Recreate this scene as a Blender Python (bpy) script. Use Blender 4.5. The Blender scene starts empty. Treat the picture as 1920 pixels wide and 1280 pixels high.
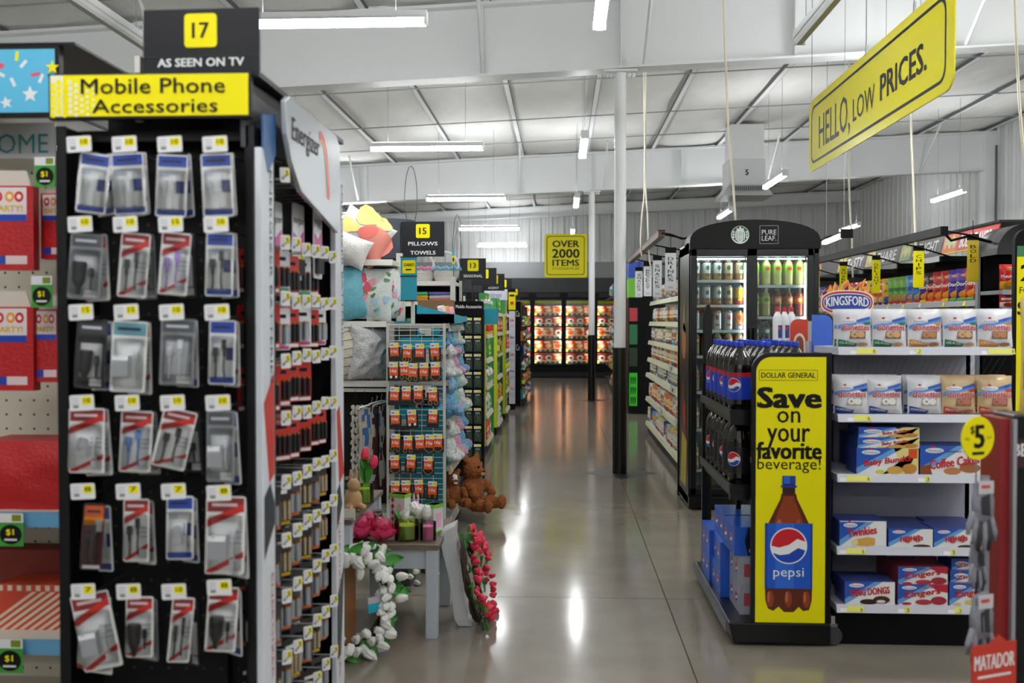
import bpy, bmesh, math, random
from mathutils import Vector, Matrix, noise
PI = math.pi; R = math.radians
C = bpy.context.scene.collection
sc = bpy.context.scene
random.seed(7)
# ---------------------------------------------------------------- camera
FPX = 1867.0; YAW = math.atan(92/FPX); PITCH = math.atan(38/FPX); CAMZ = 1.40
cd = bpy.data.cameras.new('camera'); cam = bpy.data.objects.new('camera', cd); C.objects.link(cam)
cd.sensor_width = 36; cd.lens = 36*FPX/1920
cam.location = (0, 0, CAMZ); cam.rotation_euler = (PI/2-PITCH, 0, YAW)
cd.dof.use_dof = True; cd.dof.focus_distance = 6.8; cd.dof.aperture_fstop = 2.8
cd.clip_start = .05; cd.clip_end = 200
sc.camera = cam
# ---------------------------------------------------------------- world, exposure
w = bpy.data.worlds.new('world'); sc.world = w; w.use_nodes = True
w.node_tree.nodes['Background'].inputs[0].default_value = (.9, .95, 1, 1)
w.node_tree.nodes['Background'].inputs[1].default_value = .6
sc.view_settings.view_transform = 'Standard'; sc.view_settings.look = 'None'
sc.view_settings.gamma = 1; sc.view_settings.use_curve_mapping = False
sc.view_settings.exposure = 0.0
TUBE_W = 74.0; UPK = .75
try:
    sc.cycles.use_denoising = True; sc.cycles.max_bounces = 9; sc.cycles.diffuse_bounces = 4
    sc.cycles.transparent_max_bounces = 16; sc.cycles.caustics_reflective = False; sc.cycles.caustics_refractive = False
    sc.cycles.sample_clamp_indirect = 4
except Exception: pass
# ---------------------------------------------------------------- placing by sight line
MR = Matrix.Rotation(YAW, 3, 'Z') @ Matrix.Rotation(PI/2-PITCH, 3, 'X')
def P(u, v, Y):
    d = MR @ Vector((u-960, 640-v, -FPX)); t = Y/d.y
    return Vector((d.x*t, Y, CAMZ+d.z*t))
def PX(u, Y): return P(u, 600, Y).x
def PZ(v, Y, u=1052): return P(u, v, Y).z
# ---------------------------------------------------------------- materials
def lin(c):
    if isinstance(c, str):
        c = c.lstrip('#'); c = [int(c[i:i+2], 16)/255 for i in (0, 2, 4)]
        c = [x/12.92 if x <= .04045 else ((x+.055)/1.055)**2.4 for x in c]
    return (*c, 1)
MATS = {}
def mat(col, rough=.5, metal=0, emit=0, alpha=None, kind=None, spec=.5):
    key = (str(col), rough, metal, emit, alpha, kind, spec)
    if key in MATS: return MATS[key]
    m = bpy.data.materials.new('m_%s_%s' % (str(col).strip('#'), kind or 'plain')); m.use_nodes = True
    nt = m.node_tree; b = nt.nodes['Principled BSDF']; L = nt.links
    b.inputs['Base Color'].default_value = lin(col); b.inputs['Roughness'].default_value = rough
    b.inputs['Metallic'].default_value = metal; b.inputs['Specular IOR Level'].default_value = spec
    if emit:
        b.inputs['Emission Color'].default_value = lin(col); b.inputs['Emission Strength'].default_value = emit
    if kind == 'clear':      # thin clear plastic or glass
        out = nt.nodes['Material Output']; tr = nt.nodes.new('ShaderNodeBsdfTransparent'); tr.inputs[0].default_value = lin(col)
        gl = nt.nodes.new('ShaderNodeBsdfGlossy'); gl.inputs['Roughness'].default_value = rough
        mx = nt.nodes.new('ShaderNodeMixShader'); fr = nt.nodes.new('ShaderNodeFresnel'); fr.inputs[0].default_value = 1.45
        ad = nt.nodes.new('ShaderNodeMath'); ad.operation = 'ADD'; ad.inputs[1].default_value = alpha or .03
        L.new(fr.outputs[0], ad.inputs[0]); L.new(ad.outputs[0], mx.inputs[0])
        L.new(tr.outputs[0], mx.inputs[1]); L.new(gl.outputs[0], mx.inputs[2]); L.new(mx.outputs[0], out.inputs[0])
    if kind in ('grain', 'fur', 'wood', 'cloth', 'conc', 'quilt'):
        tc = nt.nodes.new('ShaderNodeTexCoord'); n = nt.nodes.new('ShaderNodeTexNoise')
        mp = nt.nodes.new('ShaderNodeMapping'); L.new(tc.outputs['Object'], mp.inputs[0]); L.new(mp.outputs[0], n.inputs[0])
        sc_ = {'grain': 60, 'fur': 120, 'wood': 9, 'cloth': 90, 'conc': 3, 'quilt': 2.2}[kind]
        n.inputs['Scale'].default_value = sc_; n.inputs['Detail'].default_value = 5
        if kind == 'wood': mp.inputs['Scale'].default_value = (1.5, 14, 14)
        if kind == 'quilt': mp.inputs['Scale'].default_value = (1, .55, 1)
        hs = nt.nodes.new('ShaderNodeMix'); hs.data_type = 'RGBA'; hs.blend_type = 'MULTIPLY'
        hs.inputs[6].default_value = lin(col)
        cr = nt.nodes.new('ShaderNodeValToRGB')
        lo = {'grain': .8, 'fur': .5, 'wood': .5, 'cloth': .8, 'conc': .8, 'quilt': .92}[kind]
        cr.color_ramp.elements[0].position = .3; cr.color_ramp.elements[1].position = .72
        cr.color_ramp.elements[0].color = (lo, lo, lo, 1)
        L.new(n.outputs['Fac'], cr.inputs[0]); hs.inputs[0].default_value = 1
        L.new(cr.outputs[0], hs.inputs[7]); L.new(hs.outputs[2], b.inputs['Base Color'])
        bp = nt.nodes.new('ShaderNodeBump'); bp.inputs['Strength'].default_value = {'grain': .15, 'fur': .9, 'wood': .1, 'cloth': .4, 'conc': .02, 'quilt': .5}[kind]
        bp.inputs['Distance'].default_value = {'quilt': .1}.get(kind, .01)
        L.new(n.outputs['Fac'], bp.inputs['Height']); L.new(bp.outputs[0], b.inputs['Normal'])
        if kind == 'conc':
            n2 = nt.nodes.new('ShaderNodeTexNoise'); n2.inputs['Scale'].default_value = 260; n2.inputs['Detail'].default_value = 3
            L.new(tc.outputs['Object'], n2.inputs[0])
            h2 = nt.nodes.new('ShaderNodeMix'); h2.data_type = 'RGBA'; h2.blend_type = 'MULTIPLY'; h2.inputs[0].default_value = .35
            L.new(hs.outputs[2], h2.inputs[6]); L.new(n2.outputs['Fac'], h2.inputs[7]); L.new(h2.outputs[2], b.inputs['Base Color'])
            n3 = nt.nodes.new('ShaderNodeTexNoise'); n3.inputs['Scale'].default_value = 1.3; L.new(tc.outputs['Object'], n3.inputs[0])
            mr = nt.nodes.new('ShaderNodeMapRange'); mr.inputs['To Min'].default_value = rough*.75; mr.inputs['To Max'].default_value = rough*1.4
            L.new(n3.outputs['Fac'], mr.inputs[0]); L.new(mr.outputs[0], b.inputs['Roughness'])
    MATS[key] = m; return m
BLACK = mat('#08080a', .45, spec=.15); WHITE = mat('#e8e8e8', .5); CARD = mat('#f0f0ee', .35); YEL = mat('#f4e60c', .5, spec=.2)
DG = mat('#1c1c1f', .5, spec=.25); GREY = mat('#9a9aa0', .45); CHROME = mat('#c8c8cc', .2, 1); INK = mat('#141416', .5, spec=.2)
OFFW = mat('#d9d6cc', .45); BLUE = mat('#2450c8', .35); RED = mat('#d02228', .35); TEAL = mat('#16a0b8', .4)
CLEAR = mat('#fafbfc', .1, kind='clear', alpha=.015); GLASS = mat('#f2f8f6', .02, kind='clear', alpha=.0)
WIRE = mat('#d8d8d4', .3, .6)
# ---------------------------------------------------------------- text outlines
TXT = {}
def tgeo(s, bold=0.0, res=2):
    k = (s, bold, res)
    if k in TXT: return TXT[k]
    cu = bpy.data.curves.new('t', 'FONT'); cu.body = s; cu.size = 1; cu.offset = bold; cu.resolution_u = res
    cu.align_x = 'CENTER'; cu.space_line = .8
    o = bpy.data.objects.new('t', cu); C.objects.link(o)
    dg = bpy.context.evaluated_depsgraph_get(); dg.update()
    me = o.evaluated_get(dg).to_mesh()
    v = [(a.co.x, a.co.y) for a in me.vertices]; f = [tuple(p.vertices) for p in me.polygons]
    o.evaluated_get(dg).to_mesh_clear(); bpy.data.objects.remove(o); bpy.data.curves.remove(cu)
    xs = [a[0] for a in v]; ys = [a[1] for a in v]; x0, x1, y0, y1 = min(xs), max(xs), min(ys), max(ys)
    v = [((a-x0)/(x1-x0)-.5, (b-y0)/(y1-y0)-.5) for a, b in v]
    TXT[k] = (v, f, (x1-x0)/(y1-y0)); return TXT[k]
# ---------------------------------------------------------------- mesh builder
class MB:
    def __init__(s, M=None):
        s.v = []; s.f = []; s.m = []; s.sm = []; s.mats = []; s.M = M; s.surf = None; s.yf = 0; s.eps = .0006
    def mi(s, m):
        if m not in s.mats: s.mats.append(m)
        return s.mats.index(m)
    def add(s, V, F, m, smooth=False):
        b = len(s.v); k = s.mi(m)
        s.v += [tuple(s.M @ Vector(p)) for p in V] if s.M else [tuple(p) for p in V]
        s.f += [tuple(b+i for i in f) for f in F]; s.m += [k]*len(F); s.sm += [smooth]*len(F)
        return s
    def box(s, x0, x1, y0, y1, z0, z1, m):
        V = [(x, y, z) for z in (z0, z1) for y in (y0, y1) for x in (x0, x1)]
        return s.add(V, [(0,2,3,1), (4,5,7,6), (0,1,5,4), (2,6,7,3), (0,4,6,2), (1,3,7,5)], m)
    def cyl(s, p0, p1, r, m, n=8, r2=None, smooth=True):
        p0, p1 = Vector(p0), Vector(p1); d = (p1-p0).normalized(); r2 = r if r2 is None else r2
        a = d.orthogonal().normalized(); b = d.cross(a); V = []
        for p, q in ((p0, r), (p1, r2)):
            V += [p+(a*math.cos(2*PI*i/n)+b*math.sin(2*PI*i/n))*q for i in range(n)]
        s.add(V, [(i, (i+1) % n, n+(i+1) % n, n+i) for i in range(n)], m, smooth)
        s.add(V, [tuple(range(n))[::-1], tuple(range(n, 2*n))], m)
        return s
    def tube(s, pts, r, m, n=6, close=False):
        pts = [Vector(p) for p in pts]; N = len(pts); V = []; ref = None
        for i, p in enumerate(pts):
            if close: d = pts[(i+1) % N]-pts[i-1]
            else: d = pts[min(i+1, N-1)]-pts[max(i-1, 0)]
            d.normalize()
            if ref is None: ref = d.orthogonal().normalized()
            a = (ref-d*ref.dot(d)); a = a.normalized() if a.length > 1e-5 else d.orthogonal().normalized(); ref = a; b = d.cross(a)
            rr = r[i] if isinstance(r, (list, tuple)) else r
            V += [p+(a*math.cos(2*PI*k/n)+b*math.sin(2*PI*k/n))*rr for k in range(n)]
        F = [(i*n+k, i*n+(k+1) % n, ((i+1) % N)*n+(k+1) % n, ((i+1) % N)*n+k) for i in range(N if close else N-1) for k in range(n)]
        if not close: F += [tuple(range(n))[::-1], tuple(range((N-1)*n, N*n))]
        return s.add(V, F, m, True)
    def lathe(s, prof, m, n=16, c=(0, 0, 0), sx=1, sy=1):
        # prof: (r, z[, material used up to this ring])
        for j in range(len(prof)-1):
            (r0, z0), (r1, z1) = prof[j][:2], prof[j+1][:2]; mm = prof[j+1][2] if len(prof[j+1]) > 2 else m
            V = [(c[0]+sx*r*math.cos(2*PI*i/n), c[1]+sy*r*math.sin(2*PI*i/n), c[2]+z) for r, z in ((r0, z0), (r1, z1)) for i in range(n)]
            if r1 < 1e-6: s.add(V[:n]+[V[n]], [(i, (i+1) % n, n) for i in range(n)], mm, True)
            elif r0 < 1e-6: s.add([V[0]]+V[n:], [(0, 1+(i+1) % n, 1+i) for i in range(n)], mm, True)
            else: s.add(V, [(i, (i+1) % n, n+(i+1) % n, n+i) for i in range(n)], mm, True)
        return s
    def ball(s, c, r, m, n=12, k=8):
        rx, ry, rz = r if isinstance(r, (tuple, list)) else (r, r, r)
        V = [(c[0], c[1], c[2]-rz)]+[(c[0]+rx*math.cos(2*PI*i/n)*math.sin(PI*j/k), c[1]+ry*math.sin(2*PI*i/n)*math.sin(PI*j/k), c[2]-rz*math.cos(PI*j/k)) for j in range(1, k) for i in range(n)]+[(c[0], c[1], c[2]+rz)]
        F = [(0, 1+(i+1) % n, 1+i) for i in range(n)]
        for j in range(k-2): F += [(1+j*n+i, 1+j*n+(i+1) % n, 1+(j+1)*n+(i+1) % n, 1+(j+1)*n+i) for i in range(n)]
        e = len(V)-1; F += [(1+(k-2)*n+i, 1+(k-2)*n+(i+1) % n, e) for i in range(n)]
        return s.add(V, F, m, True)
    def prism(s, pts, y0, y1, m):      # pts in x,z ; extruded along y
        n = len(pts); V = [(x, y0, z) for x, z in pts]+[(x, y1, z) for x, z in pts]
        return s.add(V, [tuple(range(n)), tuple(range(n, 2*n))[::-1]]+[(i, n+i, n+(i+1) % n, (i+1) % n) for i in range(n)], m)
    # ---- prints on the front (the face that looks to -y); conform to s.surf when set
    def _y(s, x, z, l): return (s.surf(x, z) if s.surf else s.yf)-s.eps*l
    def pg(s, pts, m, l=1, cut=None):
        if s.surf and cut != 0:
            bm = bmesh.new(); bm.faces.new([bm.verts.new((x, 0, z)) for x, z in pts]); bmesh.ops.triangulate(bm, faces=bm.faces[:])
            for _ in range(5):
                es = [e for e in bm.edges if e.calc_length() > (cut or .018)]
                if not es: break
                bmesh.ops.subdivide_edges(bm, edges=es, cuts=1, use_grid_fill=False); bmesh.ops.triangulate(bm, faces=bm.faces[:])
            bm.verts.index_update()
            V = [(v.co.x, s._y(v.co.x, v.co.z, l), v.co.z) for v in bm.verts]; F = [tuple(v.index for v in f.verts) for f in bm.faces]; bm.free()
            return s.add(V, F, m, True)
        return s.add([(x, s._y(x, z, l), z) for x, z in pts], [tuple(range(len(pts)))], m)
    def rc(s, x0, x1, z0, z1, m, l=1): return s.pg([(x0, z0), (x1, z0), (x1, z1), (x0, z1)], m, l)
    def el(s, cx, cz, rx, rz, m, l=1, n=20): return s.pg([(cx+rx*math.cos(2*PI*i/n), cz+rz*math.sin(2*PI*i/n)) for i in range(n)], m, l)
    def rr(s, x0, x1, z0, z1, r, m, l=1): return s.pg(rrect(x0, x1, z0, z1, r), m, l)
    def tx(s, t, cx, cz, w, h, m, l=2, bold=.0, slant=0, rot=0, arc=0, res=2):
        V, F, asp = tgeo(t, 0.0, res)
        if w is None: w = h*asp
        if h is None: h = w/asp
        out = []; cr, sr = math.cos(rot), math.sin(rot)
        for a, b in V:
            x, z = a*w+slant*b*h, b*h+arc*(1-4*a*a)
            x, z = x*cr-z*sr+cx, x*sr+z*cr+cz
            out.append((x, s._y(x, z, l), z))
        if bold >= .012:
            d = bold*h*1.3; o2 = []
            for dx, dz in (((-d, 0), (d, 0)) if bold <= .02 else ((-d, -d*.5), (d, -d*.5), (d, d*.5), (-d, d*.5))):
                n0 = len(o2); o2.append([(x+dx, y-.00012*n0, z+dz) for x, y, z in out])
            for g in o2: s.add(g, F, m)
            return s
        return s.add(out, F, m)
    def mesh(s, name):
        me = bpy.data.meshes.new(name); me.from_pydata(s.v, [], s.f)
        for m in s.mats: me.materials.append(m)
        me.polygons.foreach_set('material_index', s.m); me.polygons.foreach_set('use_smooth', s.sm); me.update()
        return me
    def build(s, name, parent=None, loc=(0, 0, 0), rz=0, bev=0, rx=0, ry=0, recalc=False):
        me = s.mesh(name)
        if recalc:
            bm = bmesh.new(); bm.from_mesh(me); bmesh.ops.remove_doubles(bm, verts=bm.verts[:], dist=1e-5); bmesh.ops.recalc_face_normals(bm, faces=bm.faces[:]); bm.to_mesh(me); bm.free()
        o = bpy.data.objects.new(name, me); C.objects.link(o); o.parent = parent
        o.location = loc; o.rotation_euler = (rx, ry, rz)
        if bev:
            b = o.modifiers.new('b', 'BEVEL'); b.width = bev; b.segments = 2; b.limit_method = 'ANGLE'; b.angle_limit = R(40)
        return o
def rrect(x0, x1, z0, z1, r, n=5):
    p = []
    for cx, cz, a0 in ((x1-r, z1-r, 0), (x0+r, z1-r, 90), (x0+r, z0+r, 180), (x1-r, z0+r, 270)):
        p += [(cx+r*math.cos(R(a0+90*i/n)), cz+r*math.sin(R(a0+90*i/n))) for i in range(n+1)]
    return p
def obj(name, me, loc=(0, 0, 0), rz=0, parent=None, rx=0, ry=0, s=1):
    o = bpy.data.objects.new(name, me); C.objects.link(o); o.parent = parent; o.location = loc; o.rotation_euler = (rx, ry, rz)
    if s != 1: o.scale = (s, s, s) if not isinstance(s, tuple) else s
    return o
def tag(o, label, cat, group=None, kind=None):
    o['label'] = label; o['category'] = cat
    if group: o['group'] = group
    if kind: o['kind'] = kind
    return o
def thing(name, label, cat, loc=(0, 0, 0), rz=0, group=None, rx=0, ry=0):
    o = bpy.data.objects.new(name, None); C.objects.link(o); o.location = loc; o.rotation_euler = (rx, ry, rz); o.empty_display_size = .05
    return tag(o, label, cat, group)
def struct(o): o['kind'] = 'structure'; return o
def dup(root, loc, rz=None, label=None, group=None, rx=None, ry=None):
    r = root.copy(); C.objects.link(r); r.location = loc
    e = r.rotation_euler
    if rz is not None: e.z = rz
    if rx is not None: e.x = rx
    if ry is not None: e.y = ry
    if label: r['label'] = label
    if group: r['group'] = group
    for ch in list(root.children):
        c = ch.copy(); C.objects.link(c); c.parent = r
        for g in ch.children:
            d = g.copy(); C.objects.link(d); d.parent = c
    return r
ORD = ['bottom', 'second', 'third', 'fourth', 'fifth', 'sixth', 'seventh', 'eighth']
NTH = ['first', 'second', 'third', 'fourth', 'fifth', 'sixth', 'seventh', 'eighth', 'ninth', 'tenth', 'eleventh', 'twelfth']
# ================================================================ THE SETTING
XL, XR, YB, YF = -9.0, 7.5, -10.0, 25.7
def zc(x): return 4.33+.045*(x-.5)
CONC = mat('#938b7e', .12, kind='conc'); JOINT = mat('#5d5a55', .8)
fl = struct(MB().box(XL, XR, YB, YF, -.1, -.012, JOINT).build('floor'))
xs = [XL, -7.9, -3.67, .53, 4.76, XR]; ys = [YB, -7.6, -3.4, .8, 5.03, 9.26, 13.45, 17.66, 21.9, YF]
for i in range(len(xs)-1):
    for j in range(len(ys)-1):
        MB().box(xs[i]+.0025, xs[i+1]-.0025, ys[j]+.0025, ys[j+1]-.0025, -.012, 0, CONC).build('slab', fl)
for y in (9.2, 17.66):
    MB().add([(.54-.34, y, .0012), (.54, y-.36, .0012), (.54+.34, y, .0012), (.54, y+.36, .0012)], [(0, 1, 2, 3)], mat('#2e2d2d', .35)).build('joint_infill', fl)
# roof liner: sagging quilted sheet between purlins
PUR = 1.14; P0 = .46
def liner():
    mb = MB(); nx, ny = 120, 150; V = []
    for j in range(ny+1):
        for i in range(nx+1):
            x = XL+(XR-XL)*i/nx; y = YB+(YF-YB)*j/ny
            ph = ((x-P0)/PUR) % 1
            sag = .045*math.sin(PI*ph)+.03*noise.noise(Vector((x*2.2, y*.9, 0)))+.015*noise.noise(Vector((x*7, y*2.5, 3)))
            V.append((x, y, zc(x)+.10-max(0, sag)))
    F = [(j*(nx+1)+i, (j+1)*(nx+1)+i, (j+1)*(nx+1)+i+1, j*(nx+1)+i+1) for j in range(ny) for i in range(nx)]
    return mb.add(V, F, mat('#ecece8', .6, kind='quilt'), True)
roof = struct(liner().build('ceiling'))
STEEL = mat('#eceeee', .5); DARKG = mat('#55585a', .5)
x = P0-8*PUR
while x < XR:
    if x > XL:
        MB().box(x-.03, x+.03, YB, YF, zc(x)+.03, zc(x)+.06, STEEL).box(x-.034, x-.03, YB, YF, zc(x)+.03, zc(x)+.075, DARKG).box(x+.03, x+.034, YB, YF, zc(x)+.03, zc(x)+.075, DARKG).build('purlin', roof)
    x += PUR
for y in (-2, 1.5, 3.6, 5.6, 7.3, 8.4, 10.4, 12.2, 14.4, 16.2, 19.5, 21.6, 23.6):
    MB().cyl((XL, y, zc(XL)+.02), (XR, y, zc(XR)+.02), .008, mat('#9aa0a2', .4, .3), 6).build('sag_rod', roof)
# rafters
for k, (y, dep) in enumerate(((-7.7, .62), (.75, .62), (9.2, .62), (17.66, .62), (25.4, .22))):
    b = struct(bpy.data.objects.new('trim_%d' % (k+1), None)); C.objects.link(b)
    def sl(y0, y1, o0, o1, nm, m=STEEL):
        V = [(xx, yy, zc(xx)+oo) for oo in (o0, o1) for yy in (y0, y1) for xx in (XL, XR)]
        return MB().add(V, [(0,2,3,1), (4,5,7,6), (0,1,5,4), (2,6,7,3), (0,4,6,2), (1,3,7,5)], m).build(nm, b)
    sl(y-.006, y+.006, -dep, .03, 'beam_web'); sl(y-.11, y+.11, -dep-.02, -dep, 'lower_flange'); sl(y-.11, y+.11, 0, .03, 'upper_flange')
    for xx in (-6.5, -3.6, -.72, .54, 2.1, 5.0):
        if dep > .5: MB().box(xx-.006, xx+.006, y-.1, y-.006, zc(xx)-dep, zc(xx), STEEL).build('stiffener_plate', b)
    if dep > .5:
        for xx in (-3.6, -.72, .75, 3.6, 6.2): MB().cyl((xx, y-.08, zc(xx)-dep+.01), (xx+.02, y-.95, zc(xx)+.06), .017, STEEL, 8).build('flange_brace', b)
# corrugated walls, one panel sheet each
WALLM = mat('#d6d8d7', .5)
def sheet(wd, z0, z1, m):   # faces -y, x 0..wd
    pr = []; n = 3; s = wd/n
    for i in range(n):
        a = i*s; pr += [(a, 0), (a+.02, -.03), (a+.07, -.03), (a+.09, 0), (a+.16, 0), (a+.17, -.008), (a+.19, -.008), (a+.20, 0)]
    pr = [p for p in pr if p[0] < wd]+[(wd, 0)]
    V = [(x, y, z) for z in (z0, z1) for x, y in pr]; k = len(pr)
    return MB().add(V, [(i, i+1, k+i+1, k+i) for i in range(k-1)], m).mesh('wall_panel')
def wall(name, p, rz, length, hf):
    o = struct(bpy.data.objects.new(name, None)); C.objects.link(o); o.location = p; o.rotation_euler = (0, 0, rz)
    n = int(math.ceil(length/.9)); cache = {}
    for i in range(n):
        wd = min(.9, length-i*.9); z1 = hf(i*.9+wd/2)+.12
        obj('wall_panel', sheet(wd, 0, z1, WALLM), (i*.9, 0, 0), 0, o)
    return o
wb = wall('wall_back', (XL, YF, 0), 0, XR-XL, lambda a: zc(XL+a))
wr = wall('wall_right', (XR, YF, 0), -PI/2, YF-YB, lambda a: zc(XR))
wl = wall('wall_left', (XL, YB, 0), PI/2, YF-YB, lambda a: zc(XL))
wf = wall('wall_front', (XR, YB, 0), PI, XR-XL, lambda a: zc(XR-a))
for y in (9.2, 17.66):
    MB().box(-.12, .12, -.22, 0, 0, zc(XR), STEEL).build('wall_stud', wr, (YF-y, 0, 0))
MB().cyl((YF-17.45, -.08, 0), (YF-17.45, -.08, 4.4), .02, DARKG).build('downpipe', wr)
# smooth grey band and black bulkhead over the freezers
fz = 24.7
MB().box(0, XR-XL, -.12, 0, 2.50, 2.92, mat('#8e9092', .5)).build('bulkhead_band', wb)
MB().box(0, XR-XL, -.35, 0, 1.9, 2.50, mat('#1c1d20', .45)).build('bulkhead', wb)
for i in range(1, 12): MB().box(i*1.5-.004, i*1.5+.004, -.353, -.35, 1.95, 2.48, mat('#050506', .6)).build('bulkhead_seam', wb)
# steel pipe columns
for k, y in enumerate((9.2, 17.66)):
    c = struct(bpy.data.objects.new('column_%d' % (k+1), None)); C.objects.link(c); c.location = (.54, y, 0)
    MB().cyl((0, 0, 0), (0, 0, zc(.54)-.66), .054, mat('#f4f6f6', .35), 24).build('pipe', c)
    MB().box(-.15, .15, -.09, .09, zc(.54)-.665, zc(.54)-.645, STEEL).build('cap_plate', c)
    for sx in (-.12, -.08, .08, .12): MB().cyl((sx, 0, zc(.54)-.70), (sx, 0, zc(.54)-.645), .016, STEEL, 6).build('bolt', c)
    MB().cyl((0, 0, 0), (0, 0, 1.15), .066, mat('#0c0c0d', .35), 24).build('protective_sleeve', c)
    MB().cyl((0, 0, 1.15), (0, 0, 1.158), .068, mat('#3c3c3e', .4), 24).build('sleeve_band', c)
# supply air box with louvre
X0, X1 = PX(1366, 15.7), PX(1432, 15.7); zb = PZ(346, 15.7)
hv = thing('air_diffuser', 'white square supply air box numbered 5 hanging from the roof', 'vent', ((X0+X1)/2, 15.7, zb))
hw = (X1-X0)/2
MB().box(-hw+.03, hw, 0.03, .6, .15, zc(2.5)-zb+.05, STEEL).build('duct_box', hv, bev=.004)
MB().box(-hw-.01, hw+.01, -.01, .61, -.02, .38, mat('#d2d4d4', .4)).build('collar', hv, bev=.003)
q = MB(); q.yf = -.012; q.tx('5', 0, .17, .045, .085, INK, 2, .03); q.build('number', hv)
MB().add([(-hw-.01, -.01, -.02), (hw+.01, -.01, -.02), (hw+.12, -.13, -.2), (-hw-.12, -.13, -.2), (-hw-.01, .61, -.02), (hw+.01, .61, -.02), (hw+.12, .73, -.2), (-hw-.12, .73, -.2)],
    [(0,1,2,3), (1,5,6,2), (4,0,3,7), (5,4,7,6), (3,2,6,7)], mat('#b9bbba', .5)).build('hood', hv)
for i in range(16): MB().box(-hw+.03+i*(2*hw-.06)/15-.004, -hw+.03+i*(2*hw-.06)/15+.004, -.075, -.06, -.14, -.04, mat('#3c3e40', .5)).build('louvre_slat', hv)
for i in range(3): MB().box(-hw+.02, hw-.02, -.09-.01*i, -.08-.01*i, -.06-.03*i, -.055-.03*i, mat('#55585a', .5)).build('louvre_slat', hv)
# ---------------------------------------------------------------- tube lights
TUBE = mat('#fbfdff', .4, emit=TUBE_W); HOUS = mat('#e4e6e6', .4)
def fixture(lit=True):
    h = MB(); h.box(-.61, .61, -.04, .04, .035, .075, HOUS); h.prism([(-.61, .03), (.61, .03), (.61, .04), (-.61, .04)], -.040, .040, HOUS)
    d = MB(); pr = [(-.034, .03), (-.032, .005), (-.02, -.012), (.02, -.012), (.032, .005), (.034, .03)]
    V = [(x, y, z) for x in (-.605, .605) for y, z in pr]
    d.add(V, [(i, i+1, 7+i, 6+i) for i in range(5)]+[(0, 1, 2, 3, 4, 5), (11, 10, 9, 8, 7, 6), (0, 6, 11, 5)], TUBE if lit else mat('#c9cccb', .4))
    e = MB().box(-.008, .008, -.041, .041, -.01, .075, HOUS)
    u = MB().add([(-.58, -.034, .0765), (.58, -.034, .0765), (.58, .034, .0765), (-.58, .034, .0765)], [(0, 1, 2, 3)], mat('#fbfdff', .4, emit=TUBE_W*UPK) if lit else HOUS)  # added glow on the fixture top, unseen from below, to brighten the ceiling
    return h.mesh('housing'), d.mesh('diffuser'), e.mesh('end_cap'), u.mesh('added_uplight')
FIXL, FIXU = fixture(True), fixture(False)
wiremesh = {}
def light(x, y, along, lit, label, group=None, z=3.25, rz=None):
    t = thing('tube_light', label, 'light', (x, y, z), (PI/2 if along else 0) if rz is None else rz, group)
    for nm, me in zip(('housing', 'diffuser', 'end_cap', 'end_cap', 'added_uplight'), [(FIXL if lit else FIXU)[q] for q in (0, 1, 2, 2, 3)]):
        e = obj(nm, me, parent=t)
        if nm == 'end_cap': e.location.x = -.61 if nm in [c.name.split('.')[0] for c in t.children][:3] and len(t.children) == 3 else .61
    H = round(zc(x)-z+.08, 2)
    if H not in wiremesh: wiremesh[H] = MB().cyl((0, 0, .075), (0, 0, H), .0025, mat('#8c8f90', .4, .5), 5).mesh('hanging_wire')
    for sx in (-.42, .42): obj('hanging_wire', wiremesh[H], (sx, 0, 0), parent=t)
    return t
for i, y in enumerate((6.2, 10.72, 15.2, 20.1, 24.6)):
    light(-1.45, y, 0, 1, 'lit white tube light set across the aisle, %s from the big black aisle sign' % NTH[i], 'crosswise tube lights')
for i, y in enumerate((5.75, 10.72, 15.6, 20.7)):
    light(.24, y, 1, 1, 'lit tube light pointing down the main aisle, %s from the camera end' % NTH[i], 'lengthwise tube lights over the aisle')
for i, y in enumerate((13.45, 17.5, 8.5, 3.8)):
    light(2.84, y, 1, 1, ['lit tube light beside the numbered air box', 'small lit tube light above the drinks cooler canopy', 'added lit tube light hidden behind the hello sign', 'added unseen tube light over the cake shelves'][i], 'lengthwise tube lights over the food shelves')  # last two are unseen lamps, added to brighten the camera-facing boards
for i, y in enumerate((15.15, 20.2, 5.2)):
    light(5.75, y, 1, 1, ['lit tube light near the right corrugated wall', 'far lit tube light above the chips shelves', 'added unseen tube light by the right wall beyond the glove rack'][i], 'lengthwise tube lights by the right wall')  # last lamp is added outside the frame for more frontal light
light(.24, .9, 1, 1, 'added unseen lengthwise tube light over the spot where the main aisle begins', 'lengthwise tube lights over the aisle')  # extra lamp out of view overhead, added to lift the near racks
for i, y in enumerate((-3.9, -8.6)):
    for x, wd in ((.24, 'main aisle'), (-1.45, 'left edge of the main aisle'), (3.0, 'checkout side'), (-4.2, 'party goods side'), (5.75, 'right wall')):
        light(x, y, x == .24, 1, 'added unseen tube light over the %s, %s row to front' % (wd, NTH[i]), 'added tube lights towards the shop front')  # unseen lamps added behind the camera to light faces turned towards it
light(1.58, 6.15, 1, 0, 'unlit tube fixture above the hello low prices sign', 'unlit tube fixtures')
light(-2.82, 6.1, 1, 0, 'unlit tube fixture up beside the black aisle 17 sign', 'unlit tube fixtures')
light(-3.85, 17.6, 0, 1, 'lit tube light end showing above the coral floral pillow', 'crosswise tube lights')
light(-3.3, 10.72, 0, 0, 'unlit tube fixture end beside the battery display header', 'unlit tube fixtures')
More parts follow.
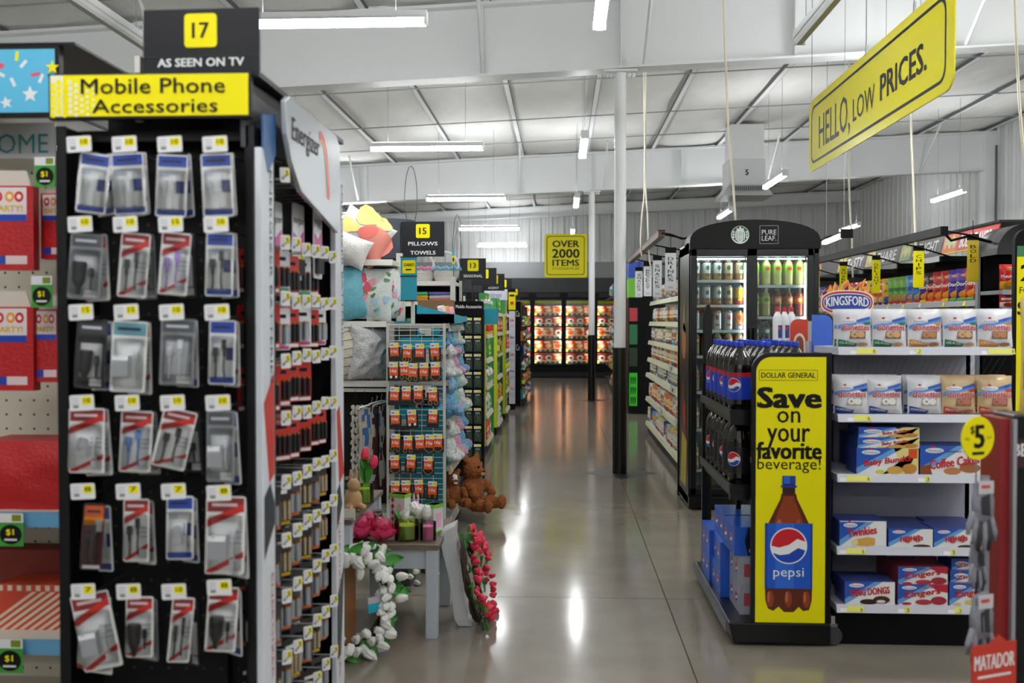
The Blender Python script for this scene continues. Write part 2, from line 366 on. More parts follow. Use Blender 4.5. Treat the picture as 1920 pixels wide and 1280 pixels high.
for x, y, wh in ((-1.45, 1.5, 'added over the near end of the main aisle'), (2.9, .9, 'right of the main aisle near its beginning'), (4.5, 2, 'beyond the glove rack'), (4.6, 7, 'in front of the chips endcap'), (-5, 5.5, 'beyond the party shelves'), (-5, 10.5, 'over the seasonal aisles'), (-5.5, 1, 'in the front corner by the left wall'), (-5, 15.5, 'over the left half at the middle rafter'), (-5, 21, 'over the left half near the freezers'), (5.75, 10.3, 'above the near end of the chips shelves')):  # first lamp is added out of view to brighten the foreground packs
    light(x, y, 0, 1, 'lit crosswise tube light ' + wh, 'tube lights over the rest of the shop')
# hanging power cords
def cord(pts, r, label, grp=None, m=mat('#f2ead2', .5)):
    pv = [Vector(p) for p in pts]; sm = []
    for i in range(len(pv)-1):
        for k in range(5):
            t = k/5; p0 = pv[max(i-1, 0)]; p1 = pv[i]; p2 = pv[i+1]; p3 = pv[min(i+2, len(pv)-1)]
            sm.append(.5*((2*p1)+(p2-p0)*t+(2*p0-5*p1+4*p2-p3)*t*t+(3*p1-p0-3*p2+p3)*t*t*t))
    sm.append(pv[-1])
    return tag(MB().tube(sm, r, m, 6).build('power_cord'), label, 'cord', grp)
def cpx(l, Y): return [P(u, v, Y) for u, v in l]
cord([(P(1357, 0, 7.75).x, 7.75, zc(1.2)+.1)]+cpx([(1357, 0), (1362, 150), (1367, 260), (1374, 340), (1379, 416)], 7.75), .009, 'thick cream power cord dropping to the black drinks cooler')
cord([(P(1206, 170, 10.5).x, 10.5, zc(.9)+.1)]+cpx([(1208, 200), (1209, 260), (1208, 360), (1204, 400), (1201, 450), (1203, 480)], 10.5), .008, 'cream cord dropping behind the big white column')
cord([(P(1212, 170, 10.6).x, 10.6, zc(.9)+.1)]+cpx([(1210, 260), (1211, 360), (1214, 400), (1216, 470), (1220, 500)], 10.6), .008, 'second cream cord twisted beside the column, nearer the snack signs')
cord([(P(1592, 100, 11).x, 11, zc(3.2)+.1)]+cpx([(1591, 280), (1594, 400), (1597, 440), (1599, 520)], 11), .010, 'cream cord hanging above the charcoal sign')
cord([(P(1706, 50, 9.6).x, 9.6, zc(3.3)+.1)]+cpx([(1708, 220), (1712, 330), (1715, 420), (1717, 480)], 9.6), .011, 'cream cord hanging over the yellow CHIPS sign')
cord([(P(1900, -200, 7.5).x, 7.5, zc(3.3)+.1)]+cpx([(1903, 0), (1909, 150), (1916, 250), (1924, 320), (1928, 420)], 7.5), .010, 'cream cord hanging at the far right beside the wall')
# ================================================================ LEFT FOREGROUND: phone accessories rack
PEG = mat('#0b0b0d', .55, spec=.25); FRM = mat('#111113', .4, spec=.3)
def pegboard(name, w, h, m, hole, parent, loc, rz=0, pitch=.0254*2, step=1):
    b = MB().box(-w/2, w/2, 0, .008, 0, h, m).build(name, parent, loc, rz)
    q = MB(); q.yf = 0; r = .004
    for i in range(1, int(w/pitch)):
        for j in range(1, int(h/pitch)):
            x, z = -w/2+i*pitch, j*pitch
            q.add([(x-r, -.0006, z-r), (x+r, -.0006, z-r), (x+r, -.0006, z+r), (x-r, -.0006, z+r)], [(0, 1, 2, 3)], hole)
    o = q.build('peg_hole', b); o['kind'] = 'stuff'; return b
MY = 2.60; mx0, mx1 = PX(106, MY), PX(481, MY); mc = (mx0+mx1)/2; mw = mx1-mx0
mr_ = thing('accessory_rack', 'black pegboard rack headed Mobile Phone Accessories with blister packs', 'rack', (mc, MY, 0))
MB().box(-mw/2, -mw/2+.03, 0, .2, 0, 1.92, FRM).build('side_frame', mr_, bev=.003)
MB().box(mw/2-.03, mw/2-.006, 0, .2, 0, 1.92, FRM).build('side_frame', mr_, bev=.003)
pegboard('pegboard', mw-.04, 1.80, PEG, mat('#2c2c2e', .6), mr_, (0, .19, .1))
MB().box(-mw/2, mw/2, .0, .2, 0, .12, FRM).build('base', mr_, bev=.003)
MB().box(-mw/2, mw/2, .10, .2, 1.895, 1.925, FRM).build('top_rail', mr_)
z0, z1 = PZ(220, MY, 290), PZ(143, MY, 290)
hd = MB(); hd.box(-mw/2-.006, mw/2-.006, -.02, .0, z0-.008, z1+.004, FRM); hd.build('header_frame', mr_, bev=.002)
hp = MB(); hp.yf = -.0205; hp.rc(-mw/2, mw/2-.012, z0, z1, YEL, 1)
cw = mat('#e9e7c8', .5)
hp.rc(-mw/2, -mw/2+.035, z0, z1, cw, 2)
for i in range(8):
    for j in range(6):
        if i > 3 and 0: continue
        rr_ = .0085*(1-i/12)
        hp.el(-mw/2+.008+i*.0155, z0+.008+j*.0155+(i % 2)*.0078-.004, rr_, min(rr_, .0075), cw if i > 2 else YEL, 3, 8)
hp.build('header_card', mr_)
hq = MB(); hq.yf = -.0205
hq.tx('Mobile Phone', .005, z1-.030, .385, .040, INK, 5, .012); hq.tx('Accessories', .010, z0+.026, .335, .036, INK, 5, .012)
hq.build('header_lettering', mr_)
MB().box(-mw/2-.01, mw/2-.01, -.015, .2, z1, z1+.006, FRM).build('top_cap', mr_)
TAGW = mat('#e9e9ea', .35)
def tagmesh(txt, w=.063, h=.040, yel=.5):
    q = MB(); q.prism(rrect(-w/2, w/2, -h/2, h/2, .004, 3), 0, .0015, TAGW); q.yf = 0
    q.rc(w*.02, w*.42, -h*.12, h*.38, YEL, 1); q.tx(txt, w*.22, h*.14, w*.26, h*.3, INK, 2, .02)
    for k in range(3): q.rc(-w*.42, -w*.12, h*(.25-.18*k), h*(.29-.18*k), GREY, 1)
    q.rc(-w*.36, -w*.14, -h*.32, -h*.16, mat('#77777c', .5), 1)
    return q.mesh('price_tag')
TG = {t: tagmesh(t) for t in ('10', '15', '5', '7', '8')}
PEGD = MB().cyl((0, 0, 0), (0, -.13, 0), .0028, mat('#303032', .4, .3), 6).mesh('peg_hook')
PEGM = MB().cyl((0, 0, 0), (0, -.13, 0), .003, WIRE, 6).cyl((0, -.13, 0), (0, -.14, .012), .003, WIRE, 6).mesh('peg_hook')
# ---- blister packs
def blister(w, h, scheme, cont, bold=None):
    o = []
    c = MB(); c.prism(rrect(-w/2, w/2, -h, 0, .006, 3), .0, .002, {'blue': CARD, 'red': CARD, 'black': mat('#26262a', .4), 'orange': mat('#4a1420', .4), 'grey': mat('#8c8e92', .4), 'teal': CARD}[scheme])
    c.yf = 0
    top = {'blue': mat('#2a4aa8', .35), 'red': mat('#8c2b30', .4), 'black': mat('#3a3a3e', .4), 'orange': mat('#c85a14', .4), 'grey': mat('#54575c', .4), 'teal': mat('#6aa2ae', .4)}[scheme]
    c.rc(-w/2+.003, w/2-.003, -h*.2, -.004, top, 1)
    c.rc(-w*.35, w*.30, -h*.13, -h*.09, mat('#c8ccd4', .4) if scheme in ('black', 'grey') else mat('#1a2450' if scheme != 'red' else '#e0c8c8', .4), 2)
    if scheme == 'blue':
        c.rc(-w/2+.003, w/2-.003, -h+.004, -h*.88, top, 1); c.rc(w*.14, w*.42, -h*.62, -h*.42, mat('#1c2f78', .4), 1); c.rc(-w*.4, -w*.1, -h*.36, -h*.28, mat('#d5dbe8', .4), 1)
    if scheme == 'red':
        rd = mat('#cc3026', .4)
        c.pg([(-w/2+.003, -h*.30), (w/2-.003, -h*.08), (w/2-.003, -h*.18), (-w/2+.003, -h*.40)], rd, 2)
        c.pg([(-w*.3, -h+.004), (w/2-.003, -h*.78), (w/2-.003, -h*.70), (-w/2+.003, -h*.95), (-w/2+.003, -h+.004)], rd, 2)
        c.rc(w*.12, w*.4, -h*.94, -h*.80, WHITE, 3)
        for k in range(3): c.rc(w*.1, w*.42, -h*(.45+.07*k)-.003, -h*(.45+.07*k), mat('#b0b4bc', .4), 1)
    if scheme in ('black', 'grey'):
        c.rc(-w*.36, w*.36, -h*.84, -h*.34, CARD if scheme == 'black' else mat('#c9cacc', .4), 1); c.rc(w*.0, w*.4, -h*.97, -h*.86, CARD, 2)
    if scheme == 'orange':
        c.rc(-w*.45, w*.45, -h*.32, -h*.2, mat('#e08a20', .4), 1); c.rc(w*.05, w*.42, -h*.42, -h*.24, WHITE, 2); c.rc(-w*.4, w*.4, -h*.99, -h*.94, WHITE, 1)
    if scheme == 'teal': c.rc(0, w*.3, -h*.4, -h*.28, mat('#f4f4f4', .4), 1)
    o.append(('card', c.mesh('card')))
    p = MB(); blk = mat('#161618', .35); wh = mat('#eceef2', .3); pur = mat('#a884d8', .3); blu = mat('#5a86c8', .3)
    pc = {'black': blk, 'white': wh, 'purple': pur, 'blue': blu}
    kind, col = cont.split('-'); m = pc[col]
    if kind == 'cable':
        p.box(-w*.30, -w*.12, -.014, -.004, -h*.55, -h*.42, m).cyl((-w*.21, -.009, -h*.55), (-w*.21, -.009, -h*.66), .004, m)
        p.box(w*.02, w*.17, -.014, -.004, -h*.45, -h*.30, m).cyl((w*.1, -.009, -h*.45), (w*.1, -.009, -h*.56), .0035, m)
        p.tube([(-w*.21, -.008, -h*.64), (-w*.2, -.008, -h*.8), (-w*.22, -.008, -h*.9)], .0024, m); p.tube([(w*.1, -.008, -h*.55), (w*.08, -.008, -h*.75), (w*.12, -.008, -h*.88)], .0024, m)
    if kind == 'block':
        p.box(-w*.36, w*.08, -.03, -.003, -h*.78, -h*.48, m); p.box(-w*.3, -w*.2, -.031, -.03, -h*.5, -h*.49, GREY)
        p.tube([(w*.22, -.008, -h*.5), (w*.2, -.008, -h*.66), (w*.27, -.008, -h*.82)], .0028, m); p.box(w*.15, w*.29, -.013, -.003, -h*.52, -h*.42, m)
    if kind == 'car':
        p.lathe([(0, -.055), (.005, -.055), (.008, -.04), (.016, -.02), (.019, .02), (.017, .028), (0, .028)], m, 12, (-w*.12, -.016, -h*.6), 1, .75)
        p.box(w*.16, w*.28, -.012, -.003, -h*.66, -h*.52, m); p.tube([(w*.22, -.008, -h*.66), (w*.22, -.008, -h*.84)], .0026, m)
    if kind == 'plug':
        p.ball((-w*.05, -.015, -h*.55), (w*.2, .013, h*.12), m); p.box(-w*.2, w*.1, -.024, -.006, -h*.72, -h*.6, m)
        p.tube([(w*.25, -.008, -h*.4), (w*.24, -.008, -h*.6), (w*.3, -.008, -h*.8)], .003, m)
    o.append(('charger' if kind != 'cable' else 'cable', p.mesh('cable')))
    s = MB(); a, b = -h*.94, -h*.24; k = .034; x = w*.43
    V = [(-x, -.001, a), (x, -.001, a), (x, -.001, b), (-x, -.001, b), (-x+.006, -k, a+.008), (x-.006, -k, a+.008), (x-.006, -k*.8, b-.012), (-x+.006, -k*.8, b-.012)]
    s.add(V, [(4,5,6,7), (0,1,5,4), (1,2,6,5), (2,3,7,6), (3,0,4,7)], CLEAR)
    s.prism(rrect(-w/2-.003, w/2+.003, -h-.003, .003, .008, 3), .0022, .0026, CLEAR)
    o.append(('plastic_shell', s.mesh('plastic_shell')))
    return o
BL = {}
def place_pack(u, v, v2, Y, w, sch, cont, rz, ry, label, grp):
    """hook point at pixel (u,v), bottom at row v2"""
    p = P(u, v, Y); h = (v2-v)/FPX*Y; k = (round(w, 3), round(h, 2), sch, cont)
    if k not in BL: BL[k] = blister(w, h, sch, cont)
    t = thing('blister_pack', label, 'charger pack', p, rz, grp, ry=ry)
    for nm, me in BL[k]: obj(nm, me, parent=t)
    return t
cols = [(148, 'first'), (233, 'second'), (318, 'third'), (403, 'fourth')]
rows = [(270, 'top'), (420, 'second'), (585, 'third'), (755, 'fourth'), (921, 'fifth'), (1109, 'bottom')]
prices = [['10']*4, ['10', '10', '15', '10'], ['15', '15', '10', '10'], ['10']*4, ['8', '7', '7', '8'], ['7', '8', '10', '8']]
for r, (v, rn) in enumerate(rows):
    for c, (u, cn) in enumerate(cols):
        uu = u+(r*1.8 if r < 5 else 8); vv = v-(8 if (c == 3 and r == 5) else 0)+(3 if (r == 4 and c == 3) else 0)
        p = P(uu, vv, 2.47)
        tgk = obj('price_tag', TG[prices[r][c]], (p.x-mc, p.y-MY, p.z), parent=mr_, ry=R(-3))
        h = obj('peg_hook', PEGD, (p.x-mc+.01, .19, p.z-.012), parent=mr_); h.scale = (1, 2.3, 1)
SP = { # (row,col): u, top, bottom, width m, scheme, content, rz deg, ry deg, words
 (0,0): (180, 288, 402, .070, 'blue', 'cable-white', 38, 7, 'blue and white cable pack turned sideways'),
 (0,1): (238, 287, 404, .082, 'blue', 'cable-white', 6, -4, 'blue and white cable pack hanging square'),
 (0,2): (324, 290, 408, .078, 'blue', 'cable-white', 10, 3, 'blue and white cable pack tipped slightly'),
 (0,3): (405, 288, 406, .078, 'blue', 'cable-white', 8, -3, 'blue and white cable pack beside a red one'),
 (1,0): (164, 438, 563, .080, 'grey', 'car-black', 15, 5, 'clear grey pack with a black car charger'),
 (1,1): (256, 437, 560, .072, 'red', 'cable-black', 22, 6, 'red and white pack with a black cable'),
 (1,2): (332, 436, 555, .072, 'red', 'cable-purple', 18, 6, 'red and white pack with a lilac cable'),
 (1,3): (413, 436, 557, .070, 'blue', 'cable-black', 8, 2, 'blue and white pack with a black cable'),
 (2,0): (175, 600, 730, .075, 'black', 'car-black', 14, 5, 'dark pack with a chunky black plug'),
 (2,1): (245, 602, 738, .088, 'teal', 'block-white', 12, 4, 'grey and teal pack with a white wall plug'),
 (2,2): (335, 598, 724, .085, 'grey', 'cable-white', 16, 3, 'clear silver pack with cables'),
 (2,3): (418, 600, 723, .068, 'blue', 'cable-black', 6, 2, 'blue topped pack with a black cable'),
 (3,0): (163, 765, 890, .092, 'red', 'plug-white', 4, 1, 'red topped pack with a round white plug'),
 (3,1): (258, 770, 888, .080, 'red', 'cable-blue', 12, 4, 'grey and red pack with a blue cable'),
 (3,2): (340, 768, 882, .085, 'red', 'cable-black', 18, 17, 'red and white pack swung sideways'),
 (3,3): (414, 770, 906, .070, 'grey', 'block-white', 6, 1, 'brown based pack with a white block'),
 (4,0): (178, 945, 1070, .052, 'orange', 'cable-black', 22, 5, 'slim orange and maroon pack'),
 (4,1): (256, 935, 1056, .066, 'red', 'cable-black', 8, 1, 'red based pack with a black cable'),
 (4,2): (338, 930, 1052, .068, 'blue', 'plug-white', 12, 1, 'blue pack with a white car plug'),
 (4,3): (424, 930, 1080, .100, 'red', 'block-white', 8, 2, 'large red striped pack with a white block'),
 (5,0): (166, 1112, 1262, .100, 'red', 'block-white', 6, -14, 'large red striped pack swung to the right'),
 (5,1): (262, 1118, 1236, .070, 'red', 'car-black', 6, 1, 'red based pack with a black car plug'),
 (5,2): (345, 1120, 1245, .055, 'red', 'cable-black', 28, 7, 'slim red and white pack with black plugs'),
 (5,3): (420, 1100, 1225, .078, 'red', 'car-black', 12, 5, 'red and white pack with a black car charger')}
for (r, c), s in SP.items():
    wd = '%s, %s row, %s column' % (s[8], rows[r][1], cols[c][1])
    Y = 2.50+.01*((r+c) % 3)
    place_pack(s[0], s[1], s[2], Y, s[3], s[4], s[5], R(s[6]*.6), R(s[7]*.8), wd, 'blister packs on the phone rack')
    # one or two packs hanging behind on the same hook
    b = ['blue', 'red', 'blue', 'red', 'grey', 'black'][(r*3+c) % 6]
    place_pack(s[0]+14, s[1]+3, s[2]+4, Y+.05, s[3], b, ['cable-white', 'plug-white', 'car-black'][(r+c) % 3], R(-20-5*c), R(-5+(r % 3)*2), 'half hidden %s pack behind, %s row, %s column' % ({'blue': 'blue', 'red': 'red', 'grey': 'silver', 'black': 'dark'}[b], rows[r][1], cols[c][1]), 'blister packs at the back of the hooks')
# ================================================================ battery endcap, facing the aisle
EX = -.795; EY0, EY1 = 2.60, 3.62; ec = (EY0+EY1)/2
bt = thing('battery_rack', 'tall black battery endcap with white side strips facing the aisle', 'rack', (EX, ec, 0), PI/2)
# local: x along +Y world (x = Y-ec), front is -y (towards +X world)
L0, L1 = EY0-ec, EY1-ec
MB().box(L0+.2, L1, .16, .5, 0, 2.0, FRM).build('body', bt)
pegboard('pegboard', L1-L0-.30, 1.9, PEG, mat('#2c2c2e', .6), bt, (0, .145, .05))
MB().box(L0, L1, .0, .2, 0, .08, FRM).build('base', bt)
MB().box(L1-.028, L1, .02, .3, 0, 1.98, FRM).build('side_frame', bt)
SW = mat('#dfe3ea', .35)
s1 = MB().box(L0+.005, L0+.115, -.004, .016, .06, 1.86, SW); s1.yf = -.004
s1.pg([(L0+.012, 1.18), (L0+.108, 1.26), (L0+.108, .98), (L0+.06, .96)], mat('#c8322c', .4)); s1.pg([(L0+.012, .93), (L0+.07, .96), (L0+.108, .90), (L0+.108, .84), (L0+.012, .76)], mat('#30333c', .4))
s1.build('side_strip', bt, bev=.003)
s2 = MB().box(L1-.15, L1-.03, -.004, .016, .06, 1.90, SW); s2.yf = -.004
s2.pg([(L1-.148, 1.08), (L1-.10, 1.1), (L1-.032, .85), (L1-.11, .82)], mat('#c8322c', .4)); s2.pg([(L1-.148, .80), (L1-.1, .82), (L1-.06, .74), (L1-.148, .66)], mat('#30333c', .4)); s2.pg([(L1-.148, .42), (L1-.032, .52), (L1-.09, .2), (L1-.148, .2)], mat('#1d4a4a', .4))
s2.build('side_strip', bt, bev=.003)
for xx, cc, z in ((L0+.082, mat('#c04848', .5), .42), (L0+.082, INK, 1.52), (L1-.11, mat('#c04848', .5), .42), (L1-.055, INK, 1.6)):
    q = MB(Matrix.Translation((xx, -.0045, z)) @ Matrix.Rotation(PI/2, 4, 'Y')); q.yf = 0
    q.tx('ENERGIZER BATTERIES', 0, 0, .58, .020, cc, 2); q.build('strip_lettering', bt)
hb = MB(); n = 10
pts = [(L0, 1.86)]+[(L1, 1.92), (L1, 2.085)]+[(L0, 2.03)]
hb.prism(pts, .03, .05, mat('#3c3c40', .45)); hb.build('header_back', bt)
MB().box(L0, L1, .0, .22, 2.045, 2.06, FRM).build('header_cap', bt)
hz0, hz1 = 1.80, 2.02; n = 10
H = [(a-.07 if a > L0+.3 else a-.05, b) for a, b in [(L0+.18, 2.01), (L0+.22, 2.03), (L1-.20, 2.03), (L1-.15, 2.0), (L1-.15, 1.72), (L1-.18, 1.70), (L0+.36, 1.78), (L0+.24, 1.85), (L0+.19, 1.92)]]
q = MB(); q.prism(H, -.035, -.02, mat('#c2c6cc', .25, .4)); q.yf = -.035
q.tx('Energizer', L0+.35, 1.935, .32, .085, INK, 2, .014)
arc = [(L0+.53+.10*math.cos(a)*1.15, 1.82+.18*math.sin(a)) for a in [R(100-9*i) for i in range(13)]]
inn = [(L0+.53+.075*math.cos(a)*1.15, 1.82+.155*math.sin(a)) for a in [R(100-9*i) for i in range(13)]]
q.add([(x, -.0362, z) for x, z in arc+inn], [(i, i+1, 14+i, 13+i) for i in range(12)], mat('#e0483a', .3))
in2 = [(L0+.53+.066*math.cos(a)*1.15, 1.82+.145*math.sin(a)) for a in [R(100-9*i) for i in range(13)]]
q.add([(x, -.0362, z) for x, z in inn+in2], [(i, i+1, 14+i, 13+i) for i in range(12)], mat('#e8a040', .3))
q.build('header_sign', bt, bev=.002)
q = MB(); q.prism([(L0+.02, 1.95), (L0+.13, 1.97), (L0+.13, 1.86), (L0+.06, 1.80), (L0+.02, 1.86)], -.006, 0, mat('#2c5f9a', .3)); q.build('blue_flash', bt)
TGE = tagmesh('5', .030, .042)
bat = [mat('#c8b89a', .3, .6), mat('#1c1c20', .3), mat('#b8bcc4', .2, .7)]
def batpack(cc, m2, kind):
    q = MB(); w, h = .078, .125; q.prism(rrect(-w/2, w/2, -h, 0, .006, 3), 0, .0015, cc); q.yf = 0
    q.rc(-w*.35, w*.3, -h*.24, -h*.15, INK if kind else CARD, 2); q.rc(-w/2+.004, w/2-.004, -h*.98, -h*.9, m2, 1)
    for i in range(4 if kind != 2 else 2):
        x = -w*.33+i*w*.22 if kind != 2 else -w*.18+i*w*.36
        r = .0065 if kind != 2 else .012
        q.cyl((x, -r-.001, -h*.85), (x, -r-.001, -h*.42), r, bat[kind], 8).cyl((x, -r-.001, -h*.42), (x, -r-.001, -h*.38), r*.9, mat('#b87838', .3, .8), 8)
    return q.mesh('battery_pack')
BP = [batpack(mat('#e4e6ea', .3), mat('#d8488a', .4), 2), batpack(mat('#c03028', .35), CARD, 1), batpack(mat('#2c2c30', .35), mat('#c8a020', .4), 0), batpack(mat('#c8ccd0', .3), mat('#3a9a48', .4), 1), batpack(mat('#3c3e44', .3), mat('#d06828', .4), 2)]
BN = ['white and pink', 'red', 'black and gold', 'silver and green', 'charcoal and orange']
ezs = [1.815, 1.62, 1.457, 1.287, 1.12, .933, .775, .61, .43, .25]
for r, z in enumerate(ezs):
    kk = [(0, 3), (3, 1), (1, 0), (1, 1), (1, 1), (2, 4), (4, 2), (4, 4), (2, 4), (4, 2)][r]
    for c in range(6):
        yy = 2.80+c*.118; X = -.785
        zz = z+.004*((c*7+r) % 3)
        obj('price_tag', TGE, (yy-ec, -.012, zz), parent=bt, rz=R(-48), ry=R(3*((c+r) % 3-1)))
        hk = obj('peg_hook', PEGM, (yy-ec, .145, zz-.012), parent=bt); hk.scale = (1, 1.15, 1)
        if r == 0 and c < 6: continue
        if (r, c) in ((1, 5), (3, 5), (3, 4), (4, 0)): continue
        k = kk[(c+r) % 2]
        for d in range(2):
            o = obj('battery_pack', BP[k], (X-.05-.055*d, yy+.004*d, zz-.018), R(52)+R(9*((c+d) % 3-1)), rx=0)
            tag(o, '%s battery pack %s %s hook, %s row of battery endcap' % (BN[k], 'behind on' if d else 'at tip of', NTH[c], NTH[r]), 'battery pack', 'battery packs on the black endcap')
# big packs dangling under the header
big = MB(); big.prism(rrect(-.055, .055, -.24, 0, .01, 3), 0, .003, mat('#e6e8ec', .3)); big.yf = 0
big.tx('energizer', 0, -.055, .1, .03, INK, 2); big.pg([(-.05, -.09), (0, -.11), (.05, -.08), (.05, -.14), (0, -.16), (-.05, -.13)], mat('#d050a0', .4)); big.rc(-.05, 0, -.16, -.13, mat('#58b848', .4), 1); big.el(.03, -.17, .016, .016, YEL, 2)
for i in range(4): big.cyl((-.04+.018*i, -.009, -.225), (-.04+.018*i, -.009, -.175), .008, bat[1], 8)
bm_ = big.mesh('battery_pack')
for i, (yy, z) in enumerate(((3.25, 1.80), (3.12, 1.79), (2.96, 1.78))):
    tag(obj('battery_pack', bm_, (-.80-.03*i, yy, z-.02), PI/2-R(4*i)), 'large white and pink battery pack, %s from the far end of the top hooks' % NTH[i], 'battery pack', 'large battery packs')
# ---------------------------------------------------------------- aisle signs
def aisle_sign(num, lines, u0, u1, v0, v1, Y, label, rz=0, ww=None, vl=None):
    a, b = P(u0, v1, Y), P(u1, v0, Y); w, h = b.x-a.x, b.z-a.z
    t = thing('aisle_sign', label, 'sign', ((a.x+b.x)/2, Y, a.z), rz, 'numbered black aisle signs')
    DGs = mat('#202023', .45, spec=.25)
    MB().box(-w/2, w/2, 0, .012, 0, h, DGs).build('panel', t, bev=.002)
    MB().box(-w/2, w/2, -.002, 0, h*.265-.002, h*.265+.001, mat('#18181a', .5)).build('fold_line', t)
    MB().add([(-w/2, 0, 0), (-w/2-.03*w/.3, .12, 0), (-w/2-.03*w/.3, .12, h), (-w/2, 0, h)], [(0, 1, 2, 3)], DGs).build('rear_wing', t)
    if Y > 6: MB().box(-w/2+.002, -w/2+.017, .02, .035, -(a.z-1.5), h, DGs).build('mounting_post', t)
    s = h*.52 if len(lines) < 2 else h*.40
    q = MB(); q.yf = -.001; cz = h*.66 if len(lines) < 2 else h*.73
    q.rr(-s/2, s/2, cz-s/2, cz+s/2, s*.12, YEL, 1); q.tx(num, 0, cz, s*.5, s*.46, INK, 3, .02); q.build('number_plate', t)
    q = MB(); q.yf = -.0012
    for i, l in enumerate(lines): q.tx(l, 0, (h*.17 if len(lines) < 2 else h*.37-i*h*.26), min(w*.74, w*.085*len(l)*1.15), h*.105 if len(lines) > 1 else h*.125, WHITE, 2, .03)
    if q.v: q.build('lettering', t)
    return t
t = aisle_sign('17', ['AS SEEN ON TV'], 267, 487, 14, 139, 2.66, 'black aisle 17 sign reading AS SEEN ON TV above the phone rack', R(-2))
MB().box(-.20, -.185, .03, .05, -.12, .06, OFFW).build('mounting_post', t)
t = aisle_sign('15', ['PILLOWS', 'TOWELS'], 753, 833, 415, 481, 6.85, 'black aisle 15 sign reading PILLOWS TOWELS')
RING = lambda rx, rz, r: MB().tube([(rx*math.cos(2*PI*i/32), 0, rz+rz*math.sin(2*PI*i/32)) for i in range(32)], r, mat('#5a5c5e', .3, .8), 5, True)
RING(.043, .215, .003).build('wire_hoop', t, (.0-.09, .05, .2))
t = aisle_sign('13', ['SEASONAL'], 863, 911, 484, 524, 10.8, 'black aisle 13 sign reading SEASONAL')
RING(.04, .26, .003).build('wire_hoop', t, (-.17, .05, .02))
aisle_sign('12', [], 884, 931, 502, 535, 12.6, 'small black aisle sign behind the SEASONAL sign')
aisle_sign('11', ['AGENT'], 905, 946, 513, 545, 14.4, 'small black aisle sign, third behind the PILLOWS sign')
aisle_sign('10', ['MOPS'], 925, 960, 522, 550, 16.2, 'small black aisle sign with a yellow square over the air freshener rack')
aisle_sign('9', [], 955, 975, 540, 562, 18.1, 'smallest black aisle sign at the far left row')
# ================================================================ generic shelf unit
def shelf_unit(name, label, cat, loc, rz, w, dep, zs, H, back, lip, base=DG, lipn='price_rail', group=None, lh=.035, ends=True, tags=None, hdr=None, drop=None):
    t = thing(name, label, cat, loc, rz, group)
    MB().box(-w/2, w/2, dep, dep+.02, .05, H, back).build('back_panel', t)
    MB().box(-w/2, w/2, .03, dep, 0, zs[0]-.03, base).build('base', t)
    for s in (-1, 1):
        MB().box(s*w/2-.02, s*w/2+.02, dep, dep+.05, 0, H, lip if ends else back).build('upright', t)
    for i, z in enumerate(zs):
        d0 = 0 if not drop or i == 0 else drop[min(i, len(drop)-1)]
        sh = MB().box(-w/2, w/2, d0+.012, dep, z-.03, z, lip).build('shelf', t)
        MB().add([(x, y, zz) for x in (-w/2, w/2) for y, zz in ((d0, z-lh), (d0+.012, z+.004), (d0+.014, z+.004), (d0+.014, z-lh))], [(0,1,5,4), (1,2,6,5), (0,4,7,3), (0,3,2,1), (4,5,6,7)], tags[2] if tags and len(tags) > 2 else lip).build(lipn, sh)
        if tags:
            q = MB(); step = tags[0]; x = -w/2+.06
            while x < w/2-.04:
                yy = lambda zz: d0-.001+.012*((zz-(z-lh))/lh)
                q.add([(x, yy(z-lh+.006), z-lh+.006), (x+tags[1], yy(z-lh+.006), z-lh+.006), (x+tags[1], yy(z-.004), z-.004), (x, yy(z-.004), z-.004)], [(0, 1, 2, 3)], YEL if int(x*97) % 3 else TAGW)
                x += step*(1+.25*(int(x*37) % 3))
            o = q.build('shelf_label', sh); o['kind'] = 'stuff'
    t['w'] = w
    return t
def at(t, x, y, z): return Matrix.LocRotScale(t.location, t.rotation_euler, None) @ Vector((x, y, z))
# ================================================================ party goods at the far left
PY = 3.1
zs = [PZ(1196, PY, 50)-.005, PZ(960, PY, 50)]
x0 = -2.6; x1 = -1.34
pt = thing('party_shelves', 'cream pegboard party goods shelving with blue price rails', 'shelf', ((x0+x1)/2, PY, 0))
pw = x1-x0
pegboard('pegboard', pw, 1.9, mat('#cfc8b6', .5), mat('#4a443a', .6), pt, (0, .38, .1))
MB().box(-pw/2, pw/2, .02, .38, 0, .1, DG).build('base', pt)
for i, z in enumerate([.12, zs[0], zs[1]]):
    sh = MB().box(-pw/2, pw/2, .01, .38, z-.03, z, mat('#d8d2c4', .5)).build('shelf', pt)
    MB().box(-pw/2, pw/2, -.002, .01, z-.048, z+.0, mat('#6aa8d0', .35)).build('price_rail', sh)
z0, z1 = PZ(226, PY, 60), PZ(112, PY, 60); xe = PX(121, 3.0)-(x0+x1)/2
q = MB().box(-pw/2, xe, -.12, -.09, z0-.012, z1+.012, FRM); q.build('header_frame', pt, bev=.002)
q = MB(); q.yf = -.121; q.rc(-pw/2+.01, xe-.012, z0, z1, mat('#5ab8dc', .4), 1)
random.seed(3)
def star(cx, cz, r, m, l=2, a0=0): q.pg([(cx+(r if i % 2 == 0 else r*.45)*math.cos(a0+PI/2+PI*i/5), cz+(r if i % 2 == 0 else r*.45)*math.sin(a0+PI/2+PI*i/5)) for i in range(10)], m, l)
pk = mat('#e0506a', .4)
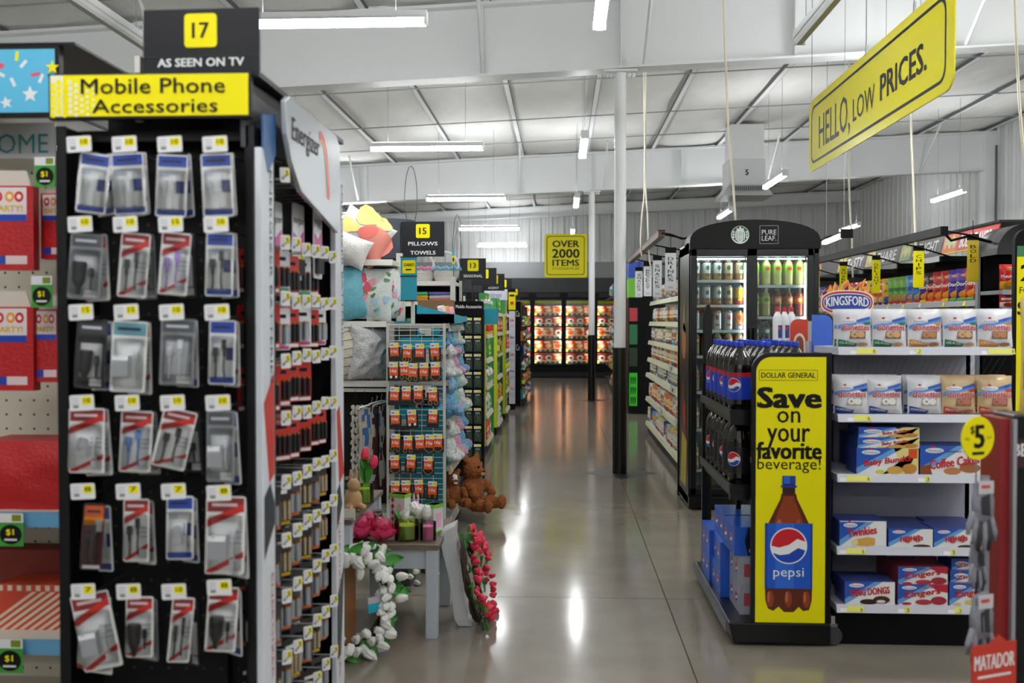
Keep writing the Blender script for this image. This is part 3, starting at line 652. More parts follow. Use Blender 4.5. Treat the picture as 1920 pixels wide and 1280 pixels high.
for i in range(46):
    cx = xe-.05-.025*i+random.uniform(-.01, .01); cz = random.uniform(z0+.02, z1-.02); a = random.uniform(0, PI); m = [WHITE, pk, WHITE, YEL, WHITE][i % 5]
    dx, dzz = math.cos(a), math.sin(a); l, tt = .014, .005
    q.pg([(cx+dx*l-dzz*tt, cz+dzz*l+dx*tt), (cx+dx*l+dzz*tt, cz+dzz*l-dx*tt), (cx-dx*l+dzz*tt, cz-dzz*l-dx*tt), (cx-dx*l-dzz*tt, cz-dzz*l+dx*tt)], m, 2)
star(xe-.09, z0+.055, .026, WHITE); star(xe-.165, z0+.03, .020, WHITE, 2, .2); star(xe-.18, z1-.05, .015, pk); star(xe-.33, z0+.07, .022, WHITE); star(xe-.5, z1-.05, .02, YEL)
q.build('header_card', pt)
q = MB(); star(xe-.018, z0+.135, .022, YEL, 1); q.v = [(a, -.125, c) for a, b, c in q.v]; q.build('yellow_star', pt)
MB().box(-pw/2, xe+.05, -.12, .35, z1+.012, z1+.02, FRM).build('top_cap', pt)
# poster with thin lettering
a, b = P(-60, 298, 3.3), P(103, 230, 3.3)
po = thing('home_banner', 'white banner with thin teal letters under the confetti sign', 'banner', ((a.x+b.x)/2, 3.3, a.z))
w_, h_ = b.x-a.x, b.z-a.z
MB().box(-w_/2, w_/2, 0, .004, 0, h_, mat('#d8dcdc', .5)).build('banner_sheet', po)
q = MB(); q.yf = -.001; q.tx('HOME', .01, h_*.42, w_*.78, h_*.55, mat('#4aa0a8', .5), 1, -.02); q.build('lettering', po)
# napkin packs
REDN = mat('#c4161c', .45, kind='cloth')
def napkin(w, h, d, label):
    q = MB(); q.box(-w/2, w/2, 0, d, -h, 0, REDN); q.yf = 0
    q.rc(-w*.42, w*.36, -h*.42, -h*.02, mat('#e8dcdc', .4), 1)
    for i, (cx, cc) in enumerate(((-.25, RED), (0, mat('#f09a20', .4)), (.2, RED))):
        q.el(w*cx, -h*.13, w*.10, h*.065, cc, 2, 14); q.el(w*cx, -h*.13, w*.05, h*.03, mat('#f4e8e0', .4), 3, 10)
    q.tx('PARTY!', -w*.03, -h*.27, w*.6, h*.07, mat('#d8b020', .4), 2, .04); q.rc(-w*.42, w*.36, -h*.42, -h*.34, mat('#2040a8', .4), 2)
    q.rc(-w*.42, -w*.1, -h*.93, -h*.83, mat('#2040a8', .4), 1); q.rc(-w*.1, w*.36, -h*.93, -h*.83, mat('#e8d0d0', .4), 1)
    q.prism([(-w*.4, 0), (w*.4, 0), (w*.3, .05), (-w*.3, .05)], d*.3, d*.5, mat('#d8ccc0', .3))
    return q
def put(q, nm, u, v, Y, rz, label, cat, grp=None, bev=0, rx=0, ry=0):
    return tag(q.build(nm, None, P(u, v, Y), rz, bev, rx, ry), label, cat, grp)
put(napkin(.15, .27, .04, ''), 'napkin_pack', 18, 348, 3.12, R(3), 'large red party napkin pack on the upper hook', 'napkins', 'red party packs', .006)
put(napkin(.15, .27, .04, ''), 'napkin_pack', 20, 575, 3.12, R(-2), 'large red party napkin pack on the lower hook', 'napkins', 'red party packs', .006)
put(napkin(.09, .215, .05, ''), 'cutlery_pack', 100, 362, 3.2, R(-4), 'narrow red party pack beside the upper napkins', 'party pack', 'red party packs', .006)
put(napkin(.09, .235, .05, ''), 'cutlery_pack', 86, 580, 3.14, R(4), 'narrow red party pack beside the lower napkins', 'party pack', 'red party packs', .006)
def dollartag(w, h):
    q = MB(); q.prism([(-w/2, -h), (w/2, -h), (w/2, 0), (-w/2, 0)], 0, .002, mat('#3c9a34', .4)); q.yf = 0
    q.rc(-w/2, w/2, -h*.28, 0, TAGW, 1); q.rc(w*.05, w*.42, -h*.24, -h*.04, mat('#7a8a10', .4), 2); q.el(0, -h*.64, w*.44, h*.3, INK, 2, 18); q.tx('$1', -.002, -h*.58, w*.3, h*.2, YEL, 3, .03)
    q.rc(-w*.25, w*.25, -h*.83, -h*.77, WHITE, 3); return q
for i, (u, v, w_, h_, wh) in enumerate(((84, 294, .066, .095, 'over the narrow red pack'), (78, 517, .068, .10, 'over the lower narrow pack'), (20, 962, .082, .105, 'hanging from the upper blue rail'), (18, 1197, .085, .11, 'hanging from the lower blue rail'))):
    put(dollartag(w_, h_), 'dollar_sign', u, v, 3.07, 0, 'green and black one dollar tag %s' % wh, 'price sign', 'one dollar tags')
q = MB(); N = 14
V = []; 
for j in range(9):
    for i in range(N+1):
        x = -.14+.32*i/N; z = .235*j/8; V.append((x, -.05-.025*math.sin(PI*j/8)+.012*noise.noise(Vector((x*12, z*14, 1))), z+.008*noise.noise(Vector((x*9, 2, 1)))))
q.add(V, [(j*(N+1)+i, j*(N+1)+i+1, (j+1)*(N+1)+i+1, (j+1)*(N+1)+i) for j in range(8) for i in range(N)], REDN, True)
q.box(-.14, .18, -.045, .16, 0, .232, REDN)
put(q, 'folded_tablecloth', 50, 956, 3.2, 0, 'folded red tablecloth stack on the upper blue railed shelf', 'tablecloth')
q = MB(); ow, oh = .22, .165; q.box(-ow/2, ow/2, 0, .15, 0, oh, mat('#c8462c', .5)); q.yf = 0
st = mat('#d8c8b0', .5)
for i in range(-6, 9):
    x = i*.032; pts = [(x, 0), (x+.016, 0), (x+.016+oh*1.2, oh*.86), (x+oh*1.2, oh*.86)]
    c = [(max(-ow/2, min(ow/2, a)), b) for a, b in pts]
    # clip both edges along the box sides
    def clip(a0, a1):
        z_a = max(0, (-ow/2-a0)/1.395); z_b = min(oh*.86, (ow/2-a0)/1.395); return z_a, z_b
    za, zb_ = clip(x, 0)
    if zb_-za > .01:
        zc_, zd = clip(x+.016, 0); za = max(za, 0); 
        if zd-zc_ > .005: q.pg([(x+1.395*za, za), (x+.016+1.395*zc_, zc_), (x+.016+1.395*zd, zd), (x+1.395*zb_, zb_)], st, 1)
for i in range(7): q.rc(-ow/2+i*.032, -ow/2+i*.032+.016, oh*.88, oh*.99, st, 1)
put(q, 'gift_box', 58, 1189, 3.2, 0, 'orange and cream striped box on the lower blue railed shelf', 'box', None, .003)
q = MB().box(-.16, .16, 0, .1, 0, .12, mat('#7a2214', .6)); put(q, 'party_box', 55, 1094, 3.36, 0, 'dark red box behind and above the striped box', 'box', None, .004)
# ================================================================ pillow gondola
def psurf(w, h, d, p=2.0):
    def f(x, z):
        a, b = min(1, abs(2*x/w)), min(1, abs(2*z/h))
        return -d/2*((1-a**p)*(1-b**p))**.5
    return f
def pillow(w, h, d, m, mb=None, seed=0, jit=.004, m2=None, n=18, pinch=.07):
    q = mb or MB(); f = psurf(w, h, d)
    for s in (1, -1):
        V = []
        for j in range(n+1):
            for i in range(n+1):
                a, b = 2*i/n-1, 2*j/n-1
                x = w/2*a*(1-pinch*(1-b*b)); z = h/2*b*(1-pinch*(1-a*a))
                k = jit*noise.noise(Vector((x*22, z*22, seed+s)))*(1-a**4)*(1-b**4)
                V.append((x, s*f(w/2*a, h/2*b)+s*k, z))
        F = [(j*(n+1)+i, j*(n+1)+i+1, (j+1)*(n+1)+i+1, (j+1)*(n+1)+i) for j in range(n) for i in range(n)]
        if s < 0: F = [t[::-1] for t in F]
        q.add(V, F, m if s > 0 else (m2 or m), True)
    q.surf = f; q.eps = .004
    return q
def blob(q, cx, cz, r, m, l=1, e=1, rot=0, n=14, wob=.2, seed=1):
    pts = []
    for i in range(n):
        a = 2*PI*i/n; rr = r*(1+wob*math.sin(3*a+seed)); x, z = rr*math.cos(a), rr*e*math.sin(a)
        pts.append((cx+x*math.cos(rot)-z*math.sin(rot), cz+x*math.sin(rot)+z*math.cos(rot)))
    q.pg(pts, m, l)
GY = 6.4; gx1 = -1.09; gx0 = -2.5
gz = [.15, PZ(716, GY), PZ(603, GY), PZ(486, GY)]
g1 = shelf_unit('pillow_shelves', 'cream and black shelving stacked with cushions beside the wire earring rack', 'shelf', ((gx0+gx1)/2, GY, 0), 0, gx1-gx0, .36, gz, 1.83, DG, OFFW, DG)
MB().box(.68, .72, .30, .34, 0, 1.86, OFFW).build('end_post', g1)
MB().box(-.7, .7, .03, .055, PZ(733, GY)-.012, PZ(733, GY)+.012, OFFW).build('hanging_rail', g1)
pz = PZ(733, GY)
YP = mat('#e8d88a', .6, kind='cloth'); CO = mat('#e08878', .6); CO2 = mat('#d8685e', .6)
q = pillow(.36, .30, .16, mat('#e9e6e2', .6, kind='cloth'), seed=2)
blob(q, -.02, .12, .095, mat('#e8d47a', .6), 1, .9); blob(q, .09, .12, .05, mat('#ecd98c', .6), 1, 1.3); blob(q, .10, -.02, .115, CO, 2, .9, .4, 14, .08); blob(q, .03, .0, .07, CO2, 3, .6, .8, 14, .08); blob(q, -.1, -.02, .07, mat('#e8d47a', .6), 2, .8); blob(q, .14, -.12, .05, CO, 2, 1.2, .3)
tag(q.build('floral_pillow', None, P(680, 440, 6.5), R(6), rx=R(-22), ry=R(30)), 'yellow and coral floral pillow on top of the pillow shelves', 'pillow')
q = pillow(.26, .20, .12, mat('#e4e2de', .6, kind='cloth'), seed=5)
tag(q.build('white_pillow', None, P(655, 467, 6.36), R(4), rx=R(-10), ry=R(22)), 'plain white pillow tucked under the coral floral pillow', 'pillow')
# lampshade-like dark shade behind
a = P(728, 455, 7.3)
lt = thing('floor_lamp', 'slate grey cone lamp shade behind the coral pillow', 'lamp', (a.x, 7.3, 0))
MB().lathe([(.13, a.z-.12), (.20, a.z+.16), (.195, a.z+.16), (.125, a.z-.12)], mat('#5a5e68', .7), 28).build('lamp_shade', lt)
MB().cyl((0, 0, 1.45), (0, 0, a.z+.1), .008, CHROME).lathe([(.0, 1.43), (.11, 1.44), (.1, 1.47), (0, 1.48)], CHROME, 16).build('lamp_stand', lt)
# upper shelf: teal backed floral cushions, on their sides
FLB = mat('#e8ece8', .6, kind='cloth'); TLC = mat('#6ab4c4', .5, kind='cloth'); LEAF = mat('#5a8a4a', .6); PNK = mat('#d8506a', .6); LB = mat('#a8cfe0', .6)
def floral(seed):
    q = pillow(.36, .36, .15, FLB, seed=seed, m2=TLC); random.seed(seed)
    for i in range(22):
        cx, cz = random.uniform(-.14, .14), random.uniform(-.14, .14)
        m = [PNK, LEAF, LEAF, LB, mat('#e89aa8', .6)][i % 5]; r = [.032, .02, .018, .024, .026][i % 5]
        blob(q, cx, cz, r, m, 1, .55 if m is LEAF else .9, random.uniform(0, 3))
    return q
b = P(660, 601, 6.45)
o = floral(11).build('floral_cushion', None, (P(686, 560, 6.5).x-.0, 6.5, gz[2]+.185), R(12), ry=R(4)); tag(o, 'white floral cushion with teal back, nearer the battery rack on upper shelf', 'pillow', 'floral cushions')
o = floral(12).build('floral_cushion', None, (P(722, 560, 6.5).x-.03, 6.62, gz[2]+.185), R(58), ry=R(-4)); tag(o, 'white floral cushion turned sideways beside the cream post, upper shelf', 'pillow', 'floral cushions')
q = pillow(.34, .36, .15, TLC, seed=4, jit=.012)
tag(q.build('teal_cushion', None, (P(650, 560, 6.4).x-.02, 6.42, gz[2]+.175), R(25), ry=R(-12)), 'plain teal satin cushion slumped on the upper shelf', 'pillow')
# lower shelf
q = pillow(.34, .36, .15, mat('#d8d0bc', .7, kind='cloth'), seed=8)
for i in range(6): q.pg([(-.17, -.14+i*.055), (.17, -.13+i*.055), (.17, -.1265+i*.055), (-.17, -.1365+i*.055)], mat('#3a3836', .7), 1)
tag(q.build('striped_cushion', None, (P(655, 660, 6.4).x, 6.42, gz[1]+.185), R(20), ry=R(-8)), 'cream cushion with thin black stripes on the lower shelf', 'pillow')
q = pillow(.30, .36, .20, mat('#dedede', .8, kind='fur'), seed=3, jit=.03, n=26)
tag(q.build('fur_cushion', None, (P(691, 660, 6.4).x, 6.45, gz[1]+.18), R(38), ry=R(4)), 'shaggy white fur cushion in the middle of the lower shelf', 'pillow')
q = pillow(.32, .34, .13, mat('#c4c4c8', .7, kind='fur'), seed=9, jit=.014, n=22)
tag(q.build('grey_cushion', None, (P(719, 655, 6.4).x-.02, 6.55, gz[1]+.17), R(68), ry=R(3)), 'pale grey plush cushion against the cream post, lower shelf', 'pillow')
# hanging knit garlands and patterned towels
KN = mat('#d6d2c8', .8, kind='cloth')
for i, (u, v) in enumerate(((666, 912), (683, 905))):
    p = P(u, 760, 6.42); zb = PZ(v, 6.42); q = MB(); L = p.z-zb
    for s in (-1, 1):
        pts = [(s*.014+.006*math.sin(k*1.3+s), .006*math.cos(k*1.3), -L*k/40) for k in range(41)]
        q.tube(pts, [.013+.005*math.sin(k*2.1) for k in range(41)], KN, 7)
    q.tube([(-.01, 0, 0), (0, 0, .10), (.01, 0, 0)], .004, INK, 5)
    tag(q.build('knit_garland', None, p), 'white chunky knit garland on a black loop, %s' % ('left one by the tulips' if i == 0 else 'nearer the patterned towels'), 'garland', 'knit garlands')
TW = [mat('#d8d0c0', .7, kind='cloth'), mat('#3a6aa8', .7), mat('#5a2428', .7), mat('#28303c', .7)]
for i, (u, v0, v1) in enumerate(((697, 765, 905), (706, 762, 915), (715, 758, 900), (723, 760, 925))):
    p = P(u, v0, 6.38+.03*i); L = p.z-PZ(v1, 6.38+.03*i)
    t = thing('hanging_towel', '%s towel on a white hanger below the cushions, %s from the cream post' % (['blue patterned', 'blue blotched cream', 'maroon flowered cream', 'maroon'][i], ['fourth', 'third', 'second', 'nearest'][i]), 'towel', p, R(62), 'towels on hangers')
    q = MB(); V = []; N = 10
    for j in range(13):
        for k in range(N+1): V.append((-.13+.26*k/N, .012*math.sin(k*1.6+i)+.004*math.sin(j), -L*j/12))
    q.add(V, [(j*(N+1)+k, j*(N+1)+k+1, (j+1)*(N+1)+k+1, (j+1)*(N+1)+k) for j in range(12) for k in range(N)], TW[0] if i < 3 else TW[2], True)
    random.seed(i+40)
    for k in range(26):
        j, c = random.randrange(12), random.randrange(N-1); m = TW[[1, 1, 2, 3][i]]
        a = j*(N+1)+c; vv = [Vector(V[z]) for z in (a, a+1, a+N+2, a+N+1)]
        for s in (-.002, .002): q.add([x+Vector((0, s, 0)) for x in vv], [(0, 1, 2, 3)], m)
    q.build('cloth', t)
    MB().tube([(-.13, 0, 0), (-.12, 0, .012), (0, 0, .025), (.12, 0, .012), (.13, 0, 0)], .005, WHITE, 6).tube([(0, 0, .025), (0, 0, .05), (.012, 0, .062), (0, 0, .07)], .002, CHROME, 5).build('hanger', t)
# teal notice board
a, b = P(745, 563, 6.2), P(776, 480, 6.2)
cb = thing('clearance_board', 'teal notice board with a yellow clearance card beside the cream post', 'sign', ((a.x+b.x)/2+.01, 6.26, a.z), R(-8))
w_, h_ = b.x-a.x, b.z-a.z
q = MB().box(-w_/2, w_/2, 0, .008, 0, h_, mat('#2a9ab0', .35)); q.yf = 0; q.build('panel', cb)
q = MB(); q.yf = -.001
q.rr(-w_*.38, w_*.42, h_*.62, h_*.92, .004, YEL, 1); q.tx('CLEARANCE', 0.002, h_*.82, w_*.68, h_*.07, INK, 3, .02); q.rc(-w_*.18, w_*.18, h_*.69, h_*.72, INK, 3); q.build('clearance_card', cb)
for z in (0, h_*.56, h_): MB().box(-w_/2-.003, w_/2+.003, -.003, .01, z-.003, z+.003, DG).build('frame_rail', cb)
MB().box(w_*.1, w_*.3, .012, .03, -(a.z-1.385), h_, OFFW).build('post', cb)
# ================================================================ wire earring rack
WY = 6.16; wa, wb_ = PX(727, WY), PX(833, WY); wz = PZ(606, WY); ww = wb_-wa
wr_ = thing('earring_rack', 'white wire grid rack hung with small jewellery cards and orange tags', 'rack', ((wa+wb_)/2, WY, 0))
WW = mat('#cfcdc4', .35)
for s in (-1, 1): MB().box(s*ww/2-.008, s*ww/2+.008, -.008, .012, .02, wz, WW).build('frame_post', wr_)
for i in range(38):
    z = wz-.01-i*.033
    if z < .12: break
    MB().cyl((-ww/2, 0, z), (ww/2, 0, z), .0022 if i > 6 else .003, WW, 5).build('grid_wire', wr_)
for i in range(1, 5): MB().cyl((-ww/2+i*ww/5, .003, .1), (-ww/2+i*ww/5, .003, wz-.01), .002, WW, 5).build('grid_upright', wr_)
MB().box(-ww*.05, ww/2, .10, .11, .1, wz-.55, mat('#13707e', .5)).build('backing_sheet', wr_)
MB().box(-ww/2, ww/2, -.02, .1, 0, .03, WW).build('foot_rail', wr_)
ORT = mat('#e85a20', .4)
def ecard(kind):
    q = MB(); q.box(-.038, .038, .002, .004, -.095, -.01, mat('#18181c', .5)); q.yf = .002
    if kind == 0:
        for s in (-1, 1): q.tube([(s*.018+.010*math.cos(2*PI*i/14), -.002, -.075+.013*math.sin(2*PI*i/14)) for i in range(14)], .002, mat('#c8a860', .3, .9), 5, True)
    elif kind == 1:
        for s in (-1, 1): q.ball((s*.016, -.004, -.072), .009, mat('#e4e0dc', .3), 8, 6)
    elif kind == 2:
        for i in range(6): q.ball((-.028+.011*i, 0, -.068), .0025, CHROME, 6, 4)
    elif kind == 3:
        for s in (-1, 1): q.pg([(s*.017, -.05), (s*.017+.009, -.07), (s*.017, -.092), (s*.017-.009, -.07)], mat('#b89858', .3, .9), 4)
    else:
        q.tube([(.03*math.cos(PI+PI*i/12), -.003, -.062+.030*math.sin(PI+PI*i/12)) for i in range(13)], .0035, mat('#8a6a48', .4, .6), 5)
    a = q.mesh('jewellery_card')
    q = MB(); q.box(-.027, .027, -.003, -.002, -.062, .020, ORT); q.yf = -.003
    q.rc(-.027, .027, -.010, .020, TAGW, 1); q.rc(.004, .024, -.004, .016, YEL, 2); q.rc(-.022, -.004, .0, .008, mat('#8a7ab0', .4), 2); q.tx('10¢', -.001, -.036, .038, .022, WHITE, 2, .03)
    return a, q.mesh('orange_tag')
EC = [ecard(i) for i in range(5)]
EN = ['hoop earrings', 'white stud earrings', 'tiny stud earrings', 'gold drop earrings', 'bronze necklace']
ER = [(648, (739, 764, 787, 815), (2, 0, 2, 3)), (684, (738, 758, 775, 795, 816), (1, 0, 0, 3, 4)), (729, (740, 762, 784, 811), (2, 2, 4, 0)), (772, (741, 772, 812), (2, 1, 2)), (819, (742, 765, 787, 806, 821), (0, 0, 2, 4, 4)), (858, (740, 771, 803), (4, 3, 4)), (905, (741, 761, 785, 811), (2, 4, 3, 3))]
for r, (v, us, ks) in enumerate(ER):
    for c, (u, k) in enumerate(zip(us, ks)):
        t = thing('jewellery_card', '%s card with orange ten cent tag, %s row, %s hook' % (EN[k], NTH[r], NTH[c]), 'earrings', P(u, v+ (c*3+r) % 4, WY-.075), 0, 'orange tagged jewellery cards', ry=R(((c*5+r*3) % 7)-3))
        obj('card_back', EC[k][0], parent=t); obj('orange_tag', EC[k][1], parent=t)
        obj('hook', MB().cyl((0, -.004, .01), (0, .075, .01), .0018, WIRE, 5).mesh('hook'), parent=t)
# ================================================================ soft toys
def blobs(name, parts, vox, m, smooth=True, amp=.0, mats=None):
    q = MB()
    for c, r in parts: q.ball(c, r, m, 14, 10)
    o = q.build(name); md = o.modifiers.new('r', 'REMESH'); md.mode = 'VOXEL'; md.voxel_size = vox; md.use_smooth_shade = True
    sm = o.modifiers.new('s', 'SMOOTH'); sm.iterations = 4
    dg = bpy.context.evaluated_depsgraph_get(); me = bpy.data.meshes.new_from_object(o.evaluated_get(dg)); bpy.data.objects.remove(o)
    if amp:
        for v in me.vertices:
            k = 1+amp*noise.noise(v.co*90); v.co = v.co*1; v.co += v.normal*amp*noise.noise(v.co*70)
    if not me.materials: me.materials.append(m)
    for p in me.polygons: p.use_smooth = True
    me.name = name; return me
BRN = mat('#a8602c', .9, kind='fur')
def bear_body(k=1.0, m=BRN):
    P_ = [((0, 0, .13), (.095, .085, .12)), ((0, -.01, .29), (.085, .08, .08)), ((0, -.075, .27), (.04, .035, .032)),
          ((-.07, 0, .365), (.032, .02, .032)), ((.07, 0, .365), (.032, .02, .032)), ((-.10, -.05, .16), (.035, .06, .045)), ((.10, -.05, .16), (.035, .06, .045)), ((-.11, -.10, .12), (.03, .04, .035)), ((.11, -.10, .12), (.03, .04, .035)),
          ((-.08, -.11, .045), (.05, .09, .045)), ((.08, -.11, .045), (.05, .09, .045)), ((-.09, -.20, .055), (.045, .03, .055)), ((.09, -.20, .055), (.045, .03, .055))]
    return blobs('body', P_, .010, m, amp=.008)
def face(t, m1, zz=.29, k=1):
    for s in (-1, 1): tag_ = MB().ball((s*.030*k, -.085*k, zz*1.0+.02*k), .009*k, mat('#0c0a08', .1), 8, 6).build('eye', t)
    MB().ball((0, -.112*k, zz-.012*k), (.015*k, .010*k, .010*k), mat('#3a2018', .3), 8, 6).build('nose', t)
    MB().ball((0, -.098*k, zz-.03*k), (.024*k, .016*k, .016*k), m1, 10, 6).build('muzzle', t)
sx_ = P(880, 940, 6.95)
bear = thing('teddy_bear', 'large brown teddy bear sitting out over the aisle at shelf foot', 'teddy bear', (-.63, 6.95, PZ(955, 6.95)), R(62), None, ry=0)
bear.scale = (.98, .98, .98)
obj('body', bear_body(), parent=bear); face(bear, mat('#c88a58', .8))
fx = thing('toy_dog', 'brown and white plush dog behind the big brown teddy bear', 'soft toy', (-.715, 6.50, PZ(950, 6.5)), R(30))
fx.scale = (.62, .62, .62)
obj('body', bear_body(), parent=fx); face(fx, mat('#e8e4e0', .8))
MB().ball((0, -.055, .30), (.04, .045, .05), mat('#e8e4e0', .9), 10, 8).build('white_blaze', fx)
sm_pl = blobs('soft_toy', [((0, 0, .07), (.06, .055, .07)), ((0, -.01, .16), (.055, .05, .05)), ((-.04, 0, .21), (.018, .012, .03)), ((.04, 0, .21), (.018, .012, .03)), ((-.05, -.05, .03), (.025, .04, .025)), ((.05, -.05, .03), (.025, .04, .025)), ((0, -.055, .15), (.022, .02, .018))], .007, WHITE, amp=.004)
PLC = [('#7fb6dc', 'sky blue'), ('#e6a8c8', 'pink'), ('#c8a2dc', 'lilac'), ('#e8ecea', 'white'), ('#9ad0c4', 'mint'), ('#e4e0a8', 'pale yellow')]
PLM = []
for c, n_ in PLC:
    me = sm_pl.copy(); me.materials.clear(); me.materials.append(mat(c, .9, kind='fur')); PLM.append((me, n_))
# ================================================================ generic product meshes
def pbox(w, h, d, base, shapes, name='carton'):
    q = MB().box(-w/2, w/2, 0, d, 0, h, base); q.yf = 0
    for s in shapes:
        k = s[0]
        if k == 'r': q.rc(s[1]*w, s[2]*w, s[3]*h, s[4]*h, s[5], s[6] if len(s) > 6 else 1)
        if k == 'e': q.el(s[1]*w, s[2]*h, s[3]*w, s[4]*h, s[5], s[6] if len(s) > 6 else 2)
        if k == 'p': q.pg([(a*w, b*h) for a, b in s[1]], s[2], s[3] if len(s) > 3 else 1)
        if k == 't': q.tx(s[1], s[2]*w, s[3]*h, s[4]*w, s[5]*h, s[6], s[7] if len(s) > 7 else 3, s[8] if len(s) > 8 else .02, *(s[9:]))
    return q.mesh(name)
def bagsurf(w, h, d):
    def f(x, z):
        a, b = min(1, abs(2*x/w)), min(1, max(0, z/h))
        return -d/2*(1-a**3)*(1-(2*b-1)**6)*(1.15-.4*b)
    return f
def bag(w, h, d, base, shapes=(), name='snack_bag', seed=0, crimp=None, n=(12, 14), mb=None, wr=.003):
    q = MB(); f = bagsurf(w, h, d)
    g = lambda x, z: f(x, z)+wr*noise.noise(Vector((x*45, z*30, seed)))*(1 if abs(x) < w*.45 else 0)
    for s in (1, -1):
        V = []
        for j in range(n[1]+1):
            for i in range(n[0]+1):
                x = w*(i/n[0]-.5); z = h*j/n[1]; V.append((x*(1-.04*math.sin(PI*j/n[1])), g(x, z) if s > 0 else -f(x, z), z))
        F = [(j*(n[0]+1)+i, j*(n[0]+1)+i+1, (j+1)*(n[0]+1)+i+1, (j+1)*(n[0]+1)+i) for j in range(n[1]) for i in range(n[0])]
        q.add(V, F if s > 0 else [t[::-1] for t in F], base, True)
    q.surf = g; q.eps = .0011
    for s in shapes:
        k = s[0]
        if k == 'r': q.rc(s[1]*w, s[2]*w, s[3]*h, s[4]*h, s[5], s[6] if len(s) > 6 else 1)
        if k == 'e': q.el(s[1]*w, s[2]*h, s[3]*w, s[4]*h, s[5], s[6] if len(s) > 6 else 2, 16)
        if k == 'p': q.pg([(a*w, b*h) for a, b in s[1]], s[2], s[3] if len(s) > 3 else 1)
        if k == 't': q.tx(s[1], s[2]*w, s[3]*h, s[4]*w, s[5]*h, s[6], s[7] if len(s) > 7 else 3, s[8] if len(s) > 8 else .02, *(s[9:]))
    return q.mesh(name)
def lprof(prof, m, n=14, name='bottle'): return MB().lathe(prof, m, n).mesh(name)
def G(h, **k): return mat(h, .4, **k)
SMALL = []   # a palette of small shelf goods: (mesh, width, words, name, category)
def small(me, w, words, nm, cat): SMALL.append((me, w, words, nm, cat))
_cols = [('#2a9ab8', '#e8e8e4', 'teal'), ('#3c9a4a', '#e8e44a', 'green'), ('#d84a3c', '#f0d8c0', 'red'), ('#e8e6e0', '#58a070', 'white and green'), ('#e4b430', '#c83a28', 'yellow'), ('#2c4aa8', '#e8e8f0', 'blue'), ('#6a4a98', '#e8c860', 'purple'), ('#e07a28', '#2a2a2e', 'orange'), ('#dcd4c4', '#8a5a38', 'beige'), ('#222226', '#8ac040', 'black')]
for i, (a, b, wd) in enumerate(_cols):
    A, B = G('#'+a[1:]), G('#'+b[1:])
    small(pbox(.10, .17, .06, A, [('r', -.42, .42, .55, .85, B), ('e', 0, .3, .28, .16, B), ('r', -.3, .3, .62, .68, A, 2)]), .11, wd+' carton', 'carton', 'box')
    small(bag(.11, .17, .06, A, [('e', 0, .6, .34, .16, B), ('r', -.3, .3, .2, .36, B)], seed=i, n=(6, 8)), .115, wd+' pouch', 'pouch', 'bag')
    small(MB().lathe([(0, 0), (.036, 0), (.038, .01), (.038, .03), (.0385, .031, B), (.0385, .09, B), (.038, .091), (.034, .12), (.016, .145), (.016, .15, B), (.018, .15, B), (.018, .175, B), (0, .177, B)], A, 10).mesh('bottle'), .085, wd+' bottle', 'bottle', 'bottle')
    small(MB().lathe([(0, 0), (.033, 0), (.033, .012), (.0335, .013, B), (.0335, .075, B), (.033, .076), (.033, .105), (.030, .11, CHROME), (0, .11, CHROME)], A, 10).mesh('tin'), .072, wd+' tin', 'tin', 'can')
def fill(unit, z, idxs, where, x0=None, x1=None, y=.05, sc_=1, gap=.004, seed=0, depth=0, jit=4, grp=None, turn=0):
    """stand goods along a shelf; each run of a kind is told apart by shelf and place"""
    random.seed(seed); w = unit['w']; x = x0 if x0 is not None else -w/2+.02; x1 = x1 if x1 is not None else w/2-.02; k = 0; n = 0
    while True:
        me, pw, words, nm, cat = idxs[k % len(idxs)]; run = 1 if len(idxs) > 8 else random.choice((1, 2, 2, 3))
        for r in range(run):
            if x+pw*sc_ > x1: return
            o = obj(nm, me, at(unit, x+pw*sc_/2, y, z+.0005), unit.rotation_euler.z+turn+R(random.uniform(-jit, jit)), s=sc_*random.uniform(.93, 1.05))
            n += 1; tag(o, '%s, %s along %s' % (words, NTH[n-1] if n < 13 else '%dth' % n, where), cat, 'goods on '+where); x += pw*sc_+gap
        k += 1
# ================================================================ endcaps down the left of the aisle
tz = [.14, .475, .77, 1.02, 1.22, 1.385]
TLD = mat('#0f8fa4', .4); LIPG = mat('#a8a6a4', .4)
e1 = shelf_unit('toy_endcap', 'grey shelved endcap of soft toys and teal trays behind the earring rack', 'shelf', (-.70, 6.76, 0), PI/2, .92, .36, tz, 1.40, TLD, LIPG, DG, tags=(.3, .05, LIPG), lh=.05)
random.seed(5)
for k, z in enumerate(tz[:5]):
    if k == 0: continue
    tr = MB().box(-.43, .43, .03, .05, 0, .075, TEAL)
    q = tr; q.yf = .03
    for i in range(7): q.rc(-.40+i*.12, -.35+i*.12, .02, .055, mat('#8ad0dc', .4), 1)
    q.box(-.43, -.42, .03, .33, 0, .075, TEAL).box(.42, .43, .03, .33, 0, .075, TEAL)
    tag(q.build('display_tray', None, at(e1, 0, 0, z+.001), PI/2), 'open teal display tray on the %s shelf of the toy endcap' % ORD[k], 'tray', 'teal display trays')
    sc_ = [1, 1.15, 1.1, .95, .7][k]
    for i in range(6):
        me, n_ = PLM[(i*2+k*3+(i//3)) % 6]
        o = obj('soft_toy', me, at(e1, -.36+i*.145, .045+.02*(i % 2), z+.012), PI/2+R(random.uniform(-60, 30)), s=sc_*1.15)
        tag(o, '%s soft toy, %s along the %s shelf of the toy endcap' % (n_, NTH[i], ORD[k]), 'soft toy', 'soft toys on the %s shelf' % ORD[k])
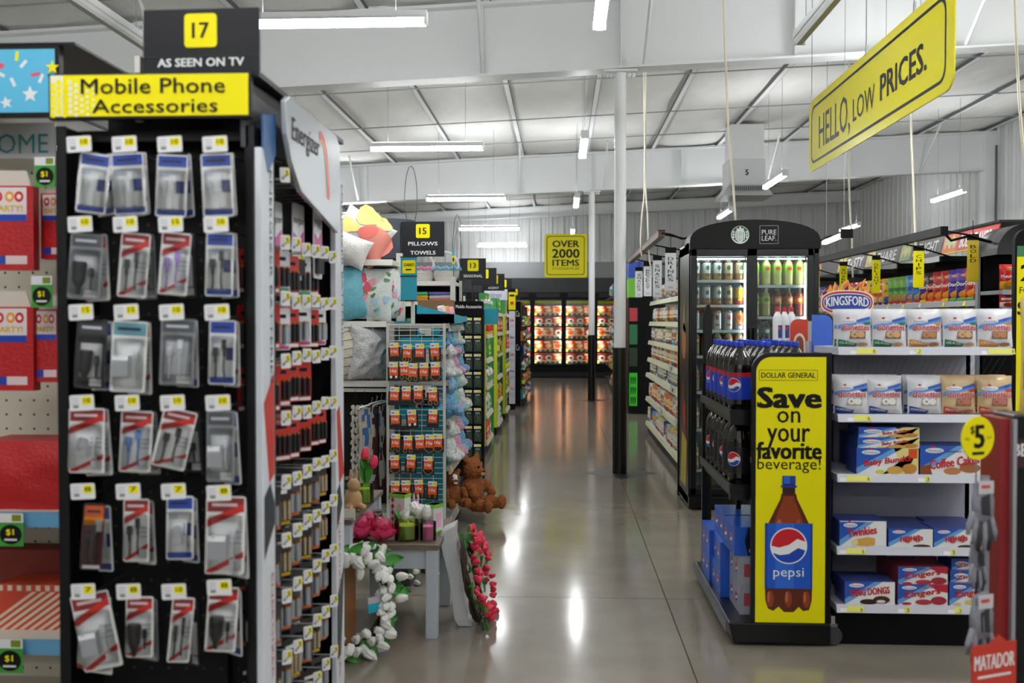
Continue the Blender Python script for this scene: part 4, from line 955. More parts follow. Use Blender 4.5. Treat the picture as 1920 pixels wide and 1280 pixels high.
# socks tray on top
q = MB(); q.prism([(-.44, 0), (.44, 0), (.44, .04), (-.44, .06)], -.04, -.028, TEAL).prism([(-.44, 0), (.44, 0), (.44, .09), (-.44, .12)], .2, .212, TEAL).prism([(-.44, 0), (-.43, 0), (-.43, .06), (-.44, .06)], -.04, .2, TEAL).add([(-.44, -.04, .0), (-.44, .21, 0), (-.44, .21, .12), (-.44, -.04, .055)], [(0, 1, 2, 3)], TEAL).box(.43, .44, -.04, .2, 0, .05, TEAL).box(-.44, .44, -.04, .2, 0, .01, TEAL)
tag(q.build('sock_tray', None, at(e1, 0, .02, tz[5]+.001), PI/2), 'sloping teal tray on top of the toy endcap', 'tray')
for i in range(9):
    q = MB().prism(rrect(-.035, .035, 0, .09, .02, 3), 0, .02, mat(['#e8d8dc', '#d8e8ec', '#f0b0c0', '#f0a060'][i % 4], .8)); q.yf = 0; q.rc(-.03, .03, .03, .05, mat(['#e88aa0', '#8ac8d8', '#f4f4f4'][i % 3], .8))
    tag(q.build('sock_pair', None, at(e1, -.38+i*.09, .04+.02*(i % 3), tz[5]+.03), PI/2+R(i*7 % 20-10), rx=R(-12)), 'pastel sock pair, %s along the sloping teal tray' % NTH[i], 'socks', 'socks in the teal tray')
q = MB().box(-.12, .12, 0, .2, 0, .09, mat('#7a5a3c', .6)); put(q, 'cardboard_box', 815, 586, 6.95, 0, 'brown cardboard box behind the teal sock tray', 'box', None, .003)
# gondola with baskets behind
by = 8.45
bzs = [.15, .5, .85, 1.2, PZ(566, by), PZ(527, by)]
g2 = shelf_unit('seasonal_shelves', 'tall shelving topped by a white shelf with two Easter baskets', 'shelf', (-1.66, by, 0), 0, 1.5, .42, bzs, 1.76, DG, OFFW, DG)
MB().box(.72, .76, -.02, .02, 0, 1.78, OFFW).build('end_post', g2)
def basket(rim, m):
    t = [('woven_bowl', None), ('bow_rim', None), ('handle', None)]
    q = MB(); W = mat('#e6e2dc', .5)
    for i in range(9):
        rr = .085+.035*i/8; q.tube([((rr+.003*math.sin(12*a+i*PI))*math.cos(a), .8*(rr+.003*math.sin(12*a+i*PI))*math.sin(a), .006+i*.013) for a in [2*PI*k/36 for k in range(36)]], .007, W, 5, True)
    q.lathe([(0, .002), (.085, .002), (.115, .115)], W, 20, sy=.8)
    q2 = MB()
    for i in range(30):
        a = 2*PI*i/30; q2.ball((.122*math.cos(a), .1*math.sin(a), .115+.006*(i % 3)), (.02, .02, .016), m, 7, 5)
    q3 = MB()
    for d in (-.012, .0, .012): q3.tube([(.118*math.cos(a)*(1+d*2), d, .11+.16*math.sin(a)*(1+d*3)) for a in [PI*k/20 for k in range(21)]], .006, W, 6)
    return q.mesh('woven_bowl'), q2.mesh('bow_rim'), q3.mesh('handle')
for i, (u, c, n_) in enumerate(((790, '#e894b8', 'pink'), (836, '#8ccae4', 'blue'))):
    t = thing('easter_basket', 'white woven basket with %s ribbon rim on the tall shelf' % n_, 'basket', (PX(u, 8.65), 8.65, bzs[5]), 0, 'Easter baskets')
    t.scale = (.98, .98, .98)
    for nm, me in zip(('woven_bowl', 'bow_rim', 'handle'), basket(0, mat(c, .7))): obj(nm, me, parent=t)
q = MB().prism(rrect(-.04, .04, 0, .11, .01), 0, .006, mat('#8ac83a', .5)); put(q, 'green_card', 783, 528, 8.8, 0, 'lime green card standing behind the pink basket', 'card')
o = MB().tube([(.0, 0, 0), (-.01, 0, .3), (.005, 0, .5), (.03, 0, .56), (.055, 0, .5), (.06, 0, .3), (.05, 0, 0)], .003, mat('#5a5c5e', .3, .8), 5)
put(o, 'wire_hoop', 851, 524, 8.5, 0, 'tall bent wire hoop above the blue basket', 'wire')
q = MB().box(-.012, .012, 0, .002, -.14, 0, mat('#58b0cc', .4)); q.yf = 0; q.rc(-.012, .012, -.12, -.05, YEL, 1); q.rc(-.006, .006, -.1, -.07, INK, 3); put(q, 'hang_tag', 850, 468, 8.49, 0, 'narrow blue and yellow tag hanging before the blue basket', 'tag')
TWC = ['#d8485c', '#e8e4dc', '#3a6ac8', '#e89a28', '#e8d83a', '#58b058', '#c83a3a', '#4aa8c8']
for i in range(7):
    for j in range(3):
        q = MB().box(-.09, .09, 0, .28, 0, .028, mat(TWC[(i*3+j) % 8], .8, kind='cloth')); q.yf = -.0
        q.rc(-.09, .09, .01, .017, mat(TWC[(i+j+4) % 8], .8), 1)
        tag(q.build('folded_towel', None, at(g2, .62-i*.19, .03+.01*(j % 2), bzs[4]+.001+j*.030), R((i*5+j*3) % 7-3), .006), 'folded bright towel, %s in %s stack leftwards from the end post' % (['lowest', 'middle', 'top'][j], NTH[i]), 'towel', 'folded towels under the Easter baskets')
for k in range(1, 4): fill(g2, bzs[k], [SMALL[j] for j in ((0, 13, 22, 9), (5, 24, 3, 18), (1, 8, 33, 14))[k-1]], 'the %s shelf below the Easter baskets' % ORD[k], seed=k, sc_=1.3)
# plant sprig and teal pouches on next endcaps; the row of endcaps
LIME = mat('#c6cf2e', .4)
def endcap(Yc, label, zs, H, back, lip, pal, where, w=.9, X=-.78, sc_=1.15, strip=True, seed=0, tops=None):
    e = shelf_unit('endcap_shelves', label, 'shelf', (X+.02, Yc, 0), PI/2, w, .34, zs, H, back, lip, DG, group='endcaps along the left of the aisle', tags=(.25, .05, lip), lh=.04)
    if strip:
        MB().box(-w/2-.035, -w/2-.022, .02, .06, .1, H-.02, LIME).build('lime_edge_strip', e)
    MB().box(-w/2-.012, -w/2, .06, .36, 0, H, back).build('side_panel', e)
    for k, z in enumerate(zs): fill(e, z, [SMALL[i] for i in pal[k % len(pal)]], '%s shelf of %s' % (ORD[k], where), seed=seed+k, sc_=sc_, y=.04)
    return e
zA = [.14, .42, .72, 1.0, 1.26, 1.5]
endcap(8.86, 'endcap with teal panels and small bottles, first past the teddy bear', zA[:5], 1.45, TLD, OFFW, [(0, 2), (1, 13), (0, 22, 5), (3, 12), (0, 1)], 'the teal endcap', seed=10)
endcap(10.78, 'endcap with a lime strip and green goods beyond the teal one', zA, 1.52, mat('#3f7a44', .5), OFFW, [(9, 4), (13, 12), (33, 14), (12, 5), (16, 18), (15, 4)], 'the first lime striped endcap', seed=30)
endcap(12.62, 'bright green backed endcap, third past the teddy bear', zA, 1.55, mat('#2c8a34', .5), OFFW, [(4, 13), (17, 5), (20, 4), (6, 30), (9, 12), (4, 5)], 'the bright green endcap', seed=50)
endcap(14.45, 'endcap of red and green goods before the air freshener rack', zA, 1.5, mat('#1c5a2c', .5), OFFW, [(4, 8), (5, 29), (7, 28), (4, 9), (8, 16), (4, 12)], 'the fourth endcap', seed=70)
for Yc, nm in ((10.78, 'second'), (12.62, 'third'), (14.45, 'fourth')):
    g = shelf_unit('aisle_shelves', 'cross aisle shelving behind the %s endcap past the bear' % nm, 'shelf', (-2.24, Yc-.42, 0), 0, 2.0, .4, [.15, .5, .85, 1.2, 1.55], 1.72, DG, OFFW, DG, group='cross aisle shelving on the left')
    for k, z in enumerate((.15, .5, .85, 1.2, 1.55)):
        if k > 2: fill(g, z, [SMALL[(int(Yc)*3+k*7+j*5) % 40] for j in range(3)], '%s shelf behind the %s endcap' % (ORD[k], nm), x0=.2, seed=int(Yc)+k, sc_=1.1)
# black phone accessory wing
a, b = PX(861, 8.36), PX(914, 8.36)
mw_ = thing('accessory_wing', 'small black wing rack headed Mobile Accessories beyond the toys', 'rack', ((a+b)/2-.03, 8.3, 0))
w_ = b-a; zt = PZ(570, 8.3)
MB().box(-w_/2, w_/2, 0, .02, .1, zt, PEG).build('back_panel', mw_)
MB().prism(rrect(-w_/2-.004, w_/2+.004, zt-.10, zt+.025, .015), -.03, -.015, BLACK).build('header', mw_)
q = MB(); q.yf = -.031; q.tx('Mobile Accessories', 0, zt-.02, w_*.9, .028, WHITE, 1, .02); q.build('lettering', mw_)
for s in (-1, 1): MB().box(s*w_/2-.008, s*w_/2+.008, -.015, .03, 0, zt-.05, FRM).build('side_frame', mw_)
q = MB().prism(rrect(-.035, .035, -.11, 0, .005, 2), 0, .006, mat('#1e1e22', .3)); q.yf = 0
q.rc(-.028, .028, -.10, -.03, mat('#3c4a40', .3), 1); q.tube([(-.015, -.004, -.03), (.01, -.005, -.06), (-.01, -.004, -.09)], .003, mat('#4c8a50', .4), 5); q.rc(-.02, .02, -.024, -.008, mat('#9aa09c', .3), 1)
bp_ = q.mesh('accessory_pack'); q = MB().box(-.03, .03, 0, .002, 0, .022, TAGW); q.yf = 0; q.rc(0, .028, .002, .02, YEL); tg_ = q.mesh('price_tag')
for r in range(8):
    for c in range(3):
        z = zt-.14-r*.15; xx = -.075+c*.075
        obj('price_tag', tg_, (xx, -.07, z+.005), parent=mw_)
        tag(obj('accessory_pack', bp_, ((a+b)/2-.03+xx, 8.3-.05, z)), 'small black accessory pack, %s row, %s column of small wing' % (NTH[r], NTH[c]), 'accessory pack', 'packs on the small accessories wing')
# packs of green towels draped on the second endcap top
for i in range(5):
    q = MB(); q.ball((0, 0, .04), (.16, .07, .045), mat(['#3aa088', '#d8e4e0', '#4ab0a0', '#e4ece8', '#2c8a70'][i], .6, kind='cloth'), 14, 8)
    tag(q.build('folded_bundle', None, (-.95+.02*i, 8.6+.1*i, 1.46+.03*(i % 2)), R(20+8*i), ry=R(6)), 'striped green bundle draped on the teal endcap, %s from the near side' % NTH[i], 'towel', 'green bundles on the teal endcap')
# teal header box on the wing
q = MB().box(-.17, .17, 0, .2, 0, .14, TLD); put(q, 'teal_carton', 895, 608, 8.55, 0, 'dark teal carton next to the Mobile Accessories header', 'box', None, .003)
# ---- air freshener rack with white printed side
fy = 15.85
fr = thing('freshener_rack', 'black rack with a white sign over green air freshener bottles', 'rack', (PX(930, fy), fy, 0))
w_ = PX(954, fy)-PX(906, fy)
MB().box(-w_/2, w_/2, .3, .34, 0, PZ(540, fy), DG).build('back_panel', fr)
for s in (-1, 1): MB().box(s*w_/2-.015, s*w_/2+.015, 0, .34, 0, PZ(540, fy), BLACK).build('side_frame', fr)
a, b = PZ(563, fy), PZ(542, fy)
q = MB().box(-w_/2, w_/2, -.02, .0, a-.02, b+.02, BLACK); q.build('header_frame', fr)
q = MB(); q.yf = -.021; q.rc(-w_/2+.02, w_/2-.02, a, b, mat('#e4e4f0', .4), 1); q.tx('febreze', 0, (a+b)/2, w_*.45, .075, mat('#3a58a0', .4), 2, .0, .2); q.build('header_card', fr)
for k in range(5):
    z = .2+k*.3; MB().box(-w_/2, w_/2, .02, .3, z-.02, z, OFFW).build('shelf', fr)
    for i in range(5):
        s = SMALL[6] if k % 2 else SMALL[14]
        tag(obj('freshener_bottle', s[0], (fr.location.x-.16+i*.08, fy+.08, z+.001), s=1.1), 'green air freshener bottle, %s of five on %s rack shelf' % (NTH[i], NTH[k]), 'bottle', 'air fresheners in the black rack')
sp = thing('printed_pillar_panel', 'tall narrow white panel of detergent brand names facing the aisle end', 'sign', (PX(960, 15.7), 15.7, 0))
w_ = PX(967, 15.7)-PX(954, 15.7); zt = PZ(583, 15.7); zb_ = PZ(757, 15.7)
MB().box(-w_/2, w_/2, 0, .03, 0, zt+.35, BLACK).build('board', sp)
q = MB(); q.yf = -.001; q.rc(-w_/2+.006, w_/2-.006, zb_, zt, mat('#dcdcea', .4), 1)
for i, (s, c) in enumerate((('Gain', '#c83a2a'), ('febreze', '#3a58a0'), ('Gain', '#c83a2a'), ('Downy', '#2c4890'), ('Tide', '#e06a20'))):
    q.tx(s, 0, zt-.14-i*.27, w_*.6, .05, mat(c, .4), 2, .02, .15)
    for k in range(3): q.rc(-w_*.3, w_*.3, zt-.22-i*.27-k*.018, zt-.214-i*.27-k*.018, mat('#a8a8c0', .4), 2)
q.build('printed_sheet', sp)
q = MB(); q.yf = -.002; q.rc(-w_/2, w_/2, zt+.02, zt+.30, YEL, 1); q.rc(-w_*.35, w_*.35, zt+.23, zt+.26, INK, 2); q.rc(-w_*.25, w_*.25, zt+.1, zt+.15, RED, 2); q.build('price_card', sp)
for i, (u0, u1, Yk) in enumerate(((967, 976, 16.3), (975, 981, 17.3), (980, 986, 18.2))):
    a, b = PX(u0, Yk), PX(u1, Yk); zt = PZ([565, 572, 576][i], Yk)
    e = thing('drink_endcap', 'black endcap with colourful packs, %s before the freezer doors' % ['third', 'second', 'last'][i], 'shelf', ((a+b)/2-.15, Yk, 0), 0, 'black endcaps before the freezers')
    MB().box(-.2, b-(a+b)/2+.15, 0, .8, 0, zt, BLACK).build('body', e)
    q = MB(); q.yf = -.001; x1 = b-(a+b)/2+.15
    q.tx(['Co', 'Co', 'Ca'][i], x1-.045, zt-.2, .06, .1, WHITE, 1); q.tx('Co', x1-.045, zt-.75, .06, .1, WHITE, 1)
    q.build('side_print', e)
    for k in range(6):
        MB().box(x1, x1+.07, 0, .78, .105+k*.24, .118+k*.24, DG).build('ledge', e)
        for j in range(5):
            s = SMALL[(k*7+j*3+i*11) % 40]
            o = obj('hanging_pack', s[0], ((a+b)/2-.15+x1+.035, Yk+.1+j*.15, .12+k*.24), PI/2, s=.95)
            tag(o, '%s, %s row of the %s black endcap, %s from its near edge' % (s[2], NTH[k], ['third', 'second', 'last'][i], NTH[j]), s[4], 'packs on the black endcaps')
# ================================================================ RIGHT: drinks cooler
KX0, KX1, KY0, KY1 = .945, 1.895, 7.40, 8.02; kc = (KX0+KX1)/2; kw = KX1-KX0
ck = thing('drinks_cooler', 'black two door drinks cooler with arched header and lit shelves', 'cooler', (kc, KY0, 0))
KB = mat('#0a0a0c', .3, spec=.35); KP = mat('#0d0b0c', .4, spec=.2)
MB().box(-kw/2, -kw/2+.04, 0.03, KY1-KY0, .03, 1.97, KB).build('side_panel', ck, bev=.006)
MB().box(kw/2-.04, kw/2, 0.03, KY1-KY0, .03, 1.97, KB).build('side_panel', ck, bev=.006)
MB().box(-kw/2, kw/2, KY1-KY0-.03, KY1-KY0, .03, 1.97, KB).build('back_panel', ck)
MB().box(-kw/2+.04, kw/2-.04, KY1-KY0-.045, KY1-KY0-.03, .1, 1.9, mat('#b8c0c6', .4)).build('liner', ck)
MB().box(-kw/2, kw/2, 0, KY1-KY0, .02, .10, KB).build('kick_plate', ck, bev=.004)
MB().box(-kw/2, kw/2, .03, KY1-KY0, 1.90, 1.98, KB).build('top_panel', ck)
arc = [(-kw/2, 1.93), (kw/2, 1.93), (kw/2, 1.98)]+[(kw/2*math.cos(a)*1.0, 1.98+.165*math.sin(a)**.75) for a in [PI*i/20 for i in range(1, 20)]]+[(-kw/2, 1.98)]
MB().prism(arc, -.01, .30, KP).build('arched_header', ck, bev=.003)
# green round emblem and boxed lettering on the header
q = MB(); q.yf = -.0105; ex, ez = PX(1387, 7.39)-kc, PZ(440, 7.39, 1387); r = .066; GRN = mat('#0e5a40', .4); WP = mat('#dfe6e2', .4)
q.el(ex, ez, r, r, WP, 1, 28); q.el(ex, ez+.004, r*.90, r*.90, GRN, 2, 28)
q.el(ex, ez-.004, r*.56, r*.78, WP, 3, 18); q.el(ex, ez+.008, r*.26, r*.30, mat('#c4d0ca', .4), 4, 14)
for s in (-1, 1):
    for k in range(4): q.pg([(ex+s*r*(.30+.13*k), ez-r*.75+r*.1*k), (ex+s*r*(.36+.13*k), ez-r*.7+r*.1*k), (ex+s*r*(.40+.13*k), ez+r*.35), (ex+s*r*(.34+.13*k), ez+r*.30)], WP if k % 2 else GRN, 5)
    for k in range(3): q.el(ex+s*r*.72, ez-r*.25+k*r*.28, r*.13, r*.09, WP, 6, 8)
    q.rc(ex+s*r*.10-.0015, ex+s*r*.10+.0015, ez+r*.10, ez+r*.15, GRN, 6)
q.pg([(ex-r*.34, ez+r*.42), (ex+r*.34, ez+r*.42), (ex+r*.42, ez+r*.80), (ex+r*.18, ez+r*.62), (ex, ez+r*.98), (ex-r*.18, ez+r*.62), (ex-r*.42, ez+r*.80)], WP, 6)
for k in range(3): q.rc(ex-r*.03-.008+k*.008, ex-r*.03-.006+k*.008, ez-r*.7, ez-r*.2, GRN, 6)
q.rc(ex-r*.06, ex+r*.06, ez-.001, ez+.001, GRN, 6)
q.build('round_emblem', ck)
q = MB(); q.yf = -.0105; u = PX(1441, 7.39)-kc
for a_, b_, c_, d_ in ((-.068, .068, .064, .067), (-.068, .068, -.067, -.064), (-.068, -.065, -.067, .067), (.065, .068, -.067, .067)): q.rc(u+a_, u+b_, ez+c_, ez+d_, mat('#a8a8a8', .4), 1)
q.tx('PURE', u, ez+.018, .105, .036, WHITE, 2); q.tx('LEAF.', u, ez-.026, .105, .036, WHITE, 2); q.build('boxed_lettering', ck)
LED = mat('#f4faff', .4, emit=22)
for s, cx in ((-1, (PX(1352, 7.4)+.0)-kc), (1, PX(1465, 7.4)-kc)):
    hw = .225
    d = MB(); z0, z1 = .12, 1.93
    d.box(cx-hw, cx-hw+.045, -.03, .01, z0, z1, KB).box(cx+hw-.045, cx+hw, -.03, .01, z0, z1, KB).box(cx-hw, cx+hw, -.03, .01, z1-.055, z1, KB).box(cx-hw, cx+hw, -.03, .01, z0, z0+.05, KB)
    dd = d.build('door', ck, bev=.005)
    MB().box(cx-hw+.045, cx+hw-.045, -.012, -.008, z0+.05, z1-.055, GLASS).build('glass', dd)
    MB().cyl((cx-s*(hw-.02), -.06, 1.0), (cx-s*(hw-.02), -.06, 1.35), .010, KB, 8).box(cx-s*(hw-.02)-.008, cx-s*(hw-.02)+.008, -.06, -.02, 1.0, 1.02, KB).box(cx-s*(hw-.02)-.008, cx-s*(hw-.02)+.008, -.06, -.02, 1.33, 1.35, KB).build('handle', dd)
    MB().box(cx-hw+.05, cx+hw-.05, .03, .045, z1-.075, z1-.065, LED).build('lamp_strip', ck)
    MB().box(cx+hw-.050, cx+hw-.042, .03, .045, z0+.1, z1-.1, LED).build('lamp_strip', ck)
WSH = mat('#e6eaee', .3)
lz = [1.706, 1.522, 1.335, 1.145, .88, .60, .30]; rz_ = [1.667, 1.435, 1.204, .95, .68, .40, .16]
for cx, zz in ((PX(1352, 7.4)-kc, lz), (PX(1465, 7.4)-kc, rz_)):
    for z in zz:
        MB().box(cx-.225, cx+.215, .05, .52, z-.008, z-.001, WSH).box(cx-.225, cx+.215, .045, .055, z-.02, z, WSH).build('shelf', ck)
MB().box(-.012, .012, .03, .5, .1, 1.9, mat('#70767a', .4)).build('divider', ck)
sg = MB(Matrix.Translation((-kw/2-.001, (KY1-KY0)/2, 0)) @ Matrix.Rotation(-PI/2, 4, 'Z')); sg.yf = 0
sg.pg([(-.2, .15), (.15, .15), (.2, .5), (-.1, .55)], mat('#b8a83a', .4)); sg.pg([(-.1, .55), (.2, .5), (.05, .95), (-.15, .9)], mat('#5a1c1c', .4)); sg.el(.0, 1.25, .12, .14, mat('#b06a2a', .4)); sg.pg([(-.1, 1.35), (.1, 1.3), (.02, 1.6)], mat('#7a8a4a', .4)); sg.el(.05, .7, .08, .1, mat('#a82c28', .4), 3)
sg.build('side_graphic', ck)
def can(base, top, sym):
    q = MB(); q.lathe([(0, 0), (.024, 0), (.030, .008), (.030, .05, base), (.030, .128, top), (.025, .138, CHROME), (.025, .141, CHROME), (0, .139, CHROME)], base, 16)
    q.surf = lambda x, z: -math.sqrt(max(0, .0303**2-x*x)); q.el(0, .09, .014, .018, sym, 1, 12); q.rc(-.014, .014, .03, .045, sym, 1)
    return q.mesh('can')
SIL = mat('#d8dcd8', .25, .4); GOLD = mat('#9a7038', .3, .3)
CANS = [(can(GOLD, SIL, GRN), 'silver and gold coffee can'), (can(GOLD, mat('#c8b490', .3, .3), GRN), 'tan coffee can'), (can(mat('#b8483a', .3), mat('#e0b050', .3), YEL), 'striped red and yellow can'), (can(SIL, SIL, mat('#a83a38', .4)), 'silver energy coffee can with red mark'), (can(SIL, mat('#e08a30', .3), mat('#a83a38', .4)), 'silver can with an orange top')]
def pbottle(liq, lab, cap, lab2, h=.21, r=.031):
    L_ = mat(liq, .08, spec=.8); A = G(lab); K = G(cap); B2 = G(lab2)
    q = MB().lathe([(0, 0), (r*.8, 0), (r, .012), (r*.93, h*.25), (r, h*.45), (r*1.01, h*.46, A), (r*1.01, h*.70, A), (r*.98, h*.71), (r*.75, h*.80), (r*.40, h*.88), (r*.38, h*.93), (r*.48, h*.93, K), (r*.48, h, K), (0, h, K)], L_, 16)
    q.surf = lambda x, z: -math.sqrt(max(0, (r*1.02)**2-x*x)); q.el(0, h*.58, r*.6, h*.07, B2, 1, 12)
    return q.mesh('bottle')
BT = [(pbottle('#c8c878', '#9ad028', '#0e8a50', '#d04838'), 'pale green tea bottle with lime label'), (pbottle('#c8b870', '#d0d85a', '#e8e8e4', '#5a9a38'), 'pale tea bottle with white cap'), (pbottle('#7a3a1c', '#e07a20', '#0e7a48', '#e8d0a0'), 'dark tea bottle with orange label'), (pbottle('#8a3a2a', '#d85a28', '#0e7a48', '#f0d050'), 'red tea bottle with green cap'), (pbottle('#181410', '#0e6a4a', '#101010', '#d8e8e0'), 'dark water bottle with green label'), (pbottle('#b0a070', '#b0743c', '#c8c8c8', '#e8e0c8', .19), 'glass coffee bottle with brown label')]
lp = [(0, 0, 0, 1, 1), (0, 0, 0, 1, 2), (3, 3, 3, 3, 4)]
cxl = PX(1352, 7.4); cxr = PX(1465, 7.4)
for k, z in enumerate(lz):
    for i in range(5):
        if k < 3: me, n_ = CANS[lp[k][i]]
        else: me, n_ = BT[5]
        nm = 'coffee_can' if k < 3 else 'coffee_bottle'
        for d in range(2):
            tag(obj(nm, me, (cxl-.172+i*.081, 7.50+d*.09, z+.001), R(random.uniform(-20, 20))), '%s, %s in %s row, %s shelf, left door' % (n_, NTH[i], 'back' if d else 'front', NTH[k]), 'can' if k < 3 else 'bottle', 'drinks on %s shelf, left cooler door' % NTH[k])
rp = [(0, 0, 0, 0, 0), (1, 1, 2, 2, 3), (4, 4, 4, 4, 4), (4, 4, 2, 2, 3), (3, 3, 2, 1, 1), (4, 4, 4, 4, 4), (4, 4, 4, 4, 4)]
for k, z in enumerate(rz_):
    for i in range(5):
        me, n_ = BT[rp[k][i]]
        for d in range(2 if k < 3 else 1):
            tag(obj('tea_bottle', me, (cxr-.172+i*.082, 7.50+d*.09, z+.001), R(random.uniform(-20, 20))), '%s, %s in %s row, %s shelf, right door' % (n_, NTH[i], 'back' if d else 'front', NTH[k]), 'bottle', 'drinks on %s shelf, right cooler door' % NTH[k])
# ================================================================ snack gondola on the right of the aisle
sz = [.15, .457, .755, .945, 1.157, 1.39, 1.64]
GLIP = mat('#ccd4c4', .35)
sn = shelf_unit('snack_shelves', 'seven tier snack shelving with pale green rails behind the drinks cooler', 'shelf', (1.06, 10.35, 0), -PI/2, 4.5, .42, sz, 1.95, mat('#4a4a4c', .5), GLIP, DG, tags=(.20, .045, GLIP), lh=.045, drop=[0, 0, 0, .02, .03, .04, .05])
MB().box(2.26, 2.30, -.12, .42, 0, 1.93, BLACK).build('end_panel', sn)
SN = []
def sbag(a, b, c, words, txt=None, w=.135, h=.185):
    A, B, Cc = G(a), G(b), G(c)
    sh = [('r', -.46, .46, .0, .3, B), ('e', 0, .64, .38, .15, Cc), ('p', [(-.4, .3), (.4, .22), (.4, .40), (-.4, .45)], Cc), ('e', .1, .22, .22, .10, A, 3)]
    if txt: sh.append(('t', txt, 0, .64, .6, .12, WHITE))
    SN.append((bag(w, h, .06, A, sh, seed=len(SN), n=(7, 9)), w+.005, words, 'snack_bag', 'bag'))
for t_ in (('#c8ccc8', '#3c7a40', '#e8e8e4', 'silver and green snack bag'), ('#d86a24', '#8a3a1c', '#f0d8a0', 'orange snack bag'), ('#2a2a2c', '#7a3a2a', '#c8a060', 'black snack bag'), ('#d8b898', '#c83a30', '#e8e4dc', 'beige and red snack bag'), ('#b82c2c', '#e8c040', '#f0e8d8', 'red snack bag'), ('#e8e4da', '#4a8ac0', '#b8783c', 'white and blue snack bag'), ('#d8c83a', '#4a2a78', '#e8e4dc', 'yellow and purple snack bag'), ('#3a8ac8', '#e8e4dc', '#e0a030', 'blue cookie bag'), ('#8a9a88', '#5a3a2a', '#e4dcd0', 'grey green trail mix bag'), ('#4a2a6a', '#b8903a', '#e8e0d0', 'purple nut bag')):
    sbag(*t_)
BXS = []
for a, b, c, n_ in (('#e8e4e0', '#c83a38', '#3a5ab0', 'white red and blue cracker box'), ('#c8342c', '#f0e0c0', '#e8b030', 'red cracker box'), ('#2c4a9a', '#e8e8f0', '#e0a030', 'blue cracker box'), ('#d8d0b8', '#8a2c2c', '#5a8a3a', 'cream cracker box')):
    BXS.append((pbox(.115, .20, .05, G(a), [('r', -.5, .5, .0, .2, G(b)), ('e', 0, .66, .36, .16, G(c)), ('r', -.3, .3, .3, .45, G(b))]), .12, n_, 'cracker_box', 'box'))
runs = [[BXS[0], SN[7], BXS[2], SN[3], SN[6]], [BXS[0], SN[1], SN[1], SN[5], SN[3]], [SN[0], SN[8], BXS[2], SN[9], SN[6]], [SN[6], SN[9], SN[3], SN[1]], [SN[6], SN[3], SN[5], SN[8]], [SN[8], SN[1], SN[2], SN[4], SN[0]], [SN[5], SN[4], SN[7], SN[5], SN[3]]]
for k, z in enumerate(sz):
    fill(sn, z, runs[k][::-1], '%s snack shelf' % ORD[k], seed=200+k, y=.07+.01*k, sc_=.95 if k < 2 or k == 6 else .86, jit=10, turn=R(28))
# display card slips sticking up from rails
for i, (yy, k) in enumerate(((9.9, 3), (9.6, 2), (10.6, 1), (9.2, 1))):
    q = MB().box(-.07, .07, 0, .002, 0, .07, mat('#c4c6bc', .4)); tag(q.build('shelf_card', sn, ((10.35-yy), -.006, sz[k]-.03)), '', '') if 0 else q.build('shelf_card', sn, ((10.35-yy), -.006+[0, 0, 0, .02][k], sz[k]-.03))
# light bar with hanging letter boards
lb = thing('canopy_bar', 'wood look canopy bar leading over the snack letter signs', 'bar', (.90, 10.9, 0))
n0, n1 = P(1238, 437, 9.0), P(1181, 487, 13.0)
MB().box(-.03, .03, 9.0-10.9, 13.05-10.9, n0.z-.035, n0.z+.02, mat('#6a4a38', .5, kind='wood')).build('bar', lb)
MB().box(-.032, .032, 9.0-10.9, 13.05-10.9, n0.z+.02, n0.z+.03, DG).build('bar_top', lb)
for y in (9.07, 10.27, 11.47, 12.67):
    MB().tube([(0, y-10.9, n0.z), (.25, y-10.9, n0.z-.05), (.58, y-10.9, n0.z-.09)], .008, BLACK, 6).build('bracket_arm', lb)
MB().tube([(0, -1.9, n0.z), (.08, -1.88, n0.z-.01), (.18, -1.9, n0.z-.05), (.28, -1.9, n0.z-.04)], .010, BLACK, 6).build('loose_cable', lb)
def letterboard(word, x, y, u0, u1, v0, v1, bg, fg, label, grp, foot=None, curl=0):
    a, b = P(u0, v1, y), P(u1, v0, y); w, h = b.x-a.x, b.z-a.z
    t = thing('letter_board', label, 'sign', ((a.x+b.x)/2, y, a.z), R(curl), grp)
    q = MB(); q.prism(rrect(-w/2, w/2, 0, h, w*.12, 3), 0, .004, bg); q.build('board', t)
    q = MB(); q.yf = -.0005; n = len(word); st = h*.66/max(n, 6); z = h*.90-st/2
    for ch in word: q.tx(ch, 0, z, w*.50 if ch not in 'I' else w*.1, st*.76, fg, 1, .014); z -= st
    if foot: q.tx(foot, 0, h*.09, w*.4, h*.045, fg, 1)
    q.build('lettering', t)
    MB().box(-w*.5, w*.5, 0, .012, h, h+.05, BLACK).cyl((0, .006, h+.04), (0, .006, h+.16), .003, BLACK, 5).build('clip', t)
    return t
WB = mat('#e6e8ea', .4)
letterboard('DRINKS', .985, 9.05, 1247, 1268, 474, 545, WB, INK, 'white DRINKS letter board, nearest under the wood look bar', 'white letter boards', 'DG')
letterboard('SNACKS', .985, 10.25, 1224, 1241, 488, 557, WB, INK, 'white SNACKS letter board beside the DRINKS board', 'white letter boards', 'DG')
letterboard('BREAKFAST', .985, 11.45, 1207, 1222, 499, 555, WB, INK, 'white BREAKFAST letter board between the two SNACKS boards', 'white letter boards', 'DG')
letterboard('SNACKS', .985, 12.65, 1191, 1205, 508, 557, WB, INK, 'white SNACKS letter board farthest away by the column', 'white letter boards', 'DG')
